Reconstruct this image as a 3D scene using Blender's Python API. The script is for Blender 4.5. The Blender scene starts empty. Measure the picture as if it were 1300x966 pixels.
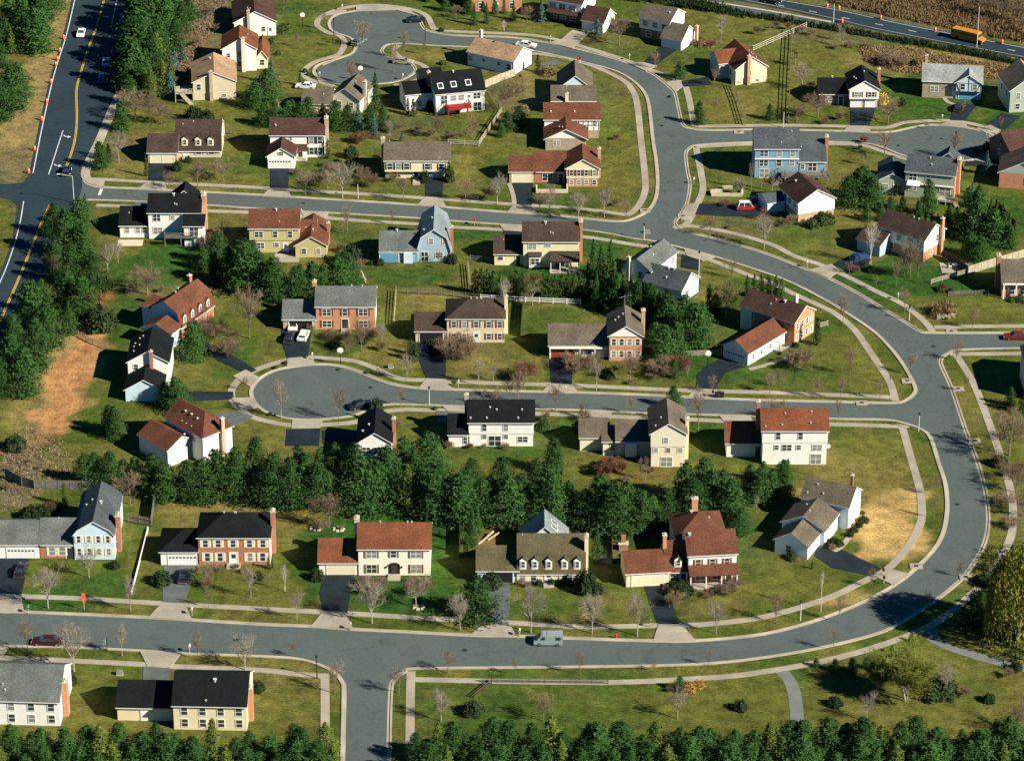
import bpy, bmesh, math, random
import numpy as np
from mathutils import Vector, Matrix
from mathutils.geometry import tessellate_polygon
random.seed(11)
R = math.radians
SC = bpy.context.scene
COL = SC.collection
# ------------------------------------------------------------------ camera model (photo survey)
F, PITCH, CH = 4400.0, R(27.0), 303.0
CAM = Vector((0.0, -600.0, CH))
FW = Vector((0, math.cos(PITCH), -math.sin(PITCH)))
UP = Vector((0, math.sin(PITCH), math.cos(PITCH)))
RT = Vector((1, 0, 0))
def P(x, y, h=0.0):
    d = FW * F + RT * (x - 650.0) - UP * (y - 483.0)
    return CAM + d * ((h - CH) / d.z)
def G(x, y):
    p = P(x, y); return (p.x, p.y)
def PX(v):
    d = Vector(v) - CAM
    z = d.dot(FW)
    return (650 + F * d.dot(RT) / z, 483 - F * d.dot(UP) / z)
def scale_at(x, y):
    d = P(x, y) - CAM
    return F / d.dot(FW)
def hm(x, y, hpx):                       # metres of height for a pixel height standing at (x, y)
    lo, hi = 0.0, 40.0
    g = P(x, y)
    for _ in range(30):
        m = (lo + hi) / 2
        if y - PX((g.x, g.y, m))[1] < hpx: lo = m
        else: hi = m
    return lo
# ------------------------------------------------------------------ materials
MATS = {}
def wear(m, last, hv):
    """crack sealing, oil and tyre wear of an asphalt street"""
    nt = m.node_tree; L = nt.links; tc = nt.nodes.new('ShaderNodeTexCoord')
    wn = nt.nodes.new('ShaderNodeTexNoise'); wn.inputs['Scale'].default_value = .25; wn.inputs['Detail'].default_value = 5
    L.new(tc.outputs['Object'], wn.inputs['Vector'])
    ad = nt.nodes.new('ShaderNodeVectorMath'); ad.operation = 'MULTIPLY_ADD'; ad.inputs[1].default_value = (9, 9, 0)
    L.new(wn.outputs['Color'], ad.inputs[0]); L.new(tc.outputs['Object'], ad.inputs[2])
    vo = nt.nodes.new('ShaderNodeTexVoronoi'); vo.feature = 'DISTANCE_TO_EDGE'; vo.inputs['Scale'].default_value = .055
    L.new(ad.outputs[0], vo.inputs['Vector'])
    mp = nt.nodes.new('ShaderNodeMapRange'); mp.inputs[1].default_value = .002; mp.inputs[2].default_value = .010; mp.inputs[3].default_value = .80; mp.inputs[4].default_value = 1
    L.new(vo.outputs['Distance'], mp.inputs[0])
    n = nt.nodes.new('ShaderNodeTexNoise'); n.inputs['Scale'].default_value = .16; n.inputs['Detail'].default_value = 3; L.new(tc.outputs['Object'], n.inputs['Vector'])
    m2 = nt.nodes.new('ShaderNodeMapRange'); m2.inputs[1].default_value = .62; m2.inputs[2].default_value = .66; m2.inputs[3].default_value = 1; m2.inputs[4].default_value = .88; L.new(n.outputs['Fac'], m2.inputs[0])
    a = nt.nodes.new('ShaderNodeMath'); a.operation = 'MULTIPLY'; L.new(mp.outputs[0], a.inputs[0]); L.new(m2.outputs[0], a.inputs[1])
    b = nt.nodes.new('ShaderNodeMath'); b.operation = 'MULTIPLY'; L.new(a.outputs[0], b.inputs[0]); L.new(last, b.inputs[1]); L.new(b.outputs[0], hv.inputs['Scale'])
def mat(name, col, rough=0.85, var=0.12, scale=1.5, spec=0.25, metal=0.0, var2=0.0, scale2=12.0, col2=None, rnd=0.0, bump=0.0, emit=None):
    if name in MATS: return MATS[name]
    m = bpy.data.materials.new(name); m.use_nodes = True
    nt = m.node_tree; b = nt.nodes['Principled BSDF']; L = nt.links
    b.inputs['Roughness'].default_value = rough
    b.inputs['Specular IOR Level'].default_value = spec
    b.inputs['Metallic'].default_value = metal
    tc = nt.nodes.new('ShaderNodeTexCoord')
    n1 = nt.nodes.new('ShaderNodeTexNoise'); n1.inputs['Scale'].default_value = scale; n1.inputs['Detail'].default_value = 6
    L.new(tc.outputs['Object'], n1.inputs['Vector'])
    mp = nt.nodes.new('ShaderNodeMapRange')
    mp.inputs[1].default_value = 0.3; mp.inputs[2].default_value = 0.7
    mp.inputs[3].default_value = 1 - var; mp.inputs[4].default_value = 1 + var
    L.new(n1.outputs['Fac'], mp.inputs[0])
    last = mp.outputs[0]
    if var2:
        n2 = nt.nodes.new('ShaderNodeTexNoise'); n2.inputs['Scale'].default_value = scale2; n2.inputs['Detail'].default_value = 2
        L.new(tc.outputs['Object'], n2.inputs['Vector'])
        m2 = nt.nodes.new('ShaderNodeMapRange'); m2.inputs[1].default_value = 0.3; m2.inputs[2].default_value = 0.7
        m2.inputs[3].default_value = 1 - var2; m2.inputs[4].default_value = 1 + var2
        L.new(n2.outputs['Fac'], m2.inputs[0])
        mu = nt.nodes.new('ShaderNodeMath'); mu.operation = 'MULTIPLY'
        L.new(last, mu.inputs[0]); L.new(m2.outputs[0], mu.inputs[1]); last = mu.outputs[0]
    if rnd:
        oi = nt.nodes.new('ShaderNodeObjectInfo')
        m3 = nt.nodes.new('ShaderNodeMapRange'); m3.inputs[3].default_value = 1 - rnd; m3.inputs[4].default_value = 1 + rnd
        L.new(oi.outputs['Random'], m3.inputs[0])
        mu = nt.nodes.new('ShaderNodeMath'); mu.operation = 'MULTIPLY'
        L.new(last, mu.inputs[0]); L.new(m3.outputs[0], mu.inputs[1]); last = mu.outputs[0]
    hv = nt.nodes.new('ShaderNodeVectorMath'); hv.operation = 'SCALE'
    if col2 is None:
        hv.inputs[0].default_value = col[:3]
    else:
        mx = nt.nodes.new('ShaderNodeMix'); mx.data_type = 'RGBA'
        n3 = nt.nodes.new('ShaderNodeTexNoise'); n3.inputs['Scale'].default_value = scale2; n3.inputs['Detail'].default_value = 3
        L.new(tc.outputs['Object'], n3.inputs['Vector'])
        m4 = nt.nodes.new('ShaderNodeMapRange'); m4.inputs[1].default_value = 0.4; m4.inputs[2].default_value = 0.6
        L.new(n3.outputs['Fac'], m4.inputs[0]); L.new(m4.outputs[0], mx.inputs['Factor'])
        mx.inputs['A'].default_value = (*col[:3], 1); mx.inputs['B'].default_value = (*col2[:3], 1)
        L.new(mx.outputs['Result'], hv.inputs[0])
    L.new(last, hv.inputs['Scale']); L.new(hv.outputs[0], b.inputs['Base Color'])
    if bump:
        bp = nt.nodes.new('ShaderNodeBump'); bp.inputs['Strength'].default_value = bump
        L.new(n1.outputs['Fac'], bp.inputs['Height']); L.new(bp.outputs[0], b.inputs['Normal'])
    if name in ('asphalt', 'dark_asphalt'): wear(m, last, hv)
    MATS[name] = m; return m
def wallm(name, col, lines=True):
    """lap siding: weathered paint, thin courses"""
    if name in MATS: return MATS[name]
    m = mat(name, col, 0.7, 0.05, 0.6, 0.2, var2=0.03, scale2=6)
    nt = m.node_tree; b = nt.nodes['Principled BSDF']
    tc = nt.nodes.new('ShaderNodeTexCoord')
    w = nt.nodes.new('ShaderNodeTexWave'); w.bands_direction = 'Z'; w.wave_profile = 'SAW'
    w.inputs['Scale'].default_value = 1.6; w.inputs['Distortion'].default_value = 0
    nt.links.new(tc.outputs['Object'], w.inputs['Vector'])
    bp = nt.nodes.new('ShaderNodeBump'); bp.inputs['Strength'].default_value = 0.25; bp.inputs['Distance'].default_value = 0.02
    nt.links.new(w.outputs['Fac'], bp.inputs['Height']); nt.links.new(bp.outputs[0], b.inputs['Normal'])
    return m
def brickm(name, c1, c2):
    if name in MATS: return MATS[name]
    m = bpy.data.materials.new(name); m.use_nodes = True; nt = m.node_tree; b = nt.nodes['Principled BSDF']
    b.inputs['Roughness'].default_value = 0.9; b.inputs['Specular IOR Level'].default_value = 0.15
    tc = nt.nodes.new('ShaderNodeTexCoord')
    sx = nt.nodes.new('ShaderNodeSeparateXYZ'); nt.links.new(tc.outputs['Object'], sx.inputs[0])
    ad = nt.nodes.new('ShaderNodeMath'); nt.links.new(sx.outputs[0], ad.inputs[0]); nt.links.new(sx.outputs[1], ad.inputs[1])
    cb = nt.nodes.new('ShaderNodeCombineXYZ'); nt.links.new(ad.outputs[0], cb.inputs[0]); nt.links.new(sx.outputs[2], cb.inputs[1])
    br = nt.nodes.new('ShaderNodeTexBrick'); br.inputs['Scale'].default_value = 2.2
    br.inputs['Color1'].default_value = (*c1, 1); br.inputs['Color2'].default_value = (*c2, 1)
    br.inputs['Mortar'].default_value = (0.42, 0.36, 0.28, 1); br.inputs['Mortar Size'].default_value = 0.012
    nt.links.new(cb.outputs[0], br.inputs['Vector'])
    n = nt.nodes.new('ShaderNodeTexNoise'); n.inputs['Scale'].default_value = 0.8; nt.links.new(tc.outputs['Object'], n.inputs['Vector'])
    mp = nt.nodes.new('ShaderNodeMapRange'); mp.inputs[3].default_value = 0.75; mp.inputs[4].default_value = 1.25; nt.links.new(n.outputs['Fac'], mp.inputs[0])
    v = nt.nodes.new('ShaderNodeVectorMath'); v.operation = 'SCALE'
    nt.links.new(br.outputs['Color'], v.inputs[0]); nt.links.new(mp.outputs[0], v.inputs['Scale']); nt.links.new(v.outputs[0], b.inputs['Base Color'])
    MATS[name] = m; return m
def roofm(name, col):
    """asphalt shingle: mottled tabs in courses, weather streaks"""
    if name in MATS: return MATS[name]
    m = mat(name, col, 0.95, 0.24, 0.28, 0.08, var2=0.3, scale2=3.2, bump=0.3)
    return m
W = dict(
 ivory=wallm('ivory_brick', (0.82, 0.78, 0.64)), white=wallm('white_siding', (0.80, 0.79, 0.74)), cream=wallm('cream_siding', (0.72, 0.64, 0.42)), yellow=wallm('yellow_siding', (0.50, 0.44, 0.21)),
 paleyellow=wallm('pale_yellow_siding', (0.72, 0.67, 0.43)),
 tan=wallm('tan_siding', (0.60, 0.52, 0.36)), beige=wallm('beige_siding', (0.72, 0.66, 0.48)), blue=wallm('blue_siding', (0.19, 0.33, 0.43)),
 paleblue=wallm('pale_blue_siding', (0.36, 0.46, 0.54)), ice=wallm('ice_and_shade_blue_siding', (0.55, 0.69, 0.77)), grey=wallm('grey_siding', (0.38, 0.42, 0.40)),  # ice: pale blue siding, also white walls with blue shade in the colour
 green=wallm('grey_green_siding', (0.36, 0.42, 0.33)), teal=wallm('teal_siding', (0.13, 0.30, 0.36)), pink=wallm('pinkish_stucco', (0.62, 0.50, 0.40)),
 brick=brickm('red_brick', (0.42, 0.16, 0.08), (0.34, 0.12, 0.065)), obrick=brickm('orange_brick', (0.55, 0.25, 0.12), (0.48, 0.20, 0.10)),
 tbrick=brickm('tan_brick', (0.50, 0.36, 0.22), (0.42, 0.29, 0.17)), stone=brickm('field_stone', (0.42, 0.34, 0.24), (0.28, 0.22, 0.16)),
 dbrick=brickm('dark_brick', (0.22, 0.11, 0.07), (0.16, 0.08, 0.05)))
RF = dict(
 brown=roofm('brown_shingle', (0.060, 0.042, 0.034)), dbrown=roofm('dark_brown_shingle', (0.070, 0.038, 0.030)), red=roofm('red_brown_shingle', (0.165, 0.060, 0.030)),
 redbrown=roofm('rust_brown_shingle', (0.128, 0.052, 0.031)), black=roofm('black_shingle', (0.0095, 0.0125, 0.0135)), grey=roofm('grey_shingle', (0.115, 0.130, 0.122)),
 dgrey=roofm('slate_grey_shingle', (0.066, 0.080, 0.086)), lgrey=roofm('pale_grey_shingle', (0.26, 0.28, 0.27)), olive=roofm('olive_shingle', (0.100, 0.086, 0.048)),
 taupe=roofm('taupe_shingle', (0.120, 0.100, 0.075)), tan=roofm('tan_shingle', (0.34, 0.225, 0.135)), bluegrey=roofm('blue_grey_shingle', (0.19, 0.225, 0.24)))
M = dict(
 trim=mat('white_trim', (0.78, 0.77, 0.70), 0.6, 0.05), glass=mat('window_glass', (0.03, 0.045, 0.055), 0.12, 0.3, 0.7, 0.6),
 curtain=mat('curtained_glass', (0.22, 0.23, 0.21), .2, .3, .7, .5), metal=mat('galvanised_metal', (0.45, 0.46, 0.45), 0.45, 0.1, metal=0.6), pole=mat('aluminium_pole', (0.55, 0.55, 0.52), 0.5, 0.08),
 asphalt=mat('asphalt', (0.086, 0.109, 0.106), 0.88, 0.10, 0.09, 0.2, var2=0.10, scale2=1.3),
 dark_asphalt=mat('dark_asphalt', (0.021, 0.040, 0.054), 0.85, 0.16, 0.07, 0.2, var2=0.10, scale2=0.9),
 drive=mat('driveway_asphalt', (0.011, 0.020, 0.028), 0.8, 0.35, 0.35, 0.25, var2=0.2, scale2=1.8),
 gdrive=mat('worn_driveway_asphalt', (0.105, 0.120, 0.120), 0.85, 0.25, 0.4, 0.2, var2=0.12, scale2=3),
 concrete=mat('concrete', (0.335, 0.30, 0.24), 0.9, 0.2, 0.22, 0.15, var2=0.10, scale2=2.5),
 kerb=mat('kerb_concrete', (0.385, 0.345, 0.27), 0.9, 0.22, 0.22, 0.15),
 path=mat('path_asphalt', (0.17, 0.18, 0.17), 0.9, 0.12, 0.5, 0.15),
 paint_w=mat('white_road_paint', (0.62, 0.64, 0.62), 0.7, 0.2, 0.8), paint_y=mat('yellow_road_paint', (0.62, 0.38, 0.03), 0.7, 0.12, 0.8),
 wood=mat('weathered_wood', (0.20, 0.165, 0.12), 0.9, 0.25, 1.2), greywood=mat('grey_fence_wood', (0.16, 0.155, 0.135), 0.9, 0.25, 1.2),
 lightwood=mat('pale_fence_wood', (0.42, 0.38, 0.28), 0.9, 0.2, 1.2), darkwood=mat('dark_fence_wood', (0.07, 0.055, 0.04), 0.9, 0.25, 1.2), redwood=mat('red_deck_stain', (0.36, 0.025, 0.02), 0.7, 0.15),
 white=mat('white_paint', (0.80, 0.79, 0.75), 0.5, 0.05), black=mat('black_paint', (0.02, 0.02, 0.022), 0.5, 0.1), rubber=mat('tyre_rubber', (0.018, 0.018, 0.018), 0.9, 0.1),
 orange=mat('orange_plastic', (0.80, 0.13, 0.03), 0.5, 0.08), red=mat('red_paint', (0.55, 0.03, 0.03), 0.4, 0.05), redlens=mat('red_lens', (0.5, 0.02, 0.02), 0.3, 0.05),
 bluep=mat('blue_plastic', (0.05, 0.32, 0.42), 0.5, 0.05), dark=mat('painted_interior_shade', (0.012, 0.012, 0.012), 0.95, 0.1), door=mat('dark_door', (0.05, 0.035, 0.03), 0.6, 0.1),
 reddoor=mat('red_garage_paint', (0.26, 0.045, 0.025), 0.6, 0.1), creamp=mat('cream_paint', (0.74, 0.68, 0.46), 0.6, 0.05),
 shut_r=mat('red_brown_shutter', (0.20, 0.05, 0.03), 0.7, 0.1), shut_b=mat('black_shutter', (0.03, 0.035, 0.03), 0.7, 0.1), shut_c=mat('cream_shutter', (0.76, 0.70, 0.50), 0.7, 0.05),
 shut_g=mat('grey_shutter', (0.13, 0.13, 0.11), 0.7, 0.1), shut_blue=mat('blue_shutter', (0.10, 0.30, 0.48), 0.7, 0.1), water=mat('pool_cover', (0.08, 0.20, 0.28), 0.3, 0.2),
 busy=mat('school_bus_yellow', (0.52, 0.22, 0.015), 0.4, 0.06), chrome=mat('chrome', (0.6, 0.6, 0.6), 0.25, 0.05, metal=0.9), stonec=mat('pale_stone', (0.52, 0.46, 0.34), 0.9, 0.15, 1.0))
# ------------------------------------------------------------------ mesh helper
class MB:
    def __init__(s): s.v = []; s.f = []; s.m = []
    def face(s, pts, mi=0):
        b = len(s.v); s.v += [tuple(p) for p in pts]; s.f.append(tuple(range(b, b + len(pts)))); s.m.append(mi)
    def hexa(s, a, mi=0):               # 8 points: bottom 4 then top 4
        b = len(s.v); s.v += [tuple(p) for p in a]
        for q in ((0, 3, 2, 1), (4, 5, 6, 7), (0, 1, 5, 4), (1, 2, 6, 5), (2, 3, 7, 6), (3, 0, 4, 7)):
            s.f.append(tuple(b + i for i in q)); s.m.append(mi)
    def box(s, x0, x1, y0, y1, z0, z1, mi=0):
        s.hexa([(x0, y0, z0), (x1, y0, z0), (x1, y1, z0), (x0, y1, z0), (x0, y0, z1), (x1, y0, z1), (x1, y1, z1), (x0, y1, z1)], mi)
    def bar(s, a, b, w, mi=0, h=None):
        a = Vector(a); b = Vector(b); d = (b - a)
        if d.length < 1e-6: return
        d.normalize(); u = d.cross(Vector((0, 0, 1)))
        if u.length < 1e-3: u = Vector((1, 0, 0))
        u.normalize(); v = u.cross(d); u = u * w / 2; v = v * (h or w) / 2
        s.hexa([a - u - v, a + u - v, b + u - v, b - u - v, a - u + v, a + u + v, b + u + v, b - u + v], mi)
    def tube(s, a, b, r0, r1, n=6, mi=0, cap=True):
        a = Vector(a); b = Vector(b); d = b - a
        if d.length < 1e-6: return
        d.normalize(); u = d.cross(Vector((0.3, 0.2, 1))); u.normalize(); v = d.cross(u)
        k = len(s.v)
        for i in range(n):
            t = 2 * math.pi * i / n; c = u * math.cos(t) + v * math.sin(t)
            s.v.append(tuple(a + c * r0)); s.v.append(tuple(b + c * r1))
        for i in range(n):
            j = (i + 1) % n; s.f.append((k + 2 * i, k + 2 * j, k + 2 * j + 1, k + 2 * i + 1)); s.m.append(mi)
        if cap:
            s.f.append(tuple(k + 2 * i + 1 for i in range(n))); s.m.append(mi)
            s.f.append(tuple(k + 2 * i for i in reversed(range(n)))); s.m.append(mi)
    def mesh(s, name, mats, recalc=True, smooth=False):
        me = bpy.data.meshes.new(name); me.from_pydata(s.v, [], s.f)
        for m in (mats if isinstance(mats, (list, tuple)) else [mats]): me.materials.append(m)
        me.polygons.foreach_set('material_index', s.m)
        if recalc:
            bm = bmesh.new(); bm.from_mesh(me); bmesh.ops.recalc_face_normals(bm, faces=bm.faces); bm.to_mesh(me); bm.free()
        if smooth: me.polygons.foreach_set('use_smooth', [True] * len(me.polygons))
        me.update(); return me
    def build(s, name, mats, parent=None, loc=(0, 0, 0), rz=0.0, **k):
        return link(name, s.mesh(name, mats, **k), parent, loc, rz)
def link(name, data, parent=None, loc=(0, 0, 0), rz=0.0, sc=None):
    o = bpy.data.objects.new(name, data); COL.objects.link(o)
    o.location = loc; o.rotation_euler = (0, 0, rz)
    if sc: o.scale = sc
    if parent: o.parent = parent
    return o
def tag(o, label, cat, group=None, kind=None):
    o['label'] = label; o['category'] = cat
    if group: o['group'] = group
    if kind: o['kind'] = kind
    return o
def thing(name, label, cat, loc=(0, 0, 0), rz=0.0, group=None):
    return tag(link(name, None, None, loc, rz), label, cat, group)
# ------------------------------------------------------------------ curves and plates
def cr(pts, n=5, closed=False):
    """Catmull-Rom through 2-D points"""
    out = []; N = len(pts)
    for i in range(N if closed else N - 1):
        p0 = pts[i - 1] if (i > 0 or closed) else pts[0]
        p1 = pts[i]; p2 = pts[(i + 1) % N]; p3 = pts[(i + 2) % N] if (i + 2 < N or closed) else pts[-1]
        for k in range(n):
            t = k / n
            out.append(tuple(0.5 * ((2 * p1[a]) + (-p0[a] + p2[a]) * t + (2 * p0[a] - 5 * p1[a] + 4 * p2[a] - p3[a]) * t * t + (-p0[a] + 3 * p1[a] - 3 * p2[a] + p3[a]) * t ** 3) for a in (0, 1)))
    if not closed: out.append(tuple(pts[-1]))
    return out
def dedupe(l, e=0.05):
    o = [l[0]]
    for p in l[1:]:
        if math.dist(p, o[-1]) > e: o.append(p)
    return o
def plate(name, poly, z0, z1, m, label, cat, kind='structure', group=None):
    poly = dedupe(poly)
    if math.dist(poly[0], poly[-1]) < 0.05: poly = poly[:-1]
    mb = MB(); n = len(poly)
    tr = tessellate_polygon([[Vector((x, y, 0)) for x, y in poly]])
    mb.v = [(x, y, z1) for x, y in poly] + [(x, y, z0) for x, y in poly]
    for t in tr:
        a, b, c = (Vector((*poly[i], 0)) for i in t)
        tt = t if (b - a).cross(c - a).z > 0 else t[::-1]
        mb.f.append(tuple(tt)); mb.m.append(0)
    ar = sum(poly[i][0] * poly[(i + 1) % n][1] - poly[(i + 1) % n][0] * poly[i][1] for i in range(n))
    for i in range(n):
        j = (i + 1) % n
        q = (i + n, j + n, j, i) if ar > 0 else (i, j, j + n, i + n)
        mb.f.append(q); mb.m.append(0)
    o = mb.build(name, m, recalc=False)
    return tag(o, label, cat, group, kind)
def offs(line, d, i):
    a = Vector(line[max(i - 1, 0)]); b = Vector(line[min(i + 1, len(line) - 1)])
    t = (b - a).normalized(); n = Vector((-t.y, t.x))
    return (line[i][0] + n.x * d, line[i][1] + n.y * d)
def strip_mb(mb, line, d0, d1, z0, z1, mi=0):
    n = len(line); A = [offs(line, d0, i) for i in range(n)]; B = [offs(line, d1, i) for i in range(n)]
    k = len(mb.v)
    for i in range(n):
        mb.v += [(*A[i], z1), (*B[i], z1), (*A[i], z0), (*B[i], z0)]
    for i in range(n - 1):
        p = k + 4 * i; q = p + 4
        mb.f += [(p, q, q + 1, p + 1), (p + 2, q + 2, q, p), (p + 1, q + 1, q + 3, p + 3)]; mb.m += [mi] * 3
    mb.f += [(k, k + 1, k + 3, k + 2), (k + 4 * n - 4, k + 4 * n - 2, k + 4 * n - 1, k + 4 * n - 3)]; mb.m += [mi] * 2
def strip(name, pxline, width, z0, z1, m, label, cat, n=5, group=None):
    line = cr([G(*p) for p in pxline], n)
    mb = MB(); strip_mb(mb, line, -width / 2, width / 2, z0, z1)
    return tag(mb.build(name, m), label, cat, group, 'structure')
# ================================================================== GROUND
# soft patches of differently kept lawn, straw, bare earth (x, y, rx, ry in survey pixels, colour, strength)
LUSH, DRY, STRAW, EARTH, RUST, SCRUB, DARKG, OLIVE = (0.022, 0.074, 0.010), (0.165, 0.140, 0.038), (0.42, 0.28, 0.105), (0.40, 0.205, 0.085), (0.200, 0.085, 0.030), (0.120, 0.105, 0.060), (0.020, 0.055, 0.016), (0.108, 0.112, 0.022)
TANV = (0.25, 0.185, 0.075)
LOTS = [(250,215),(270,120),(390,60),(380,205),(530,215),(600,160),(640,105),(790,125),(780,190),(700,240),(760,60),(860,80),(950,120),(1100,130),(1210,130),(1270,150),(930,220),(1020,290),(1090,220),(1150,250),(1170,350),(1250,395),(220,320),(300,280),(440,310),(520,340),(600,320),(700,350),(240,380),(340,420),(430,435),(570,395),(620,460),(720,410),(780,470),(900,470),(1030,450),(1080,470),(280,540),(530,535),(630,575),(720,560),(900,590),(1080,590),(100,740),(220,740),(320,740),(470,760),(540,670),(690,755),(700,690),(820,690),(900,760),(960,700),(100,860),(360,860),(620,875),(900,875)]
lr = random.Random(8)
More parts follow.
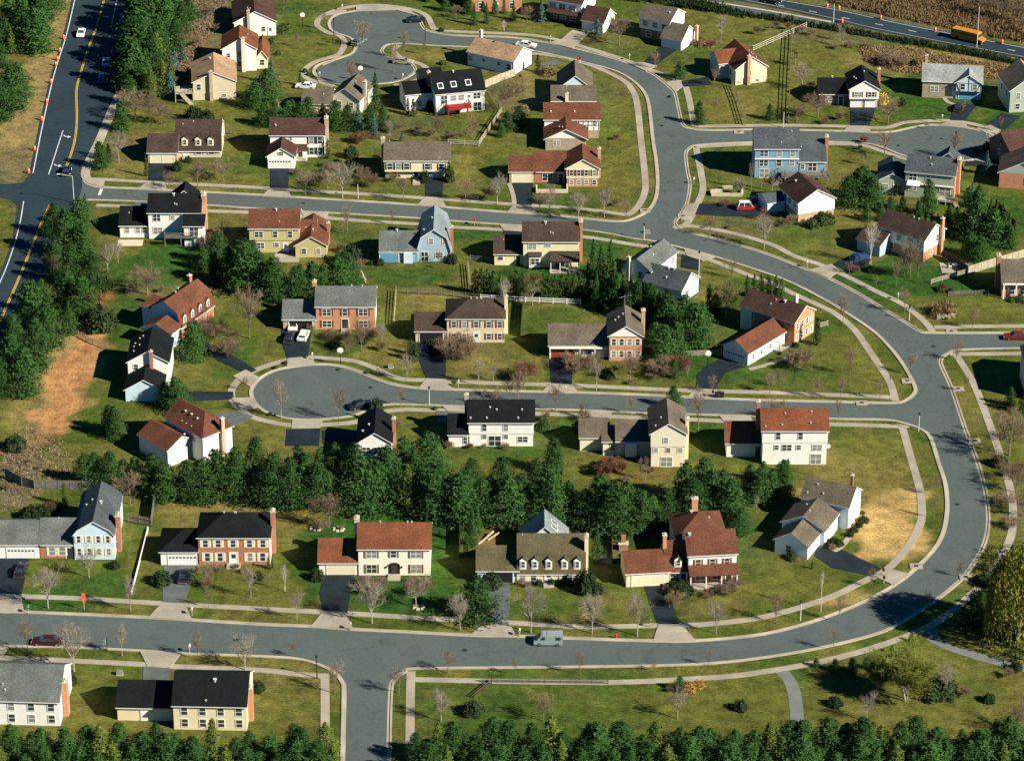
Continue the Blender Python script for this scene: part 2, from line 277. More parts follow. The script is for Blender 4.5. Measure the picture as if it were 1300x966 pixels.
BL = [(x, y, 48, 26, lr.choice([(0.036, 0.084, 0.012), (0.048, 0.088, 0.013), (0.135, 0.122, 0.034), (0.088, 0.104, 0.018), (0.105, 0.095, 0.030)]), lr.uniform(.45, .8)) for x, y in LOTS] + [(480,715,100,66,LUSH,.9),(395,745,18,30,LUSH,.7),(430,690,45,40,LUSH,.6),(500,670,95,48,LUSH,1),(520,765,70,30,LUSH,1),(460,650,60,20,LUSH,.9),(300,655,100,28,DRY,.95),(320,735,60,30,OLIVE,.8),(700,745,60,22,OLIVE,.9),(700,772,50,20,LUSH,.4),
 (120,750,80,28,LUSH,.75),(60,760,50,20,LUSH,.8),(185,720,25,50,OLIVE,.8),(1130,680,48,34,STRAW,1),(1100,660,35,28,STRAW,1),(1140,640,40,18,STRAW,.8),(1110,700,30,15,STRAW,.8),(1085,600,75,40,DRY,.9),(1100,565,60,22,OLIVE,.7),(1020,630,50,24,DRY,.8),
 (960,740,100,28,OLIVE,.9),(930,720,40,25,LUSH,.35),(1070,765,40,8,STRAW,.55),(1050,772,30,6,STRAW,.5),
 (70,470,34,60,(0.33,0.20,0.085),.8),(62,455,36,40,TANV,.6),(48,495,36,40,TANV,.95),(36,535,30,30,TANV,.9),(20,520,18,50,OLIVE,.5),(112,440,26,20,EARTH,1),(98,468,32,26,EARTH,1),(84,498,32,28,EARTH,1),(70,528,28,24,EARTH,.95),(62,545,24,14,EARTH,.5),(30,590,36,26,SCRUB,.9),(20,625,40,20,SCRUB,.9),(40,560,30,15,RUST,.4),
 (115,520,26,40,LUSH,.35),(160,425,34,42,LUSH,.55),(140,395,30,30,LUSH,.6),(100,585,30,24,OLIVE,.7),(116,400,8,60,RUST,.8),(122,370,8,30,RUST,.8),
 (260,530,80,18,OLIVE,.8),(330,440,34,20,LUSH,.6),(350,430,30,28,OLIVE,.6),(180,345,70,26,LUSH,.75),(230,330,70,18,LUSH,.9),(190,372,46,9,SCRUB,.5),
 (70,40,26,50,TANV,.9),(52,100,30,60,TANV,.9),(30,180,32,50,TANV,.85),(60,150,9,90,SCRUB,.6),(85,20,8,40,RUST,.4),(10,330,18,60,OLIVE,.6),(12,215,25,30,SCRUB,.7),
 (160,190,40,26,SCRUB,.5),(160,215,40,16,DRY,.6),(170,180,18,20,RUST,.3),(260,150,60,20,OLIVE,.9),(280,230,60,12,DRY,.6),(200,50,60,70,SCRUB,.8),(262,30,50,40,SCRUB,.7),(245,60,25,25,RUST,.5),
 (400,60,60,14,OLIVE,.9),(380,90,40,14,OLIVE,.6),(380,12,60,8,LUSH,.5),(460,220,60,28,OLIVE,.8),(430,215,30,16,LUSH,.6),(520,165,60,20,SCRUB,.4),(600,165,50,20,OLIVE,.8),(620,130,30,18,OLIVE,.8),(560,160,40,12,LUSH,.3),
 (640,195,36,18,OLIVE,.8),(630,215,20,20,LUSH,.6),(590,225,28,34,DRY,.5),(540,100,30,12,SCRUB,.4),(550,70,46,10,DRY,.8),(605,105,20,12,DRY,.6),(680,110,46,26,DRY,.95),(660,125,22,18,SCRUB,.5),(740,95,36,12,OLIVE,.8),
 (790,140,26,16,OLIVE,.9),(790,180,26,14,OLIVE,.8),(790,215,26,22,OLIVE,.6),(730,260,60,12,LUSH,.5),(600,20,60,20,LUSH,.4),(590,35,50,8,OLIVE,.7),(700,40,40,10,OLIVE,.7),(790,65,50,14,LUSH,.45),(880,75,50,25,LUSH,.5),(850,90,30,12,OLIVE,.7),
 (930,40,70,22,OLIVE,.8),(1040,75,80,35,OLIVE,.7),(930,135,50,22,DRY,.75),(1000,120,40,40,OLIVE,.6),(900,130,25,20,OLIVE,.6),(1160,135,60,22,LUSH,.75),(1140,95,40,14,LUSH,.4),(1230,115,80,16,LUSH,.5),(1280,165,50,30,LUSH,.8),
 (1200,10,160,34,SCRUB,.6),(1180,80,110,16,STRAW,.3),(1100,40,120,20,SCRUB,.5),(1250,90,60,18,SCRUB,.6),
 (910,210,36,12,OLIVE,.8),(930,235,40,16,OLIVE,.6),(900,265,40,10,RUST,.25),(940,290,60,14,SCRUB,.5),(1010,310,50,14,OLIVE,.6),(1080,200,50,18,OLIVE,.6),(1090,245,30,20,OLIVE,.5),(1200,235,60,20,LUSH,.5),
 (1190,360,60,24,LUSH,1),(1110,360,50,22,LUSH,.9),(1150,340,50,18,LUSH,.8),(1230,390,70,20,OLIVE,.8),(1280,400,60,14,OLIVE,.7),(1120,385,40,10,LUSH,.7),(1285,275,26,26,LUSH,.8),
 (470,320,40,26,LUSH,.4),(520,350,70,16,LUSH,.75),(600,340,30,20,OLIVE,.6),(680,350,70,20,LUSH,1),(760,310,50,16,LUSH,.9),(440,300,26,20,LUSH,.5),(600,300,60,12,LUSH,.8),(510,275,80,6,LUSH,.5),
 (560,390,50,22,DRY,.8),(600,395,40,12,OLIVE,.6),(500,390,10,30,OLIVE,.6),(715,400,60,26,OLIVE,1),(700,408,50,16,LUSH,.6),(450,450,60,16,OLIVE,.8),(500,455,40,14,DRY,.6),(430,445,30,16,LUSH,.4),(640,465,60,14,DRY,.7),(640,475,60,8,OLIVE,.7),
 (770,480,50,12,OLIVE,.7),(840,480,30,18,LUSH,.4),(880,460,30,24,LUSH,.9),(930,340,40,12,OLIVE,.7),(1020,440,60,40,LUSH,.55),(1060,460,60,40,OLIVE,.8),(1010,480,90,14,LUSH,.5),(990,370,60,20,LUSH,.6),(1110,480,30,25,OLIVE,.8),
 (530,535,50,14,LUSH,.4),(520,530,40,12,OLIVE,.9),(640,575,70,10,LUSH,.6),(720,545,30,20,LUSH,.6),(700,600,50,14,OLIVE,.6),(800,590,80,14,OLIVE,.8),(800,605,70,14,RUST,.25),(900,550,30,20,LUSH,.5),(920,600,60,16,OLIVE,.8),(900,625,60,16,OLIVE,.6),
 (300,632,120,4,RUST,.75),(480,637,90,4,RUST,.75),(660,664,90,4,RUST,.8),(820,664,70,4,RUST,.8),(660,675,70,14,OLIVE,.9),(830,685,50,18,LUSH,.8),(620,690,16,26,RUST,.6),(770,690,14,40,SCRUB,.6),(960,660,40,24,LUSH,.4),(970,690,50,25,LUSH,.5),
 (1215,560,26,90,OLIVE,.9),(1225,520,20,50,DRY,.5),(1270,540,40,90,OLIVE,.7),(1285,640,30,40,SCRUB,.7),(1265,620,30,60,OLIVE,.7),(1260,690,20,50,OLIVE,.7),(1190,780,60,40,LUSH,.4),(1240,810,60,30,OLIVE,.9),(1220,850,80,22,OLIVE,.7),
 (1130,850,90,30,OLIVE,.9),(1100,840,30,16,LUSH,.4),(980,845,60,20,LUSH,.4),(900,860,90,18,OLIVE,.7),(780,862,90,20,LUSH,.35),(700,870,100,20,LUSH,.3),(110,860,50,18,OLIVE,.9),(200,835,200,7,OLIVE,.6),(370,862,50,16,DRY,.7),(280,842,80,10,DRY,.6),(340,842,60,8,DRY,.6),
 (460,785,260,8,OLIVE,.5),(620,855,60,6,LUSH,.5),(560,868,60,10,LUSH,.5),(1010,905,300,40,OLIVE,.6),(650,920,200,40,LUSH,.4),(200,920,160,40,OLIVE,.6)]
def axis(lo, hi, st, far):
    a = list(np.arange(lo, hi + .1, st)); o = []; s = st * 3; p = lo
    while p > -far: p -= s; o.append(p); s *= 1.7
    e = []; s = st * 3; p = hi
    while p < far: p += s; e.append(p); s *= 1.7
    return np.array(o[::-1] + a + e)
xs = axis(-142, 142, 1.3, 5200); ys = axis(-175, 235, 1.3, 5200)
gx, gy = np.meshgrid(xs, ys)
rng = np.random.RandomState(4)
def vnoise(x, y, s, seed):
    r = np.random.RandomState(seed); T = r.rand(64, 64)
    u = x / s; v = y / s; i = np.floor(u).astype(int); j = np.floor(v).astype(int); fu = u - i; fv = v - j
    fu = fu * fu * (3 - 2 * fu); fv = fv * fv * (3 - 2 * fv)
    g = lambda a, b: T[a % 64, b % 64]
    return (g(i, j) * (1 - fu) + g(i + 1, j) * fu) * (1 - fv) + (g(i, j + 1) * (1 - fu) + g(i + 1, j + 1) * fu) * fv
base = np.zeros(gx.shape + (3,)) + np.array((0.064, 0.094, 0.013))
nz = vnoise(gx, gy, 9, 1) * .6 + vnoise(gx, gy, 3.3, 2) * .4
w = np.clip((nz - .40) * 4, 0, 1)[..., None]
base = base * (1 - w) + np.array((0.116, 0.112, 0.026)) * w
wx = (vnoise(gx, gy, 5, 5) - .5) * 5 + (vnoise(gx, gy, 1.9, 6) - .5) * 2.2
wy = (vnoise(gx, gy, 5, 7) - .5) * 5 + (vnoise(gx, gy, 1.9, 8) - .5) * 2.2
for (px, py, rx, ry, c, st) in BL:
    cx, cy = G(px, py); s = scale_at(px, py)
    rxm = rx / s; rym = abs(G(px, py - ry)[1] - G(px, py + ry)[1]) / 2
    d = np.sqrt(((gx + wx - cx) / rxm) ** 2 + ((gy + wy - cy) / rym) ** 2)
    a = np.clip((1.12 - d) / .34, 0, 1); a = (a * a * (3 - 2 * a) * st)[..., None]
    base = base * (1 - a) + np.array(c) * a
nx, ny = len(xs), len(ys)
me = bpy.data.meshes.new('ground')
V = np.stack([gx.ravel(), gy.ravel(), np.zeros(nx * ny)], 1)
idx = np.arange(nx * ny).reshape(ny, nx)
Q = np.stack([idx[:-1, :-1], idx[:-1, 1:], idx[1:, 1:], idx[1:, :-1]], -1).reshape(-1, 4)
me.from_pydata(V.tolist(), [], Q.tolist())
ca = me.color_attributes.new('lawn', 'FLOAT_COLOR', 'POINT')
ca.data.foreach_set('color', np.concatenate([base.reshape(-1, 3), np.ones((nx * ny, 1))], 1).astype(np.float32).ravel())
gm = bpy.data.materials.new('lawn_and_earth'); gm.use_nodes = True; nt = gm.node_tree; b = nt.nodes['Principled BSDF']
b.inputs['Roughness'].default_value = 0.95; b.inputs['Specular IOR Level'].default_value = 0.1
at = nt.nodes.new('ShaderNodeAttribute'); at.attribute_name = 'lawn'
tc = nt.nodes.new('ShaderNodeTexCoord'); last = None
for (sc_, lo, hi, det) in ((0.12, .80, 1.20, 4), (0.45, .66, 1.34, 6), (1.9, .66, 1.34, 3), (6.0, .75, 1.25, 2)):
    n = nt.nodes.new('ShaderNodeTexNoise'); n.inputs['Scale'].default_value = sc_; n.inputs['Detail'].default_value = det
    nt.links.new(tc.outputs['Object'], n.inputs['Vector'])
    mp = nt.nodes.new('ShaderNodeMapRange'); mp.inputs[1].default_value = .3; mp.inputs[2].default_value = .7; mp.inputs[3].default_value = lo; mp.inputs[4].default_value = hi
    nt.links.new(n.outputs['Fac'], mp.inputs[0])
    if last is None: last = mp.outputs[0]
    else:
        mu = nt.nodes.new('ShaderNodeMath'); mu.operation = 'MULTIPLY'; nt.links.new(last, mu.inputs[0]); nt.links.new(mp.outputs[0], mu.inputs[1]); last = mu.outputs[0]
v = nt.nodes.new('ShaderNodeVectorMath'); v.operation = 'SCALE'; nt.links.new(at.outputs['Color'], v.inputs[0]); nt.links.new(last, v.inputs['Scale'])
wv = nt.nodes.new('ShaderNodeTexWave'); wv.inputs['Scale'].default_value = .42; wv.inputs['Distortion'].default_value = 1.5; wv.inputs['Detail Scale'].default_value = .3
mo = nt.nodes.new('ShaderNodeMapping'); mo.inputs['Rotation'].default_value = (0, 0, 1.25); nt.links.new(tc.outputs['Object'], mo.inputs[0]); nt.links.new(mo.outputs[0], wv.inputs['Vector'])
mw = nt.nodes.new('ShaderNodeMapRange'); mw.inputs[3].default_value = .93; mw.inputs[4].default_value = 1.07; nt.links.new(wv.outputs['Fac'], mw.inputs[0])
mu = nt.nodes.new('ShaderNodeMath'); mu.operation = 'MULTIPLY'; nt.links.new(last, mu.inputs[0]); nt.links.new(mw.outputs[0], mu.inputs[1]); nt.links.new(mu.outputs[0], v.inputs['Scale'])
# thatch: yellow dead blades mixed through the green
n = nt.nodes.new('ShaderNodeTexNoise'); n.inputs['Scale'].default_value = .9; n.inputs['Detail'].default_value = 8; n.inputs['Roughness'].default_value = .7
nt.links.new(tc.outputs['Object'], n.inputs['Vector'])
mp = nt.nodes.new('ShaderNodeMapRange'); mp.inputs[1].default_value = .48; mp.inputs[2].default_value = .66; mp.inputs[4].default_value = .24; nt.links.new(n.outputs['Fac'], mp.inputs[0])
mx = nt.nodes.new('ShaderNodeMix'); mx.data_type = 'RGBA'; mx.inputs['B'].default_value = (0.150, 0.130, 0.040, 1)
nt.links.new(mp.outputs[0], mx.inputs['Factor']); nt.links.new(v.outputs[0], mx.inputs['A']); nt.links.new(mx.outputs['Result'], b.inputs['Base Color'])
bp = nt.nodes.new('ShaderNodeBump'); bp.inputs['Strength'].default_value = .5; bp.inputs['Distance'].default_value = .25
n = nt.nodes.new('ShaderNodeTexNoise'); n.inputs['Scale'].default_value = 2.2; n.inputs['Detail'].default_value = 6; nt.links.new(tc.outputs['Object'], n.inputs['Vector'])
nt.links.new(n.outputs['Fac'], bp.inputs['Height']); nt.links.new(bp.outputs[0], b.inputs['Normal'])
me.materials.append(gm); me.update()
tag(link('ground', me), 'grassy ground of lawns, dry verges and bare earth', 'ground', kind='structure')
# ================================================================== ROADS
L1 = [(105,221),(109,231.4),(127,237.8),(178,240),(211,241.6),(330,248),(426.5,254),(528,260.6),(655,270.8),(701,273.3),(759,279.7),(792,281.4),(812.5,274.6),(825,265.7),(833,250.5),(835,230),(833,203),(829,177.7),(824,134.5),(817.5,116.8),(802,101.5),(777,88.8),(726,76),(683,66),(640,62),(596.6,60),(553.5,58.4),(513,55.8),(492.5,57),(485,63.5),(487.5,70),(500,73.6),(518,78.7),(527,87.6),(523,95),(502.7,104),(467,108),(447,109),(424,106.6),(403.7,99),(398.6,90),(406,82.5),(426.5,76),(447,68.5),(452,57),(444,48),(426.5,42),(419,35.5),(419,26.7),(429,19),(452,14.7),(477,12),(502.7,13),(525.5,19),(533,27),(536.5,34),(545,40),(579,45.7),(655,48.7),(726,61),(792,78.7),(827.7,94),(850.6,111.7),(857,119.3),(862,142),(867,158.7),(878.5,163.7),(904,166),(970,165),(1050,166.5),(1097,168),(1112,168.8),(1135,167.5),(1158,162.5),(1178,159.4),(1198.5,160),(1234,163.7),(1254,170),(1263,183),(1259,193),(1239,202),(1213.7,204.5),(1180,204),(1147.7,198),(1122,188),(1097,182),(1040,180),(954.6,180.8),(888.6,184),(874.7,189),(870.5,197),(873,220),(876,235),(871,260.6),(861,276),(857,283.5),(863,291),(878.5,296),(929,309),(975,323),(1026,343),(1054,354.5),(1084,369.7),(1122,392.6),(1155,413),(1168,420.5),(1186,423),(1300,423),(1420,423)]
L2 = [(1420,442),(1300,442),(1219,444),(1205,448),(1196,454),(1194.6,463),(1205,486),(1214,511),(1226,546.7),(1239,582),(1247,607.6),(1253,638),(1254,667.7),(1247,695.6),(1226,728.6),(1206,747.7),(1173,771.8),(1122,801),(1046,821),(975,833.5),(904,841.6),(812,845),(650,847),(528,848.4),(513,853),(500,863),(496,876),(494,930),(493,1020)]
L3 = [(434,1020),(436,930),(437,877),(435,866),(424,853),(404,843),(376,835.8),(330,832.7),(228,829),(178,825.6),(84,821),(8,820),(-120,815)]
L4 = [(-120,770),(0,776.5),(30,777),(190,784),(241,787),(330,792.6),(398.6,795.4),(447,799),(520,802.5),(601.7,806.8),(650,807.5),(740,811),(828,813.6),(881,813.7),(970,805),(1046,784.5),(1112,756.5),(1155,728.6),(1191,690.5),(1202,655),(1201,618),(1191,585),(1182,557),(1170.6,545.4),(1145,536.5),(1122,532.7),(1054,531.5),(914,527),(812,524),(744,521),(680,519),(591.5,516),(528,513.7),(487.5,513.7),(467,520),(449,527),(431.6,530),(401,532.7),(368,531.5),(342,525),(327,515),(320,504),(320,493.4),(330,481),(350,470.5),(376,465.5),(401,463),(426.5,464),(452,470.5),(477,480.7),(502.7,488.8),(533,493),(568.7,494.6),(655,497),(733.8,498.5),(827.7,502),(904,506),(980,508.6),(1071.5,510.6),(1135,512),(1152.8,507),(1161.6,498.5),(1161.6,491),(1152.8,473),(1137.5,450),(1112,423),(1079,400),(1046,380),(1000.5,357),(955,341),(904,325),(866,315),(828,306),(802,302.5),(741,292),(637,285),(579,281),(528,277),(426.5,270.8),(325,265),(264,260.6),(180,256),(122,254),(106,255),(98,261)]
LL = [dedupe(cr([G(*p) for p in l], 4)) for l in (L1, L2, L3, L4)]
road_poly = LL[0] + LL[1] + LL[2] + LL[3]
ar = sum(road_poly[i][0] * road_poly[(i + 1) % len(road_poly)][1] - road_poly[(i + 1) % len(road_poly)][0] * road_poly[i][1] for i in range(len(road_poly)))
OUT = -1 if ar > 0 else 1              # outward side of the outline
plate('road', road_poly, -0.05, 0.020, M['asphalt'], 'grey asphalt streets winding between the houses and cul-de-sacs', 'road')
for i, l in enumerate(LL):
    mb = MB()
    strip_mb(mb, l, OUT * -0.38, OUT * 0.10, 0.0, 0.034)       # gutter pan
    strip_mb(mb, l, OUT * 0.101, OUT * 0.42, 0.0, 0.15)        # raised kerb
    tag(mb.build('kerb', M['kerb']), ['pale concrete kerb along the northern streets and upper cul-de-sacs', 'pale concrete kerb along the outer edge of the loop road', 'pale concrete kerb in front of the bottom left corner houses', 'pale concrete kerb around the inner block and lower cul-de-sac'][i], 'kerb', kind='structure')
# dark main roads
HW_W = [(112,-70),(91,0),(80,46),(64.5,96),(50,157),(37,222),(30,232),(10,234),(-60,232),(-60,251),(0,251.5),(14,254),(22,262),(16,305),(3,340),(-22,390),(-50,450),(-90,520)]
HW_E = [(-25,560),(0,490),(22,440),(50,370),(70,320),(90,275),(97,262),(104,240),(105,221),(112,205),(128,172),(142,142),(153,118),(175,60),(192,0),(210,-70)]
hw = [G(*p) for p in HW_W] + [G(*p) for p in HW_E]
plate('main_road', hw, -0.05, 0.040, M['dark_asphalt'], 'dark asphalt main road with yellow centre line at left', 'road')
RH = [(900,-22),(960,-6),(1005,2),(1069,13),(1147.7,30.5),(1300,60),(1420,84),(1420,106),(1300,75.5),(1200,57),(1110,39),(1071.5,30),(1040,23),(1000,14),(950,4),(900,-5),(850,-12)]
plate('main_road', [G(*p) for p in RH], -0.05, 0.040, M['dark_asphalt'], 'dark asphalt main road with school bus at top right', 'road')
SR = [(840,-12),(872,-3),(950,11),(1010,21),(1060,30.5),(1064,34.5),(1000,27),(940,17.5),(873,4),(830,-4)]
plate('service_road', [G(*p) for p in [(800,-22),(872,-6),(950,7),(1000,17),(1060,28.5),(1066,33),(1000,25),(940,16.5),(873,4.5),(790,-10)]], -0.05, 0.030, M['asphalt'], 'narrow grey service road beside the top right main road', 'road')
def pstrip(name, px, wdt, z, m, label, n=4, mb=None):
    line = cr([G(*p) for p in px], n); t = MB(); strip_mb(t, line, -wdt / 2, wdt / 2, 0, z)
    return tag(t.build(name, m), label, 'road marking', kind='structure')
YL = [(143,-50),(132,0),(123,33),(111.7,63.5),(101.5,96.5),(97,117),(97.7,152),(94,183),(84,213)]
for k, o_ in enumerate((-.15, .15)):
    line = cr([G(*p) for p in YL], 5); t = MB(); strip_mb(t, line, o_ - .09, o_ + .09, 0, .055)
    tag(t.build('centre_line', M['paint_y']), 'one of the twin yellow centre lines north of the crossing', 'road marking', 'twin yellow centre lines', 'structure')
for k, o_ in enumerate((-.15, .15)):
    line = cr([G(*p) for p in [(63,260.6),(45.7,300),(26.7,347),(4,399),(-20,450)]], 5); t = MB(); strip_mb(t, line, o_ - .09, o_ + .09, 0, .055)
    tag(t.build('centre_line', M['paint_y']), 'one of the yellow centre lines south of the crossing', 'road marking', 'yellow centre lines south', 'structure')
pstrip('edge_line', [(107,-50),(95,0),(84,46),(68.5,96),(54.6,157),(42,220)], .22, .055, M['paint_w'], 'long white edge line along the orange barrels')
pstrip('edge_line', [(30,256),(26,280),(19,308),(6,345),(-15,390)], .2, .055, M['paint_w'], 'white edge line south of the left crossing')
pstrip('lane_line', [(148.5,0),(141,35.5)], .2, .055, M['paint_w'], 'white lane line at the top of the left main road')
pstrip('lane_line', [(178,0),(162,36)], .16, .055, M['paint_w'], 'thin white lane line near the pines at the top left')
pstrip('lane_line', [(80,166),(61.7,222)], .2, .055, M['paint_w'], 'white turn lane line just north of the crossing')
pstrip('stop_line', [(129,240),(126,248)], .6, .055, M['paint_w'], 'white stop line where the upper street meets the main road', n=1)
for i in range(9):
    a = (975 + i * 42, 1.5 + i * 8.4) if i else (975, 2.5)
    x0 = 985 + i * 42; y0 = 6.5 + (x0 - 985) * .193
    pstrip('lane_dash', [(x0, y0), (x0 + 10, y0 + 2)], .22, .055, M['paint_w'], 'short white lane dash on the top right main road', n=1)
pstrip('edge_line', [(905,-8),(1000,11.5),(1040,20),(1071.5,27),(1110,36.2),(1200,54),(1300,72.6),(1400,92)], .2, .055, M['kerb'], 'pale edge line along the south side of the top right road')
pstrip('edge_line', [(900,-20),(960,-4.5),(1005,3.3),(1069,14.5),(1147.7,31.8),(1300,61.2)], .16, .055, M['paint_w'], 'pale edge line along the north side of the top right road')
pstrip('edge_line', [(873,-2),(950,10),(1000,18.5),(1055,28.5)], .9, .06, M['kerb'], 'pale verge strip beside the service road')
def arrow(px, py, label):
    x, y = G(px, py); mb = MB(); z = .056
    for a, c, wd in (((-.9, .9), (-.6, .2), .3), ((-.6, .2), (.1, -.1), .3)):
        mb.bar((x + a[0], y + a[1], z - .01), (x + c[0], y + c[1], z - .01), wd, h=.02)
    mb.face([(x + .1, y + .6, z), (x + .1, y - .8, z), (x + .9, y - .2, z)])
    tag(mb.build('turn_arrow', M['paint_w'], recalc=False), label, 'road marking', kind='structure')
arrow(135, 22, 'white turn arrow beside the uppermost yellow centre line'); arrow(178, 23, 'white turn arrow in the lane nearest the pines')
arrow(85.5, 174, 'white turn arrow below the bend of the yellow line'); arrow(73.6, 210.7, 'white turn arrow nearest the left crossing')
# ------------------------------------------------------------------ pavements
SW = [
 ([(-30,755),(27,757),(100,759.5),(190,765),(241,768),(330,772.7),(411,777),(447,779),(528,784),(601,788),(650,790.5),(690,793),(740,795.5),(835,794),(865,793.5),(900,792),(970,783),(1046,761),(1097,737.5),(1127,722),(1153,693),(1166,670),(1170.5,653),(1168,623),(1158,587),(1149,555),(1145.5,541.5)],'concrete pavement along the front of the bottom row of houses'),
 ([(1152,543.5),(1143,541.5),(1100,540),(1054,538.6),(970,537),(878.5,532.7),(744,527.7),(680,525),(591,521),(553.5,521),(518,520),(492.5,522),(477,527),(455,535),(431.6,538),(401,539.6),(370.7,540),(340,535),(320,529),(304.6,519),(294.5,506),(294,496),(299.6,486),(312,475.6),(340,464),(368,456.6),(393.5,454),(426.5,455.8),(452,459),(477,468),(497.6,478),(515,482),(541,482.7),(568.7,484.5),(655,487.5),(733.8,489.6),(827.7,494),(904,496.7),(980,498.5),(1071.5,502),(1136,504.5)],'concrete pavement ringing the lower cul-de-sac'),
 ([(1137,509),(1130,486),(1117,465.5),(1102,443),(1084,418),(1059,397.7),(1033.5,385),(1008,373.6),(985,362),(957,352),(924,339),(893.7,328),(850,318),(802,310.5),(740,300.7),(637,292),(573.7,288.5),(528,284.7),(452,280),(422.7,277.6),(314.8,270),(264,268),(152,262),(122,261)],'concrete pavement on the south side of the upper street'),
 ([(110,227.6),(132,228),(188,231.4),(241,234),(325,238.3),(376,242),(452,246),(528,251),(566,253.5),(655,260),(726,264.4),(770,269.5),(794.7,273)],'concrete pavement on the north side of the upper street'),
 ([(794.7,273.6),(807,265.7),(817.5,248),(819,227.6),(813.7,177.7),(808.7,132),(802,114),(789.6,101.5),(751.5,83.8),(700.8,71),(640,66),(600,63)],'concrete pavement curving past the red roofed houses'),
 ([(505,58),(500,65),(507,73),(520,77.5),(535,82.5),(542,89),(537,99),(518,105.5),(500,109)],'short curved pavement beside the upper cul-de-sac neck'),
 ([(1277.7,196),(1278.5,183),(1269.5,171),(1244,160),(1211,154),(1186,153.6),(1147.7,156),(1122,162.5),(1059,160.4),(980,159.4),(904,160.5),(884,160),(879.8,152),(873,119),(863,104),(815,85),(777,71),(700.8,49.5),(655,43.7),(579,40.6),(553.5,38),(548.4,33),(541,20),(518,11.4),(477,7),(439,10),(411,20),(402.4,31.7),(416.4,42),(432,46.5),(437.5,55),(433,66),(426.5,71),(401,78.7),(387,89),(388.5,99),(403.7,105),(424,110)],'concrete pavement along the outer side of the northern streets'),
 ([(855,290),(876,287.3),(929,296),(980,311),(1008,325),(1046,338),(1076.6,352),(1112,369.8),(1147.7,387.5),(1173,407.8),(1184,421)],'concrete pavement on the north east side of the loop road'),
 ([(868,288),(876,278.4),(886,258),(892.4,240),(890,220),(883.5,187.8)],'short pavement running north from the middle junction'),
 ([(884,186.8),(954.6,183.3),(1040,182.6),(1092,184.5),(1122,193),(1152.8,203),(1180,208)],'pavement behind the blue house along the right cul-de-sac'),
 ([(1186,415.5),(1300,414),(1420,414)],'concrete pavement on the north side of the right hand street'),
 ([(1206,449.8),(1300,449),(1420,449)],'concrete pavement on the south side of the right hand street'),
 ([(1214,451),(1234,483),(1249,518.8),(1264.5,562),(1277,600),(1284.8,633),(1286,658),(1283.5,680),(1274.6,700.7),(1264.5,718.5),(1247,740),(1229,757.8),(1208.6,775.6),(1180.7,794.6),(1147.7,808.6),(1112,821),(1071.5,832.7),(1020.8,844),(970,852.5),(929,858),(853,863),(772,866),(655,865),(533,862.6),(517,862)],'concrete pavement along the outside of the loop road'),
 ([(522,852),(521,880),(520,1000)],'short pavement beside the bottom side street mouth'),
 ([(-30,834),(0,835),(76,838),(177.7,843),(223,846),(330,850.5),(376,855.5),(412,858)],'concrete pavement in front of the bottom left houses'),
 ([(412,855),(412.6,877),(413,1000)],'short pavement west of the bottom side street')]
for k, (l, lab) in enumerate(SW):
    strip('pavement', l, 1.45, -.02, .055 + .003 * (k % 3), M['concrete'], lab, 'pavement')
strip('pavement', [(153,118),(142,141),(128,175),(112,208),(108.5,222),(112,229)], 2.0, -.02, .10, M['kerb'], 'wide pale concrete strip along the left main road', 'pavement')
strip('footpath', [(1181,799),(1187,812.4),(1224,827.6),(1300,848),(1420,866)], 2.2, -.02, .045, M['path'], 'grey asphalt footpath curving below the willow', 'path')
strip('footpath', [(990,850),(1009,882),(1016,1000)], 2.2, -.02, .045, M['path'], 'short grey footpath leaving the bottom pavement', 'path')
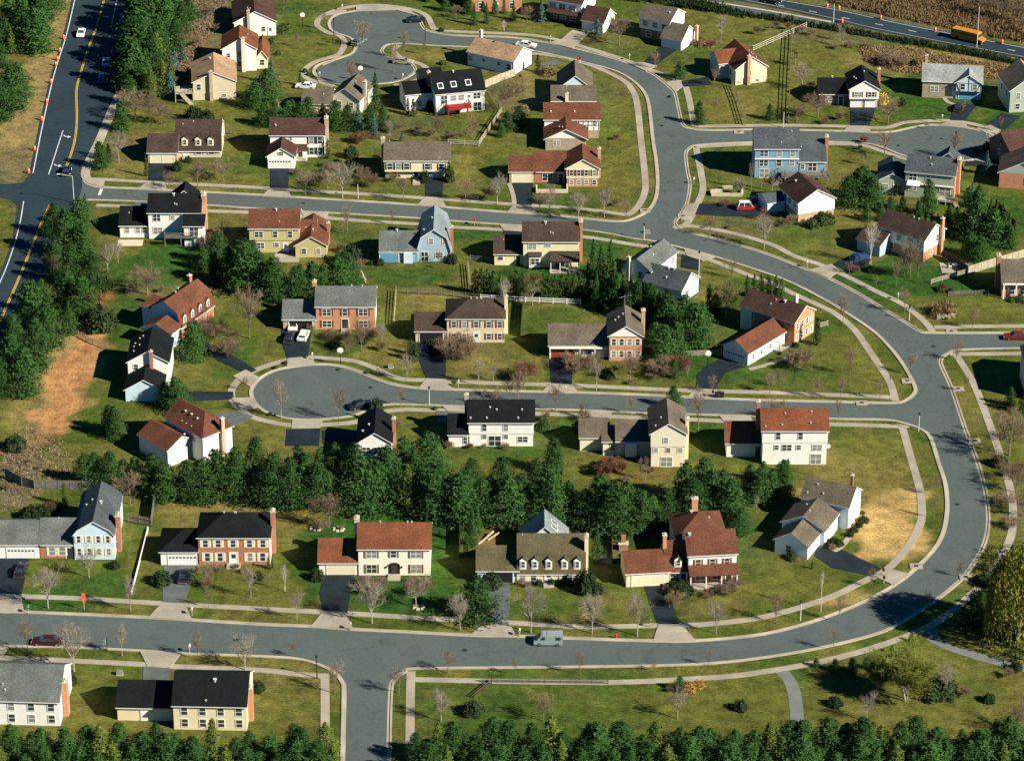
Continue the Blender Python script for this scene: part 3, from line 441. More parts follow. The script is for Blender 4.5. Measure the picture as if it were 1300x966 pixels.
# ------------------------------------------------------------------ driveways: asphalt polygon, concrete apron
DR = [
 ('three dormer house',[(189,205),(221,205),(209,231.5),(188.5,231)],[(188.6,230.5),(208.4,231.6),(213,243.5),(174,241.2)],0),
 ('white house with brown gabled garage',[(343.3,212),(367,212),(366,240),(343,239)],[(343,239.5),(366,240.5),(370,252),(332,249.8)],0),
 ('olive split-level house',[(540.5,226),(563.6,226),(561,252),(540,251)],[(540,250.5),(561,252),(567,264.5),(529,261.8)],0),
 ('long red brick-planter house',[(651,229),(676.6,229),(675,261),(655,260)],[(652,260),(676,261.5),(684,273.8),(643,271.2)],0),
 ('tan ranch house',[(684,83),(704,76),(713,80),(692,87)],[(690,72),(706,74),(722,77),(700,71)],1),
 ('brown house with blue spruces',[(726.5,38),(749,41),(732.5,57),(711,52)],[(711,51.5),(732,56.5),(727,62.5),(697,55)],2),
 ('twin-roofed white house with garage doors',[(837.4,60),(861,63),(832,83),(817,79.5)],[(817,80),(834,84.5),(820,91),(797,81)],0),
 ('red roofed pale yellow house',[(864,104),(898,98),(904,108),(868,111)],[(846,105),(864,101.6),(866,111),(857,118)],0),
 ('white house with red shutters',[(1079.2,137),(1112.5,137),(1103,161),(1080,160.5)],[(1079,160.4),(1102,160.7),(1106,169),(1069,168)],0),
 ('half-timbered grey roofed house',[(1212,131),(1240,133),(1225,154),(1206,153.6)],[(1205,153.8),(1224,154.4),(1229,163.5),(1193,160.2)],0),
 ('tan roofed house at the right edge',[(1252,158),(1272.3,144),(1296,148),(1276,165)],[(1240,163),(1258,159.5),(1270,166),(1252,170)],0),
 ('brown roofed white gable house',[(888,259),(933,258.5),(985,261),(978,276),(923,275),(882,272.5)],[(872,260),(888,259),(882,273),(864,273.5)],0),
 ('rear of the grey green house',[(1226,205),(1300,205),(1300,213),(1225,211)],[(1236,203.5),(1262,193),(1266,200),(1250,207)],0),
 ('brick and white house with tall chimney',[(1056,336),(1084,322),(1108,330),(1080,346)],[(1026,343.5),(1056,336),(1066,344.4),(1052,354)],0),
 ('big white black-roofed house',[(170,256),(188,256.5),(190,272),(174,272)],None,1),
 ('yellow red-roofed house',[(381,268),(417,269),(414,282),(385,280)],[(380,268),(417,270.5),(412,276),(386,275)],2),
 ('yellow brown-roofed house',[(638,292),(664,293),(664,310),(642,310)],[(633,284.6),(665,286.5),(664,294.6),(640,293.3)],0),
 ('rotated grey-green house',[(866,323),(887,330),(888,344),(864,340)],[(868,315.8),(910,326.5),(892,332),(872,325.5)],0),
 ('grey roofed brick house',[(357,418),(396,418),(391,454),(365,456),(358,436)],[(365,455.5),(394,453),(402,463.5),(364,467)],0),
 ('cream hip-roofed house',[(530,434),(566,434),(566,482),(541.8,482),(531,455.5)],[(541.5,481),(566,482),(575,495),(531,493.5)],0),
 ('orange brick house with red garage door',[(697,452),(727.7,452),(726,488),(700,488)],[(698,487.5),(726,488),(734,499),(688,497.8)],0),
 ('rotated brick and white garage house',[(917,455),(946,466),(921.6,473),(907,495),(883.5,495),(885,475.6),(899,463)],[(883.6,494),(907,495),(914,506.5),(872,505)],0),
 ('white black-roofed house by the dirt slope',[(232,497),(296,497.4),(297,507),(232,510)],None,0),
 ('rotated red roofed house with dormers',[(245,432),(262,434),(302,455),(326,470),(315,476),(276,458)],None,0),
 ('rust roofed white hip house',[(262,528),(299,521),(322,529),(297.6,541)],None,1),
 ('black gable house among the pines',[(364,545),(407,544),(405,566),(362,566)],[(371,533),(410,533.3),(406,544),(370,544)],0),
 ('second driveway of the black gable house',[(409,547),(455,546),(455,560),(409,560)],None,0),
 ('white black-roofed house with patio door',[(553,522),(592,523),(590,536),(556,536)],[(560,514.5),(592,515.5),(590,524),(568,522.5)],1),
 ('cream three-part house',[(744,529),(770,530),(770,538),(744,537)],[(742,521),(776,522),(777,531.5),(742,529.5)],0),
 ('long white three storey house',[(922,535),(954,536.5),(954,548),(922,546)],[(912,527),(953,528.5),(956,538),(920,536.5)],0),
 ('ice blue gambrel house',[(-30,709),(37,709),(27,757),(-30,756)],[(-30,753),(26,755.5),(31,778),(-30,776)],0),
 ('brick house with black hip roof',[(208,717),(249,717),(234,768),(206,767)],[(206,765),(235,766.7),(244,788),(188,784.5)],1),
 ('white house with arched porch',[(410,730),(449,730),(441,778),(410.3,777),(406,754)],[(410.5,776),(438,777.8),(449,799.5),(394,796)],0),
 ('olive house with five dormers',[(606,737),(645,737),(648,752),(645,789),(619.5,788),(623,764),(606,748)],[(619,787),(645.5,788.2),(655,808),(597,806.5)],1),
 ('red roofed house with front porch',[(818,744),(846,744),(863,793),(835.3,793),(825,767)],[(836,793),(865,793.2),(884,814),(829,814)],0),
 ('white house with olive gables',[(1036,696),(1061,694),(1119,722),(1106,731.5),(1056,720.7),(1034,705.8)],[(1117,728.6),(1128.6,722.5),(1157,729.5),(1135,743.5),(1108,731)],0),
 ('bottom black roofed house',[(181.5,846),(216,848),(211,900),(181.5,900)],[(177,826),(230,829.5),(217,847),(187,846)],1),
 ('bottom grey roofed house',None,[(-30,819),(12,820),(0,837),(-30,836)],0)]
for k, (nm, a, ap, t) in enumerate(DR):
    if a: plate('driveway', [G(*p) for p in a], -.02, .072 if t != 2 else .074, [M['drive'], M['gdrive'], M['concrete']][t], '%s driveway at the %s' % (['black asphalt', 'worn grey asphalt', 'pale concrete'][t], nm), 'driveway')
    if ap: plate('driveway_apron', [G(*p) for p in ap], -.02, .165, M['concrete'], 'pale concrete apron between kerb and driveway of the %s' % nm.replace('second driveway of the ', ''), 'driveway')
# aprons and grass pockets of the bulbs
for k, pts in enumerate([[(296,478),(312,470),(330,480),(318,492)],[(294,506),(320,505),(330,517),(306,522)],[(409,83),(428,73),(440,71),(410,84)],[(402,99),(420,108),(430,112),(405,107)],[(452,9),(480,6),(520,12),(527,20),(502,13.4),(452,15.2)],[(414,20),(430,14),(440,14),(428,19.5)],[(110,228),(133,229),(131,238),(110,232)],[(864,280),(872,270),(884,262),(876,282)],[(1244,162),(1262,171),(1266,178),(1256,172)],[(640,0),(640,0.2),(641,0)]]):
    if k == 9: continue
    plate('driveway_apron', [G(*p) for p in pts], -.02, .16, M['concrete'], ['concrete apron at the west edge of the lower cul-de-sac','concrete apron at the south west edge of the lower cul-de-sac','narrow concrete apron left of the upper cul-de-sac','concrete apron at the bottom of the upper cul-de-sac','long concrete apron along the top of the upper cul-de-sac','small concrete apron at the upper cul-de-sac corner','concrete corner slab by the stop line','concrete slab at the middle junction','concrete apron right of the far cul-de-sac'][k], 'driveway')
# ================================================================== HOUSE KIT
WINC = {}
def win_mesh(w, h, sub=False, kind='dh', fm='trim'):
    k = ('w', round(w, 2), round(h, 2), sub, kind, fm)
    if k in WINC: return WINC[k]
    mb = MB(); t = .10
    mb.box(-w/2-t, w/2+t, -.07, 0, -t, 0); mb.box(-w/2-t, w/2+t, -.07, 0, h, h+t)
    mb.box(-w/2-t, -w/2, -.07, 0, 0, h); mb.box(w/2, w/2+t, -.07, 0, 0, h)
    if kind == 'dh': mb.box(-w/2, w/2, -.055, 0, h*.5-.035, h*.5+.035)
    if w > 1.35:
        n = 2 if w < 2.4 else 3
        for i in range(1, n): x = -w/2 + w*i/n; mb.box(x-.05, x+.05, -.06, 0, 0, h)
    fr = mb
    if sub:
        mb.box(-w/2, w/2, -.03, 0, 0, h, 1)
        WINC[k] = (mb.mesh('window', [M[fm], M['glass']]), None)
    else:
        g = MB(); g.box(-w/2, w/2, -.03, -.004, 0, h)
        WINC[k] = (fr.mesh('window', M[fm]), g.mesh('pane', M['glass']))
    return WINC[k]
CUC = {}
def win_curtain(w, h):
    k = (round(w, 2), round(h, 2))
    if k not in CUC:
        g = MB(); g.box(-w/2, w/2, -.03, -.004, 0, h); CUC[k] = g.mesh('pane', M['curtain'])
    return CUC[k]
SHC = {}
def shutter_mesh(h, m, w=.42):
    k = (round(h, 2), m, w)
    if k not in SHC:
        mb = MB(); mb.box(-w/2, w/2, -.06, 0, -.05, h+.05); mb.box(-w/2+.06, w/2-.06, -.075, -.06, .05, h/2-.03); mb.box(-w/2+.06, w/2-.06, -.075, -.06, h/2+.03, h-.05)
        SHC[k] = mb.mesh('shutter', M[m])
    return SHC[k]
class Wing: pass
class House:
    def __init__(s, short, label, kind='house'):
        s.short = short; s.label = label; s.root = None; s.wings = []
        HOUSES.append(s)
    def wing(s, a=None, x1=None, w=None, h=5.5, d=8.5, rise=2.0, ridge='x', wall='white', roof='brown', rz=None, at=None, prof=None, hip=False, low=None, ov=.35, rk=.28, trim='trim', hipR=True, hipL=True, line=None):
        """a: survey pixel of the front left eave corner; line: two pixels of the eave line (gives the turn)"""
        if line:
            p0 = P(*line[0], h); p1 = P(*line[1], h); rz = math.degrees(math.atan2(p1.y - p0.y, p1.x - p0.x)) if rz is None else rz
            if a is None: a = line[0]
            if w is None:
                uu = Vector((math.cos(R(rz)), math.sin(R(rz)), 0)); w = (p1 - p0).dot(uu)
        g = Wing()
        if rz is None: rz = math.degrees(s.root.rotation_euler.z) if s.root else 0
        u = Vector((math.cos(R(rz)), math.sin(R(rz)), 0)); v = Vector((-u.y, u.x, 0))
        if at is not None:
            p = s.root.matrix_basis @ Vector((at[0], at[1], 0)); p.z = 0
        else:
            p = P(*a, h); 
            if w is None:
                lo, hi = 0.5, 60.
                for _ in range(40):
                    m_ = (lo + hi) / 2
                    if PX(p + u * m_)[0] < x1: lo = m_
                    else: hi = m_
                w = lo
            fo, so = (ov, rk) if ridge == 'x' else (rk, ov)
            if hip: fo = so = ov
            p = p + v * fo + u * so; w -= 2 * so; p.z = 0
        if s.root is None:
            s.root = thing('house', s.label, 'house', p, R(rz)); s.rz = rz
            s.root['group'] = 'houses of the subdivision'
            s.c = p + u * w / 2 + v * d / 2
            bpy.context.view_layer.update()
        inv = Matrix.Rotation(-R(s.rz), 4, 'Z') @ Matrix.Translation(-s.root.location)
        g.loc = inv @ p; g.rz = R(rz - s.rz); g.w, g.d, g.h, g.rise, g.ridge, g.prof, g.hip = w, d, h, rise, ridge, prof, hip
        span, L = (d, w) if ridge == 'x' else (w, d)
        g.span, g.L = span, L
        mp = (lambda l, t, z: (l, t, z)) if ridge == 'x' else (lambda l, t, z: (t, l, z))
        if hip:
            mb = MB(); z0 = low[0] if low else 0
            mb.box(0, w, 0, d, z0, h); mb.build('wall', W[wall], s.root, g.loc, g.rz)
            rf = MB(); o = ov; A = [mp(-o, -o, h), mp(L+o, -o, h), mp(L+o, span+o, h), mp(-o, span+o, h)]
            hl = span/2 if hipL else -o; hr = L - span/2 if hipR else L + o
            r0 = mp(hl, span/2, h + rise + .18); r1 = mp(hr, span/2, h + rise + .18)
            T = [(x, y, z + .16) for x, y, z in A]
            rf.face([T[0], T[1], r1, r0]); rf.face([T[2], T[3], r0, r1]); rf.face([T[1], T[2], r1], 0 if hipR else 2); rf.face([T[3], T[0], r0], 0 if hipL else 2)
            for i in range(4): j = (i+1) % 4; rf.face([A[i], A[j], T[j], T[i]], 1)
            rf.face(A[::-1], 1)
            g.roof = rf.build('roof', [RF[roof], M[trim], W[wall]], s.root, g.loc, g.rz)
            pr = [(0, h), (span/2, h + rise), (span, h)]
        else:
            if prof is None: pr = [(0, h), (span/2, h + rise), (span, h)]
            elif prof == 'gambrel': pr = [(0, h), (.75, h + rise[0]), (span/2, h + rise[0] + rise[1]), (span - .75, h + rise[0]), (span, h)]
            elif prof == 'shed': pr = [(0, h), (span, h + rise)]
            elif prof == 'salt': pr = [(0, h), (span*.36, h + rise), (span, h - .9)]
            mb = MB(); z0 = low[0] if low else 0
            poly = [(0, z0)] + pr + [(span, z0)]
            n = len(poly)
            mb.face([mp(0, t, z) for t, z in poly][::-1]); mb.face([mp(L, t, z) for t, z in poly])
            for i in range(n):
                j = (i+1) % n; (t0, za), (t1, zb) = poly[i], poly[j]
                mb.face([mp(0, t0, za), mp(L, t0, za), mp(L, t1, zb), mp(0, t1, zb)])
            mb.build('wall', W[wall], s.root, g.loc, g.rz)
            rf = MB(); q = list(pr)
            def ext(p0, p1, o):
                dd = Vector((p0[0]-p1[0], p0[1]-p1[1])); 
                dd = dd / max(abs(dd.x), .25) * o if abs(dd.x) > .3 else dd.normalized() * o
                return (p0[0] + dd.x, p0[1] + dd.y)
            q[0] = ext(pr[0], pr[1], ov); 
            q[-1] = ext(pr[-1], pr[-2], ov)
            for i in range(len(q) - 1):
                (t0, za), (t1, zb) = q[i], q[i+1]
                a_, b_ = -rk, L + rk; up, dn = .20, .02
                rf.face([mp(a_, t0, za+up), mp(b_, t0, za+up), mp(b_, t1, zb+up), mp(a_, t1, zb+up)], 0)
                rf.face([mp(a_, t0, za+dn), mp(a_, t1, zb+dn), mp(b_, t1, zb+dn), mp(b_, t0, za+dn)], 1)
                for e in (a_, b_): rf.face([mp(e, t0, za+dn), mp(e, t1, zb+dn), mp(e, t1, zb+up), mp(e, t0, za+up)], 1)
            for k in (0, -1):
                t0, za = q[k]; rf.face([mp(-rk, t0, za+dn), mp(L+rk, t0, za+dn), mp(L+rk, t0, za+up), mp(-rk, t0, za+up)], 1)
            g.roof = rf.build('roof', [RF[roof], M[trim]], s.root, g.loc, g.rz)
        if low:
            mb = MB(); mb.box(.12, w-.12, .12 if len(low) < 3 else low[2], d-.12, 0, low[0]+.1); mb.build('lower_wall', W[low[1]], s.root, g.loc, g.rz)
        g.pr = pr; g.low = low; s.wings.append(g); return g
    # local point of a wing in house space
    def T(s, g, x, y, z=0):
        c, n = math.cos(g.rz), math.sin(g.rz); return (g.loc.x + c*x - n*y, g.loc.y + n*x + c*y, z)
    def zroof(s, g, t):
        for (t0, z0), (t1, z1) in zip(g.pr, g.pr[1:]):
            if t0 - 1e-6 <= t <= t1 + 1e-6: return z0 + (z1 - z0) * (t - t0) / (t1 - t0)
        return g.h
    def face(s, g, f, x, z, out=0.0):
        inset = 0
        if g.low and z < g.low[0] - .3: inset = -.12 if len(g.low) < 3 or f != 'S' else -g.low[2]
        out = out + inset
        if f == 'S': return s.T(g, x, -out, z), g.rz
        if f == 'N': return s.T(g, x, g.d + out, z), g.rz + math.pi
        if f == 'E': return s.T(g, g.w + out, x, z), g.rz + math.pi/2
        return s.T(g, -out, x, z), g.rz - math.pi/2
    def win(s, g, f, xs, z, w=1.0, h=1.35, sh=None, fr='trim', sw=.42):
        """windows at fractions xs along face f"""
        L = g.w if f in 'SN' else g.d
        fm, gm_ = win_mesh(w, h, fm=fr)
        for x in xs:
            p, r = s.face(g, f, x*L, z, .002)
            o = link('window', fm, s.root, p, r)
            link('pane', gm_ if random.random() > .3 else win_curtain(w, h), o, (0, 0, 0))
            if sh:
                for sg in (-1, 1): link('shutter', shutter_mesh(h, sh, sw), o, (sg*(w/2+.12+sw/2), 0, 0))
    def door(s, g, f, x, w=1.0, h=2.1, m='door', z=0.0, surround='trim'):
        L = g.w if f in 'SN' else g.d
        p, r = s.face(g, f, x*L, z, .002)
        mb = MB(); mb.box(-w/2, w/2, -.05, 0, 0, h, 0); mb.box(-w/2-.16, -w/2, -.09, 0, 0, h+.18, 1); mb.box(w/2, w/2+.16, -.09, 0, 0, h+.18, 1); mb.box(-w/2, w/2, -.09, 0, h, h+.18, 1)
        mb.box(-w*.3, w*.3, -.06, -.05, h*.55, h*.9, 2)
        o = mb.build('door', [M[m], M[surround], M['glass']], s.root, p, r)
        k = MB(); k.box(w*.33, w*.39, -.10, -.05, h*.45, h*.5); k.build('door_handle', M['chrome'], o)
    def patio(s, g, f, x, w=1.9, z=.1, h=2.05): s.win(g, f, [x], z, w, h)
    def gdoor(s, g, f, x, w=4.8, h=2.1, m='white', wins=False, open_=False):
        L = g.w if f in 'SN' else g.d
        p, r = s.face(g, f, x*L, 0.02, .002); mb = MB()
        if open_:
            mb.box(-w/2, w/2, -.02, 0, 0, h, 2)  # open garage: dark sheet painted for the shade inside
        else:
            n = 4
            for i in range(n): mb.box(-w/2, w/2, -.06, 0, h*i/n + .015, h*(i+1)/n - .015, 0)
            mb.box(-w/2, w/2, -.03, 0, 0, h, 0)
        mb.box(-w/2-.15, -w/2, -.09, 0, 0, h+.15, 1); mb.box(w/2, w/2+.15, -.09, 0, 0, h+.15, 1); mb.box(-w/2, w/2, -.09, 0, h, h+.15, 1)
        o = mb.build('garage_door', [M[m], M['trim'], M['dark']], s.root, p, r)
        if wins and not open_:
            k = MB(); n = 8 if w > 3 else 4
            for i in range(n): x0 = -w/2 + w*(i+.18)/n; k.box(x0, x0 + w*.64/n, -.075, -.06, h*.70, h*.86)
            k.build('pane', M['glass'], o)
    def chim(s, g, x, y, w=.9, d=1.4, z1=None, m='brick', z0=0, cap='stonec', base=None):
        """x, y metres in the wing frame"""
        if z1 is None: z1 = g.h + g.rise + 1.2
        w *= .82; d *= .9; z1 = max(z1 - .35, g.h + 1)
        mb = MB(); mb.box(-w/2, w/2, -d/2, d/2, z0, z1)
        if base: mb.box(-w/2-.02, w/2+.03, -base/2, base/2, z0, g.h*.55)
        c = mb.build('chimney', W[m] if m in W else M[m], s.root, s.T(g, x, y, 0), g.rz)
        k = MB(); k.box(-w/2-.08, w/2+.08, -d/2-.08, d/2+.08, z1, z1+.14)
        k.build('chimney_cap', M[cap], c)
        f = MB(); 
        for yy in ([0] if d < 1.2 else [-d*.22, d*.22]): f.tube((0, yy, z1+.1), (0, yy, z1+.45), .14, .14, 8)
        f.build('flue', M['stonec'], c)
    def vents(s, g, pts, sz=.35, m='pole'):
        sz *= .72
        """roof vents: (l fraction, t fraction across the span)"""
        for (lf, tf) in pts:
            t = tf*g.span; l = lf*g.L; z = s.zroof(g, t)
            x, y = (l, t) if g.ridge == 'x' else (t, l)
            mb = MB(); mb.tube((x, y, z), (x, y, z+.2+sz*.7), sz*.32, sz*.32, 7); mb.box(x-sz/2, x+sz/2, y-sz/2, y+sz/2, z+.2+sz*.7, z+.27+sz*.7)
            mb.build('roof_vent', M[m], g.roof)
    def sky(s, g, pts, w=1.0, h=1.2):
        for (lf, tf) in pts:
            t = tf*g.span; l = lf*g.L
            def q(l_, t_, e): 
                z = s.zroof(g, min(max(t_, 0), g.span)) + .22 + e
                return (l_, t_, z) if g.ridge == 'x' else (t_, l_, z)
            mb = MB()
            for k, (ww, hh, e) in enumerate(((w, h, .07), (w-.3, h-.3, .10))):
                a = [q(l-ww/2, t-hh/2, 0), q(l+ww/2, t-hh/2, 0), q(l+ww/2, t+hh/2, 0), q(l-ww/2, t+hh/2, 0)]
                mb.hexa(a + [(x, y, z+e) for x, y, z in a], k)
            mb.build('skylight', [M['white'], M['glass']], g.roof)
    def dormer(s, g, xs, z, w=1.25, h=1.5, wall='white', roof='brown', proj=.1, f='S'):
        for x in xs:
            if f == 'S': p = s.T(g, x*g.w, 0, 0); r = g.rz
            else: p = s.T(g, g.w, x*g.d, 0); r = g.rz + math.pi/2
            mb = MB(); dd = 2.4; y0 = proj
            mb.box(-w/2, w/2, y0, y0+dd, z-.3, z+h); 
            mb.face([(-w/2, y0, z+h), (w/2, y0, z+h), (0, y0, z+h+w*.42)]); mb.face([(w/2, y0+dd, z+h), (-w/2, y0+dd, z+h), (0, y0+dd, z+h+w*.42)])
            c = mb.build('dormer', W[wall], s.root, p, r)
            rf = MB(); e = .14
            for sg in (-1, 1):
                a = [(0, y0-.12, z+h+w*.42+.03), (0, y0+dd, z+h+w*.42+.03), (sg*(w/2+e), y0+dd, z+h-e*.8+.03), (sg*(w/2+e), y0-.12, z+h-e*.8+.03)]
                rf.hexa(a + [(x_, y_, z_+.09) for x_, y_, z_ in a])
            rf.build('dormer_roof', RF[roof], c)
            link('window', win_mesh(w*.52, h*.72, True)[0], c, (0, y0-.002, z+.15))
    def deck(s, g, x0, x1, y0, y1, z=2.4, m='greywood', stairs=None, rail=True):
        """deck in the wing frame; y negative is out front"""
        mb = MB(); mb.box(x0, x1, y0, y1, z-.2, z)
        for x in (x0+.1, (x0+x1)/2, x1-.1):
            for y in (y0+.1, y1-.1): mb.box(x-.08, x+.08, y-.08, y+.08, 0, z-.2)
        c = mb.build('deck', M[m], s.root, s.T(g, 0, 0, 0), g.rz)
        if rail:
            k = MB(); pts = [(x0, y1), (x0, y0), (x1, y0), (x1, y1)]
            for a, b in zip(pts, pts[1:]):
                L = math.dist(a, b); n = max(2, int(L/.35))
                k.bar((*a, z+.95), (*b, z+.95), .1)
                k.bar((*a, z+.12), (*b, z+.12), .07)
                for i in range(n+1): x = a[0]+(b[0]-a[0])*i/n; y = a[1]+(b[1]-a[1])*i/n; k.bar((x, y, z), (x, y, z+.92), .06)
            k.build('railing', M[m], c)
        if stairs:
            k = MB(); n = max(3, int(z/.2)); sx, sy, dx, dy = stairs
            for i in range(n):
                zz = z*(1 - i/n); x = sx+dx*i*.27; y = sy+dy*i*.27
                k.box(x-.5, x+.5, y-.18, y+.18, max(0, zz-.25), zz)
            k.build('deck_stair', M[m], c)
    def porch(s, g, x0, x1, dep, z, rise=.9, roof='brown', cols=3, f=0.0, m='trim'):
        """lean-to roof on posts in front of the wing"""
        y0, y1 = f - dep, f
        mb = MB(); mb.hexa([(x0, y0-.25, z), (x1, y0-.25, z), (x1, y1-.01, z+rise), (x0, y1-.01, z+rise), (x0, y0-.25, z+.16), (x1, y0-.25, z+.16), (x1, y1-.01, z+rise+.16), (x0, y1-.01, z+rise+.16)])
        c = mb.build('porch_roof', RF[roof], s.root, s.T(g, 0, 0, 0), g.rz)
        if cols:
            k = MB()
            for i in range(cols):
                x = x0 + .25 + (x1-x0-.5)*i/max(1, cols-1); k.box(x-.09, x+.09, y0, y0+.18, .12, z+.1)
            k.box(x0+.1, x1-.1, y0-.02, y0+.16, z-.22, z-.01)
            k.build('porch_posts', M[m], s.root, s.T(g, 0, 0, 0), g.rz)
            k = MB(); k.box(x0, x1, y0-.1, y1-.01, 0, .12); k.build('porch_floor', M['concrete'], s.root, s.T(g, 0, 0, 0), g.rz)
    def steps(s, g, x, w=1.6, d=1.4):
        mb = MB(); mb.box(x-w/2, x+w/2, -d, -.01, 0, .32); mb.box(x-w/2, x+w/2, -d-.35, -d, 0, .16)
        mb.build('front_step', M['concrete'], s.root, s.T(g, 0, 0, 0), g.rz)
HOUSES = []
# ================================================================== HOUSES (far rows first)
H = House('three-dormer house', 'brown roofed house with three cream dormers and two cream garage doors')
g = H.wing(a=(221.6,187.2), x1=281.5, h=2.6, d=8.6, rise=(2.5,2.1), prof='gambrel', wall='pink', roof='brown')
H.dormer(g, [.2,.5,.78], 2.95, 1.35, 1.5, 'paleyellow', 'brown', .0); H.door(g,'S',.21,m='white'); H.win(g,'S',[.5,.79],.8,1.1,1.3,'shut_blue',sw=.3); H.vents(g,[(.15,.35),(.38,.42)])
H.win(g,'E',[.35,.65],3.3,.9,1.2); H.steps(g,2.2)
q = H.wing(a=(185.7,194.6), x1=226, h=2.6, d=8.4, rise=2.6, wall='tbrick', roof='brown'); H.gdoor(q,'S',.28,2.5,m='creamp'); H.gdoor(q,'S',.68,2.5,m='creamp')
H = House('tan gable house', 'cream house with tan roof and wooden deck near the upper left pines')
g = H.wing(line=((243,105.6),(301,103.6)), rz=5, h=4.4, d=12, rise=2.2, ridge='y', wall='tan', roof='tan')
H.chim(g, 4.1, -.35, .9, .7, 7.4, 'tbrick', base=.9); H.win(g,'S',[.13],2.5,.9,1.4); H.win(g,'S',[.72],.6,.9,.7); H.vents(g,[(.75,.42)],.7)
H.deck(g,-4.2,0,-1.2,3.2,2.3,'lightwood',(-2.6,-1.4,.75,-.4)); H.win(g,'E',[.3,.7],2.6)
H = House('red roofed gable house', 'white gabled house with red roof and wide beige chimney at upper left')
g = H.wing(line=((280,63.4),(327,62.6)), h=5.5, d=9, rise=2.3, ridge='y', wall='white', roof='red')
H.chim(g,4.9,-.4,1.0,.8,8.6,'beige',base=.9); H.win(g,'S',[.18],3.4,.6,1.0); H.win(g,'S',[.5],1.2,.8,1.1); H.win(g,'S',[.5],3.6,.8,1.1); H.vents(g,[(.3,.7),(.6,.75)])
q = H.wing(a=(324,74), x1=341, h=2.8, d=10, rise=1.6, ridge='y', wall='cream', roof='red'); H.win(q,'S',[.5],.9)
H = House('brown roofed gable house', 'bright white gable house with dark brown roof and slim chimney at upper left')
g = H.wing(line=((295.5,29.8),(352,27.8)), h=3.6, d=14, rise=2.6, ridge='y', wall='white', roof='dbrown')
H.chim(g,3.4,-.35,.8,.7,7.0,'tbrick'); H.win(g,'S',[.12,.7],1.2,.8,1.1); H.door(g,'S',.86,.9,m='white'); H.vents(g,[(.2,.4),(.3,.34)])
H.win(g,'E',[.2,.45,.7],1.4)
H = House('top edge house', 'white two storey house cut off by the top edge of the view')
g = H.wing(a=(312,-28), x1=354, h=5.2, d=8, rise=2, wall='white', roof='dbrown'); H.win(g,'S',[.2,.5,.8],3.3); H.win(g,'S',[.2,.5,.8],.8)
H = House('low taupe roofed house', 'taupe roofed house hidden by pines below the upper cul-de-sac')
g = H.wing(line=((417,123.5),(456,130.5)), rz=-17, h=3.4, d=9.2, rise=2.4, ridge='y', wall='beige', roof='taupe')
H.chim(g,g.w+.3,3,.9,1.3,7.2,'pink'); H.win(g,'S',[.3,.7],1.2); H.vents(g,[(.6,.6)]); H.win(g,'E',[.6],2.2)
q = H.wing(a=(382,132.5), w=7.2, h=2.6, d=8, rise=1.9, rz=-3, wall='tan', roof='taupe'); H.vents(q,[(.7,.3)])
H = House('brown roofed garage gable house', 'white house with dark brown roof and white gabled garage in front')
g = H.wing(a=(341,172.5), x1=413, h=5.3, d=8.4, rise=2.2, wall='white', roof='dbrown')
H.win(g,'S',[.76,.92],3.3,.95,1.45,'shut_b',sw=.3); H.win(g,'S',[.76,.92],.7,.95,1.6,'shut_b',sw=.3); H.win(g,'S',[.38],4.1,.5,.7); H.chim(g,g.w+.4,3.2,1.0,2.0,8.4,'tbrick'); H.vents(g,[(.1,.25)],.6); H.win(g,'E',[.2,.8],3.2)
H.porch(g,5.4,8.2,2.0,2.4,.6,'dbrown',2); H.door(g,'S',.55,1.0)
q = H.wing(a=(337,199.4), x1=375.8, h=2.9, d=6.6, rise=1.9, ridge='y', wall='white', roof='dbrown'); H.gdoor(q,'S',.45,4.8,wins=True); H.win(q,'S',[.5],3.2,1.1,.7,fr='creamp')
H = House('olive split-level house', 'cream split-level house with olive roof and garage door at lower right')
g = H.wing(a=(486.5,204.6), x1=572, h=4.6, d=8.4, rise=2.4, wall='paleyellow', roof='taupe', low=(1.9,'paleyellow',.8))
H.win(g,'S',[.08,.21,.34],2.5,1.15,1.35,'shut_b',sw=.25); H.win(g,'S',[.66,.88],2.5,1.15,1.3,'shut_b',sw=.25); H.gdoor(g,'S',.72,2.5,1.7); H.door(g,'S',.485,1.0,3.6,z=.5); H.chim(g,-.45,4.6,1.0,1.3,8.2,'tbrick')
H.steps(g,6.9,1.6,2.6); H.win(g,'S',[.2],.4,1.1,.9); H.win(g,'E',[.3,.7],2.4)
H = House('red-decked white house', 'white black-roofed house with a bright red deck behind it')
g = H.wing(line=((552,120.8),(615.6,112)), rz=14, h=5.0, d=9.6, rise=3.2, wall='white', roof='black')
H.sky(g,[(.13,.16),(.40,.17),(.70,.18)],1.3,1.3); H.vents(g,[(.45,.46)],.7); H.win(g,'S',[.36,.52],3.0,1.3,1.3); H.win(g,'S',[.84],3.0,1.6,1.4); H.patio(g,'S',.85,1.8); H.patio(g,'S',.17,1.4,2.5,1.9); H.win(g,'S',[.68],3.4,.7,.7)
H.deck(g,2.2,7.6,-3.0,-.02,2.2,'redwood'); H.chim(g,-.35,5.5,.9,1.4,8.6,'brick'); H.win(g,'W',[.3,.6],3.0)
q = H.wing(a=(514,121.6), w=7.0, h=4.0, d=6.5, rise=1.8, wall='white', roof='black')
H.win(q,'S',[.5],1.0,.8,1.2); q = H.wing(at=(-1.4,9.4), w=5, h=5.2, d=4, rise=1.5, wall='blue', roof='black')  # rear wing blue: shade on a white gable put into the siding colour
H = House('tan ranch house', 'long ranch house with tan roof turned toward the upper street')
g = H.wing(line=((591.5,66),(651,80.4)), rz=-31, h=3.4, d=8.2, rise=2.1, wall='ice', roof='tan')  # ice carries the blue tint of the shaded front in its colour
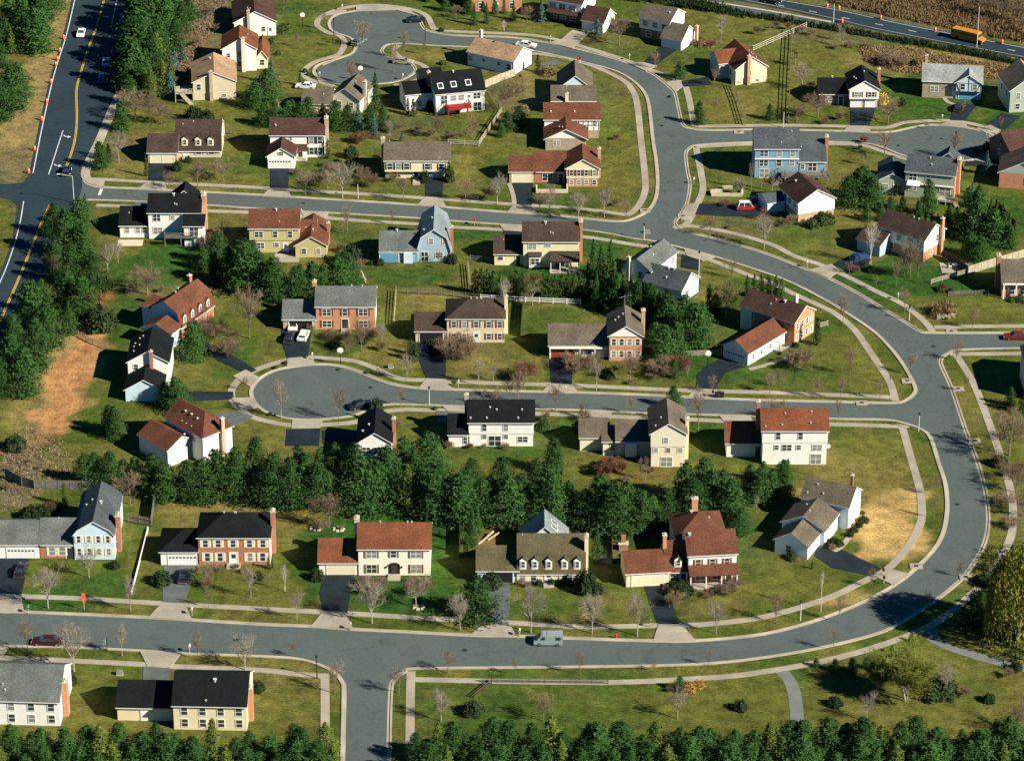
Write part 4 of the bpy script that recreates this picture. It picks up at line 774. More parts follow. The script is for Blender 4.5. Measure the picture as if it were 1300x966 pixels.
H.win(g,'S',[.06,.9],1.2,1.1,1.3); H.win(g,'S',[.35,.68],1.7,.8,.8); H.win(g,'E',[.3],.9,.6,.6); H.chim(g,-.3,6.4,.8,.8,6.8,'white'); H.vents(g,[(.4,.46)],.4,'black')
H = House('taupe roofed T-shaped house', 'taupe roofed house with cream chimney above the red roofed pair')
g = H.wing(a=(699,128.8), x1=757.5, h=3.4, d=7, rise=2.2, wall='ice', roof='taupe')
H.chim(g,3.4,-.35,.9,.7,5.6,'beige'); H.win(g,'S',[.22,.62,.85],1.2); H.vents(g,[(.35,.45)])
q = H.wing(at=(1.6,6.8), w=7.6, h=3.6, d=9.5, rise=3.0, ridge='y', wall='ice', roof='taupe')
H = House('red roofed tudor house', 'red roofed house with timbered white wall and stone front gable')
g = H.wing(a=(689.5,152.6), x1=763, h=4.6, d=8, rise=2.3, wall='white', roof='redbrown', low=(1.9,'stone'))
H.win(g,'S',[.91],3.0,.9,1.3); H.vents(g,[(.12,.2),(.55,.2)],.5,'creamp')
tb = MB()
for x in (7.6,8.6,9.7,11.0,12.1): tb.box(x,x+.14,-.05,0,2.0,4.6)
tb.box(7.6,12.2,-.045,0,3.1,3.24); tb.build('timber', M['darkwood'], H.root)
q = H.wing(a=(689.8,177.2), x1=747, h=2.8, d=6.8, rise=2.2, ridge='y', wall='stone', roof='redbrown', ov=.5, rk=.5); H.win(q,'S',[.27],1.2,1.5,1.1)
pm = MB(); pm.face([(.1,-.03,2.85),(q.w-.1,-.03,2.85),(q.w/2,-.03,4.9)]); pm.face([(.1,0,2.85),(q.w/2,0,4.9),(q.w-.1,0,2.85)]); pm.build('gable_panel', W['white'], H.root, q.loc, q.rz)
H.vents(q,[(.35,.34),(.2,.42)],.4)
H = House('long red planter house', 'long red-brown roofed house with brick planter wall and cream gable')
g = H.wing(a=(716.6,214.6), x1=763, h=4.4, d=8.4, rise=2.0, ridge='y', wall='cream', roof='redbrown', low=(2.0,'obrick'), ov=.45)
H.win(g,'S',[.15,.38,.61,.86],2.7,.7,1.3,'shut_r',sw=.28); H.win(g,'S',[.15,.38,.61,.86],.5,.8,1.1); H.chim(g,g.w+.2,5.5,.8,1.2,7.0,'tbrick'); H.win(g,'E',[.4,.7],2.6)
q = H.wing(a=(677,218.6), x1=719.5, h=2.7, d=8.6, rise=2.7, wall='brick', roof='redbrown'); H.win(q,'S',[.42],.5,2.2,1.6); H.door(q,'S',.85)
q2 = H.wing(a=(645,218.6), x1=680, h=2.7, d=7.0, rise=2.1, wall='tbrick', roof='redbrown'); H.gdoor(q2,'S',.5,4.2,m='creamp')
mb = MB(); mb.box(-6.6,.3,-3.2,-2.9,0,.8); mb.box(.0,.3,-2.9,0,0,.8); mb.box(-6.6,-6.3,-2.9,-.5,0,.8); mb.build('planter_wall', W['pink'], H.root)
H = House('top house with blue spruces', 'white over brick house with dark brown roof at the top centre')
g = H.wing(line=((694,-.4),(737,8.6)), rz=-25, h=5.3, d=8.4, rise=2.3, wall='white', roof='dbrown', low=(2.6,'dbrick',.5))
H.win(g,'S',[.14,.42,.72],3.3,1.5,1.3); H.win(g,'S',[.14,.42,.72],.6,1.4,1.3); H.porch(g,-.2,g.w+.1,1.3,2.5,.5,'dbrown',0)
q = H.wing(a=(736.7,25.6), w=6.2, h=2.6, d=6.8, rise=2.4, wall='white', roof='dbrown'); H.gdoor(q,'S',.28,2.3); H.gdoor(q,'S',.74,2.3)
H = House('two-garage white house', 'white house over brick with brown roofs and a bright end wall near top right')
g = H.wing(line=((809.5,22.6),(849,31.6)), rz=-29, h=5.2, d=8.0, rise=2.2, wall='white', roof='taupe', low=(2.6,'dbrick',.3))
H.win(g,'S',[.2,.52,.84],3.4,1.3,1.2); H.win(g,'S',[.3,.7],.7,1.3,1.3); H.vents(g,[(.85,.3)],.5)
q = H.wing(a=(837.5,47.6), w=5.9, h=2.5, d=7.2, rise=2.6, wall='white', roof='taupe'); H.gdoor(q,'S',.27,2.3); H.gdoor(q,'S',.74,2.3); H.chim(q,q.w+.9,6.2,.7,1.0,4.6,'tbrick')
H = House('pale yellow red-roofed house', 'pale yellow gabled house with red hip roof and brick chimney')
g = H.wing(line=((933,89.4),(977,85.2)), rz=17, h=3.9, d=11, rise=2.7, ridge='y', wall='paleyellow', roof='redbrown')
H.chim(g,3.0,-.35,.9,.7,7.4,'obrick',base=1.0); H.win(g,'S',[.45],2.0,.6,1.1); H.win(g,'S',[.12,.7],.4,.8,.6); H.vents(g,[(.3,.7),(.4,.7),(.5,.68),(.2,.75)],.3)
H.win(g,'W',[.3,.6],1.4); q = H.wing(at=(-2.4,4.6), w=5, h=3.9, d=6.0, rise=2.0, wall='grey', roof='red')  # cross wing: sunlit roof and shaded wall put into their red and grey
H = House('red-shuttered black-roofed house', 'white over brick house with black roof and red shutters over two garage doors')
g = H.wing(a=(1077,114.4), x1=1118.5, h=4.7, d=9.4, rise=2.0, ridge='y', wall='white', roof='black', low=(2.3,'brick',.6))
H.win(g,'S',[.28,.74],2.9,1.5,1.15,'shut_r',sw=.3); H.gdoor(g,'S',.25,2.4,1.9); H.gdoor(g,'S',.74,2.4,1.9); H.chim(g,g.w+.4,6,.8,1.2,7.6,'brick'); H.vents(g,[(.5,.2),(.35,.25),(.6,.55)],.4)
q = H.wing(a=(1039.5,120.4), x1=1081, h=2.7, d=8.8, rise=2.1, wall='dbrick', roof='black'); H.door(q,'S',.7); H.win(q,'S',[.3],.8,1.4,1.3); H.vents(q,[(.45,.5)],.6)
H = House('half-timbered grey-roofed house', 'stone house with pale grey roof and half-timbered gable over the garage')
g = H.wing(line=((1170,103.2),(1248,107.4)), rz=-7, h=4.1, d=8.6, rise=2.4, wall='stone', roof='lgrey')
H.win(g,'S',[.2],1.5,1.8,1.3); H.door(g,'S',.56,1.1,m='white',z=.8); H.win(g,'E',[.5],2.4); H.chim(g,.6,7.6,.8,1.0,7.6,'tbrick')
q = H.wing(a=(1211.5,105.8), w=6.6, h=4.3, d=4.6, rise=1.9, ridge='y', wall='ice', roof='lgrey', low=(2.1,'green',.7)); H.win(q,'S',[.27,.73],2.7,1.0,1.4); H.gdoor(q,'S',.5,4.2,1.9,m='shut_blue')
tb = MB()
for x in (.02,1.0,2.9,4.4,q.w-.16): tb.box(x,x+.14,-.05,0,2.15,4.35)
tb.box(0,q.w,-.045,0,2.15,2.3); tb.box(0,q.w,-.045,0,4.2,4.33); tb.bar((1.0,-.03,2.2),(.2,-.03,4.2),.13); tb.bar((q.w-1.2,-.03,2.2),(q.w-.2,-.03,4.2),.13); tb.box(q.w/2-.07,q.w/2+.07,-.05,0,4.3,6.0)
tb.build('timber', M['darkwood'], H.root, q.loc, q.rz)
H = House('tan-roofed green house', 'grey green house with tan roof cut by the right edge')
g = H.wing(a=(1281.5,116.5), w=10, h=5.3, d=10, rise=3.4, ridge='y', wall='green', roof='tan', rz=8); H.win(g,'S',[.2,.6],3.2,1,1.5); H.win(g,'S',[.2,.6],.8,1,1.3); H.win(g,'W',[.3,.7],3)
H = House('dark right-edge house', 'dark brown house at the right edge beside the cul-de-sac')
g = H.wing(a=(1284,196), w=11, h=3.4, d=9, rise=3.2, wall='dbrick', roof='dbrown', rz=25); H.win(g,'S',[.1,.4],1.2); H.win(g,'W',[.5],1.2)
H = House('red brick grey-gable house', 'red brick house with pale grey gable cut by the right edge')
g = H.wing(a=(1266,219), w=11, h=3.6, d=9, rise=2.6, ridge='y', wall='obrick', roof='taupe', rz=-12, ov=.5); H.win(g,'S',[.6],1.2)
pm = MB(); pm.face([(.1,-.03,3.55),(g.w-.1,-.03,3.55),(g.w/2,-.03,6.1)]); pm.build('gable_panel', W['grey'], H.root, recalc=False)
H = House('blue three storey house', 'tall blue house with grey roof, deck and brick end chimney')
g = H.wing(a=(957.5,189.6), x1=1016.5, h=6.9, d=9, rise=2.8, wall='blue', roof='dgrey')
H.win(g,'S',[.2],5.1,1.7,1.3); H.win(g,'S',[.55,.85],5.1,1.0,1.3); H.win(g,'S',[.2],2.8,1.8,1.3); H.win(g,'S',[.55,.84],2.8,1.1,1.4); H.patio(g,'S',.22); H.vents(g,[(.6,.12),(.85,.4)])
mb = MB(); mb.box(-.05,g.w+.05,-.35,-.01,4.45,4.6); mb.build('trim_band', M['trim'], H.root)
q = H.wing(a=(1013.5,206), x1=1050, h=3.8, d=10.4, rise=3.0, wall='blue', roof='dgrey'); H.patio(q,'S',.5,1.8,1.6,1.9); H.chim(q,q.w+.45,4.4,.9,1.7,8.2,'brick'); H.vents(q,[(.1,.3)],.3); H.win(q,'S',[.12],2.0,.8,1.1)
H.deck(g,5.6,15.8,-3.6,-.3,1.7,'greywood',(5.4,-3.2,-.6,-.5))
H = House('brown roofed white gable house', 'white over brick gable house with dark brown roof beside the red van')
g = H.wing(line=((1012.5,259.4),(1064,253)), rz=20, h=4.3, d=9.6, rise=2.5, ridge='y', wall='white', roof='dbrown', low=(1.7,'tbrick'))
H.win(g,'W',[.2,.45,.7],2.6,1.2,1.1); H.vents(g,[(.75,.3)],.6)
q = H.wing(at=(-4.2,6.4), w=4.0, h=2.3, d=5, rise=1.0, wall='ice', roof='dgrey')
H = House('grey green house', 'grey green house with slate roof and orange brick end wall')
g = H.wing(line=((1148,218),(1213,226.2)), rz=-14, h=5.9, d=8, rise=2.2, wall='green', roof='dgrey')
H.win(g,'S',[.15],4.0,1.6,1.4); H.win(g,'S',[.46],4.3,.8,.9); H.win(g,'S',[.15],1.6,1.6,1.2); H.patio(g,'S',.82,2.2,1.0,2.1); H.vents(g,[(.45,.42),(.5,.22)],.5); H.chim(g,g.w+.42,3.6,.8,2.2,8.7,'obrick')
mb = MB(); mb.box(g.w+.003,g.w+.06,0,g.d,0,5.9); mb.build('side_wall', W['obrick'], H.root)
mb = MB(); mb.box(0,g.w,-.3,-.01,3.1,3.3); mb.build('trim_band', M['trim'], H.root)
mb = MB(); mb.hexa([(.5,-1.6,3.3),(3.3,-1.6,3.3),(3.3,-.01,3.8),(.5,-.01,3.8),(.5,-1.6,3.36),(3.3,-1.6,3.36),(3.3,-.01,3.86),(.5,-.01,3.86)]); mb.build('awning', M['white'], H.root)
H.deck(g,7.4,11,-2.8,-.3,1.0,'lightwood',(11.2,-2.6,.5,-.5))
q = H.wing(a=(1113.5,229.4), w=6.4, h=3.1, d=9.5, rise=1.6, ridge='y', wall='green', roof='dgrey', rz=-6); H.patio(q,'S',.72,1.8); H.win(q,'S',[.25],1.1,1.2,1.1)
q = H.wing(at=(5.4,7.8), w=5.2, h=5.6, d=3.6, rise=2.0, ridge='y', wall='green', roof='dgrey')
H = House('tall-chimney house', 'white over brick house with brown roof and tall orange chimney')
g = H.wing(line=((1112,287),(1167.6,310.4)), rz=-40, h=4.9, d=7.6, rise=2.4, wall='white', roof='brown', low=(2.3,'obrick'))
H.win(g,'E',[.62],3.2,.6,1.4); H.win(g,'E',[.4],.8,.6,1.3); H.win(g,'S',[.2,.45,.7,.9],3.1); H.win(g,'S',[.3,.6,.85],.7); H.chim(g,g.w+.45,5.8,.7,.9,8.4,'obrick'); H.vents(g,[(.55,.48),(.66,.47)],.4)
q = H.wing(a=(1086,303), w=6.2, h=2.6, d=6.4, rise=1.6, wall='paleblue', roof='brown', rz=-40)
H = House('white-columned house', 'brick house with white columns and olive roof at the right edge')
g = H.wing(a=(1271.5,359.6), w=15, h=3.4, d=8.8, rise=2.9, wall='obrick', roof='taupe', rz=-1, ov=.6)
H.win(g,'S',[.14,.3,.5,.7],.7,1.0,1.5,'shut_c',sw=.3); H.chim(g,-.5,4.5,1.0,1.8,7.6,'brick')
mb = MB()
for x in (.1,2.6,5.1,7.6,10.1): mb.box(x,x+.28,-.95,-.67,0,3.4)
mb.box(0,g.w,-1.0,-.62,3.16,3.4); mb.build('columns', M['trim'], H.root)
# ---- row along the south of the upper street
H = House('big white black-roofed house', 'large white house with black roof and orange brick chimney at left')
g = H.wing(a=(186,271), x1=256, h=6.0, d=8.4, rise=2.4, wall='white', roof='black')
H.win(g,'S',[.16],4.1,1.5,1.5); H.win(g,'S',[.46],4.4,.9,.9); H.win(g,'S',[.17],1.2,1.8,1.4); H.vents(g,[(.47,.44)],.8); H.vents(g,[(.5,.2),(.54,.18)],.4); H.chim(g,g.w+.5,4.0,1.1,2.6,8.8,'obrick'); H.win(g,'E',[.12,.88],4)
q = H.wing(a=(150,287.2), x1=190, h=2.8, d=8.6, rise=2.4, wall='white', roof='black'); H.win(q,'S',[.25,.62,.85],1.1,.9,1.2); H.vents(q,[(.3,.3)],.3)
q2 = H.wing(a=(231.5,288.2), x1=260, h=4.6, d=3.0, rise=1.0, prof='shed', wall='white', roof='black'); H.patio(q2,'S',.5,1.7,2.5,1.9); H.patio(q2,'S',.76,1.6,.1,1.9)
q3 = H.wing(at=(4.2,7.6), w=5.4, h=5.4, d=4.6, rise=2.2, ridge='y', wall='white', roof='black')
H.deck(g,3.6,10.5,-4.4,-3.1,2.3,'greywood'); 
mb = MB(); mb.box(-6.4,-1.2,-3.6,-.6,0,.06); mb.build('patio', W['pink'], H.root)
mb = MB(); mb.box(11.8,14.0,-7.0,-2.2,0,.5); mb.box(11.8,14.0,-4.8,-4.6,.5,.9); mb.build('side_deck', M['greywood'], H.root)
H = House('yellow red-roofed house', 'mustard yellow house with rust red roofs behind a row of pines')
g = H.wing(a=(314.3,290.8), x1=381, h=5.6, d=8.4, rise=2.4, wall='yellow', roof='redbrown', low=(2.8,'yellow'))
H.win(g,'S',[.19],3.6,1.7,1.2); H.win(g,'S',[.52,.82],3.5,.9,1.4); H.win(g,'S',[.54],1.3,.9,.9); H.win(g,'S',[.22],1.0,1.4,1.2); H.door(g,'S',.72,.9,m='white'); H.vents(g,[(.53,.45)],.7); H.vents(g,[(.6,.15)],.3,'creamp')
q = H.wing(a=(372.6,312.6), x1=416.5, h=2.7, d=11.5, rise=1.9, ridge='y', wall='yellow', roof='redbrown'); H.win(q,'S',[.27,.73],.8,.9,1.2); H.chim(q,q.w+.1,6.6,.7,.9,5.2,'brick'); H.vents(q,[(.3,.55),(.5,.3)],.5)
q = H.wing(at=(9.8,1.6), w=3.8, h=2.8, d=6.6, rise=2.4, wall='yellow', roof='redbrown')
mb = MB(); mb.box(5.2,10.4,-4.6,-.2,0,.06); mb.build('patio', M['concrete'], H.root)
H = House('blue gambrel house', 'blue gambrel house with pale roof and low grey garage wing')
g = H.wing(a=(527.5,316.8), x1=573.5, h=2.9, d=11.6, rise=(2.5,1.8), prof='gambrel', ridge='y', wall='paleblue', roof='bluegrey', rk=.35)
H.win(g,'S',[.42,.84],3.9,.9,1.3); H.win(g,'S',[.66],.8,1.5,1.2); H.patio(g,'S',.22,1.4); H.vents(g,[(.5,.44),(.2,.2)],.5); H.chim(g,g.w+.3,3.0,.8,1.3,6.8,'brick')
q = H.wing(a=(480.6,320.2), x1=531, h=2.5, d=9.2, rise=2.5, wall='blue', roof='grey'); H.gdoor(q,'S',.25,3.8,1.9,m='shut_blue'); H.win(q,'S',[.72],.7,1.2,1.2); H.vents(q,[(.45,.48)],.7)
mb = MB(); mb.box(4.9,6.7,-.5,-.01,0,2.4); mb.build('bay', W['ice'], H.root, q.loc, q.rz)
H = House('yellow brown-roofed house', 'pale yellow house with brown roof, bay window and red end chimney')
g = H.wing(a=(662.6,307.6), x1=737, h=5.8, d=8.4, rise=2.4, wall='paleyellow', roof='brown')
H.win(g,'S',[.16],4.1,1.6,1.1); H.win(g,'S',[.44],4.6,1.1,.5); H.vents(g,[(.4,.45)],.8); H.vents(g,[(.49,.2),(.53,.18)],.4); H.chim(g,g.w+.4,3.9,.9,1.9,9.0,'brick',base=2.4)
mb = MB(); mb.box(1.2,3.6,-1.0,-.01,.3,2.9); b_ = mb.build('bay', W['beige'], H.root); link('window', win_mesh(1.6,1.3,True)[0], b_, (2.4,-1.003,1.1)); mb = MB(); mb.hexa([(1.0,-1.25,2.9),(3.8,-1.25,2.9),(3.8,-.01,3.35),(1.0,-.01,3.35),(1.0,-1.25,3.0),(3.8,-1.25,3.0),(3.8,-.01,3.45),(1.0,-.01,3.45)]); mb.build('bay_roof', RF['brown'], b_)
H.porch(g,5.4,g.w+.1,3.0,2.7,.8,'brown',4); H.patio(g,'S',.66,1.8)
q = H.wing(a=(626,323.2), x1=667, h=2.6, d=8.2, rise=2.3, wall='paleyellow', roof='brown'); H.win(q,'S',[.2],1.2); H.door(q,'S',.8,.9,m='door'); H.vents(q,[(.3,.35)],.3)
H = House('rotated grey-green house', 'grey green roofed house with bright end wall among evergreens by the junction')
g = H.wing(line=((789,336.2),(826.5,346)), rz=-31, h=4.8, d=11, rise=2.0, ridge='y', wall='ice', roof='grey')  # white walls in ice, the blue of their shade coloured in
H.win(g,'S',[.18,.62],2.7,.9,1.4); H.win(g,'E',[.86],3.0,.8,1.1); H.vents(g,[(.6,.42),(.4,.7),(.7,.2)],.5); H.chim(g,1.3,-.3,.8,.7,7.2,'beige')
q = H.wing(a=(815,357.2), w=9.2, h=3.2, d=7.2, rise=2.4, wall='ice', roof='dgrey'); H.win(q,'E',[.3],1.0,1.4,1.2); H.win(q,'S',[.3,.6],1.2,1.0,1.3); H.vents(q,[(.45,.44),(.58,.46),(.5,.2)],.5)
# ---- lower cul-de-sac
H = House('rotated red-roofed dormer house', 'pale walled house with rust roof and small dormers at left')
g = H.wing(line=((188,404),(231,414)), rz=-29, h=2.8, d=11.5, rise=(2.6,1.8), prof='gambrel', ridge='y', wall='ice', roof='redbrown', ov=.2)
H.dormer(g,[.12,.36,.6,.84],3.0,1.1,1.4,'tan','redbrown',.0,f='E')
mb = MB(); mb.box(g.w+.003,g.w+.05,0,g.d,0,2.75); mb.build('side_wall', W['brick'], H.root); H.win(g,'E',[.2,.45,.7],.9); H.chim(g,2.6,10.6,.8,1.0,8.6,'brick'); H.vents(g,[(.4,.44),(.7,.2)],.5); H.win(g,'S',[.8],1.0,.9,1.4)
q = H.wing(line=((177.5,416),(219.5,424)), rz=-27, h=3.4, d=3.8, rise=1.5, ridge='y', wall='ice', roof='redbrown')
q = H.wing(at=(-2.6,1.2), w=2.7, h=4.2, d=4, rise=.6, prof='shed', wall='ice', roof='redbrown')
H = House('white slope-side house', 'white house with black roofs and brown chimney beside the bare orange slope')
g = H.wing(a=(159.5,460.6), x1=215.5, h=5.2, d=10.2, rise=2.2, ridge='y', wall='white', roof='black')
H.win(g,'S',[.2],3.5,.8,1.2); H.win(g,'E',[.15,.5,.85],3.4); H.win(g,'E',[.3,.7],.8); H.vents(g,[(.5,.1),(.62,.12),(.75,.22),(.78,.3),(.3,.12),(.45,.25)],.35); H.chim(g,4.6,-.4,.8,.7,8.0,'brick')
q = H.wing(a=(156.5,495.6), x1=208, h=2.5, d=6.2, rise=2.0, ridge='y', wall='ice', roof='black')  # white gable coloured ice to hold its blue shade
H = House('grey roofed brick house', 'orange brick house with grey roof and open garage on the lower cul-de-sac')
g = H.wing(a=(399,390), x1=477.5, h=5.1, d=8.4, rise=2.3, wall='obrick', roof='grey')
for z in (3.1,.6): H.win(g,'S',[.18,.80],z,1.7,1.35,'shut_r',sw=.35)
H.win(g,'S',[.49],3.1,.9,1.4,'shut_r',sw=.35); H.door(g,'S',.49,1.3,2.3,m='door',surround='creamp'); H.chim(g,-.45,5.2,.9,1.4,8.4,'obrick'); H.vents(g,[(.6,.49),(.78,.49)],.4)
mb = MB(); mb.face([(g.w+.012,.0,0),(g.w+.012,g.d,0),(g.w+.012,g.d,5.1),(g.w+.012,g.d/2,7.4),(g.w+.012,0,5.1)]); mb.build('side_siding', W['white'], H.root, recalc=False); H.steps(g,5.9,2.0,1.2)
q = H.wing(a=(357.4,406), x1=403, h=2.4, d=7.8, rise=2.3, wall='tbrick', roof='grey'); H.gdoor(q,'S',.53,4.6,1.95,open_=True)
H = House('cream hip-roofed house', 'cream brick house with brown hip roof, red shutters and open garage')
g = H.wing(a=(565,406.2), x1=642.5, h=5.1, d=8.6, rise=2.3, wall='tan', roof='brown', hip=True)
for z in (3.3,.7): H.win(g,'S',[.12,.30,.51,.73,.92] if z > 2 else [.12,.30,.73,.92],z,.85,1.25,'shut_r',sw=.3)
H.door(g,'S',.51,1.1,2.1,m='white'); H.chim(g,g.w+.35,4.4,.8,1.3,8.2,'cream'); H.vents(g,[(.42,.49),(.52,.49),(.6,.49)],.4)
q = H.wing(a=(525.6,421), x1=569, h=2.5, d=7.6, rise=2.2, wall='tan', roof='brown'); H.gdoor(q,'S',.5,4.6,1.95,open_=True)
H = House('orange brick red-garage house', 'orange brick gable house with taupe wing and dark red garage door')
g = H.wing(a=(771,427.4), x1=817.8, h=5.4, d=9.4, rise=2.0, ridge='y', wall='obrick', roof='taupe', ov=.4)
for z in (3.4,.8): H.win(g,'S',[.14,.38,.62,.87],z,.75,1.35,'shut_c' if z > 2 else 'shut_c',sw=.2)
pm = MB(); pm.face([(.1,-.03,5.35),(g.w-.1,-.03,5.35),(g.w/2,-.03,7.25)]); pm.build('gable_panel', W['white'], H.root, recalc=False)
H.chim(g,g.w+.4,6,.9,1.3,8.4,'tbrick'); H.vents(g,[(.5,.2),(.55,.3),(.58,.44)],.45)
an = MB(); an.bar((g.w/2,g.d-1,7.4),(g.w/2,g.d-1,10.2),.08); an.bar((g.w/2-1.1,g.d-1,9.6),(g.w/2+1.4,g.d-1,10.2),.07); an.bar((g.w/2-.6,g.d-1.4,9.7),(g.w/2-.6,g.d-.6,9.7),.05); an.build('antenna', M['metal'], g.roof)
q = H.wing(a=(695.5,439.4), x1=774, h=2.6, d=8.2, rise=2.6, wall='beige', roof='taupe'); H.gdoor(q,'S',.22,4.4,1.95,m='reddoor'); H.win(q,'S',[.62],.6,2.4,1.5)
mb = MB()
for x in (.05,5.9,8.8,10.4): mb.box(x,x+.2,-.8,-.6,0,2.5)
mb.box(0,q.w,-.85,-.55,2.2,2.5); mb.build('porch_posts', M['trim'], H.root, q.loc, q.rz)
H = House('long white-garage house', 'orange brick house with long bright white garage wing and rust roof')
g = H.wing(line=((938,388.6),(1006.5,412.8)), rz=-37, h=4.9, d=7.2, rise=2.2, wall='obrick', roof='dbrown')
for z in (3.1,.7): H.win(g,'E',[.14,.38,.62,.86],z,.7,1.2,'shut_c',sw=.16)
H.chim(g,9.4,5.2,.8,.9,8.3,'white',z0=5); H.vents(g,[(.46,.25),(.5,.4)],.35); H.vents(g,[(.66,.42)],.8); H.win(g,'S',[.1],1.0); H.win(g,'S',[.2,.6],3)
mb = MB(); mb.box(-.01,2.6,-.04,-.002,0,4.9); mb.box(-.04,-.002,0,g.d,0,4.9); mb.build('side_siding', W['white'], H.root)
q = H.wing(line=((915.6,437.8),(948.6,451)), rz=-39, h=2.7, d=12.4, rise=1.9, ridge='y', wall='white', roof='redbrown'); H.gdoor(q,'S',.48,4.6,1.95,wins=True); H.win(q,'E',[.15,.36,.6],.9,.6,.9); H.win(q,'E',[.8],1.2,.4,.6)
mb = MB(); mb.box(q.w+.02,q.w+1.5,8.6,12.2,0,.14); mb.box(q.w+1.3,q.w+1.45,8.7,8.85,0,2.4); mb.build('porch_floor', M['concrete'], H.root, q.loc, q.rz)
H = House('rust hip-roofed white house', 'bright white house with rust brown hip roof behind the pine belt')
g = H.wing(line=((257,558),(298.6,542)), rz=43, h=5.3, d=11, rise=2.8, ridge='y', hip=True, hipR=False, wall='white', roof='redbrown')
H.chim(g,4.3,-.4,.9,.7,8.4,'tbrick'); H.win(g,'W',[.25,.5,.75],3.6,.7,.9); H.vents(g,[(.35,.28),(.52,.3),(.68,.3)],.55); H.vents(g,[(.36,.08),(.5,.08),(.62,.08)],.35); H.win(g,'E',[.3,.7],3)
q = H.wing(at=(-5.6,3.4), w=6.4, h=3.5, d=8.6, rise=1.7, ridge='y', wall='white', roof='redbrown'); H.vents(q,[(.12,.75),(.16,.85)],.5)
H = House('black gable house', 'small white gable house with black roof standing behind the pine belt')
g = H.wing(a=(451.5,563.2), x1=499, h=4.8, d=10, rise=2.0, ridge='y', wall='white', roof='black')
H.win(g,'S',[.25,.6],2.6,1.4,1.3); H.vents(g,[(.3,.14),(.42,.32)],.5); H.chim(g,g.w+.4,4.6,.8,1.1,7.8,'brick')
H = House('white house with patio door', 'white two storey house with black roof and patio door behind the belt')
g = H.wing(a=(593,537), x1=679.6, h=5.1, d=8.4, rise=2.4, wall='white', roof='black', low=(2.6,'white'))
H.win(g,'S',[.24,.57],3.3,.8,1.3); H.win(g,'S',[.24,.57],1.6,.8,.8); H.patio(g,'S',.4,2.2); H.win(g,'S',[.83],.9,1.8,1.1); H.vents(g,[(.33,.3),(.43,.25),(.82,.25),(.03,.06),(.28,.06),(.76,.06)],.45); H.chim(g,-.45,5.4,.9,1.1,8.4,'tbrick')
q = H.wing(a=(567.6,552), x1=596, h=2.7, d=6.6, rise=2.4, wall='white', roof='black'); H.win(q,'S',[.85],.7,.7,1.3)
H = House('cream three-part house', 'cream house in three parts with taupe roofs and a tall gable')
g = H.wing(a=(824,551.6), x1=873.6, h=6.9, d=10, rise=2.0, ridge='y', wall='beige', roof='taupe', low=(4.2,'beige'))
H.win(g,'S',[.42],5.0,.8,1.1); H.win(g,'S',[.14,.5,.84],3.0,.8,.9); H.patio(g,'S',.46,2.0,.1,1.9); H.vents(g,[(.15,.14),(.35,.3)],.4); H.chim(g,g.w+.35,3.6,.8,1.3,8.6,'cream')
q = H.wing(a=(781,560.6), x1=828, h=3.2, d=7.6, rise=2.3, wall='beige', roof='taupe'); H.win(q,'S',[.35],1.0,1.0,1.2)
mb = MB(); mb.box(1.6,3.7,-.8,-.01,.2,3.0); mb.build('bay', W['white'], H.root, q.loc, q.rz)
q2 = H.wing(a=(734.5,556), x1=774.5, h=2.9, d=6.6, rise=2.1, wall='beige', roof='taupe')
q3 = H.wing(at=(-8.6,4.6), w=3.6, h=2.8, d=4.5, rise=.8, prof='shed', wall='beige', roof='taupe'); H.win(q3,'S',[.5],1.0,.7,1.2)
H = House('long white three storey house', 'long white house with rust roof and three rows of windows')
g = H.wing(a=(966.4,547.6), x1=1053.6, h=7.1, d=8.4, rise=2.3, wall='white', roof='red', low=(4.5,'white'))
H.win(g,'S',[.24,.58],5.3,.8,1.3); H.win(g,'S',[.22,.56],3.1,.8,.9); H.win(g,'S',[.38],2.9,1.7,1.2); H.win(g,'S',[.84],2.9,1.7,1.2); H.patio(g,'S',.83,1.9); H.vents(g,[(.05,.06),(.3,.1),(.36,.36),(.74,.14),(.76,.4)],.4)
H.chim(g,-.5,5.6,.9,1.3,10.6,'brick'); dish = MB(); dish.tube((g.w+.5,1,3.2),(g.w+.3,.8,3.4),.02,.45,10); dish.bar((g.w,1,3),(g.w+.5,1,3.2),.08); dish.build('dish', M['white'], H.root)
q = H.wing(a=(920.8,562.8), x1=969, h=3.0, d=7.0, rise=2.5, wall='white', roof='red'); H.door(q,'S',.9,.9,2.2)
# ---- bottom row
H = House('ice blue gambrel house', 'pale blue house with slate gambrel roof and red chimney at lower left')
g = H.wing(a=(91.5,680), x1=145.5, h=4.9, d=14.2, rise=(.9,1.7), prof='gambrel', ridge='y', wall='ice', roof='dgrey', ov=.2)
for z in (3.4,.9): H.win(g,'S',[.12,.37,.61,.85],z,.6,1.3,'shut_c',sw=.28)
H.chim(g,g.w+.5,3.4,.9,1.9,7.4,'brick'); H.vents(g,[(.55,.22),(.6,.36)],.4); H.vents(g,[(.5,.6)],.8); H.win(g,'E',[.45,.75],3.0,1.0,1.5); H.win(g,'E',[.15,.8],.8)
q = H.wing(a=(48,692), x1=95, h=2.8, d=9.4, rise=2.5, wall='brick', roof='grey'); H.win(q,'S',[.35,.65],.6,1.0,1.6,'shut_c',sw=.3); H.door(q,'S',.85,.9); H.vents(q,[(.5,.48)],.3)
q2 = H.wing(a=(-22,692), x1=51, h=2.8, d=8.8, rise=2.2, wall='white', roof='grey'); H.gdoor(q2,'S',.66,4.8,1.95,wins=True)
H = House('brick house with black hip roof', 'red brick house with black hip roof and cream shutters')
g = H.wing(a=(248.6,684), x1=344, h=5.3, d=8.6, rise=2.5, wall='brick', roof='black', hip=True)
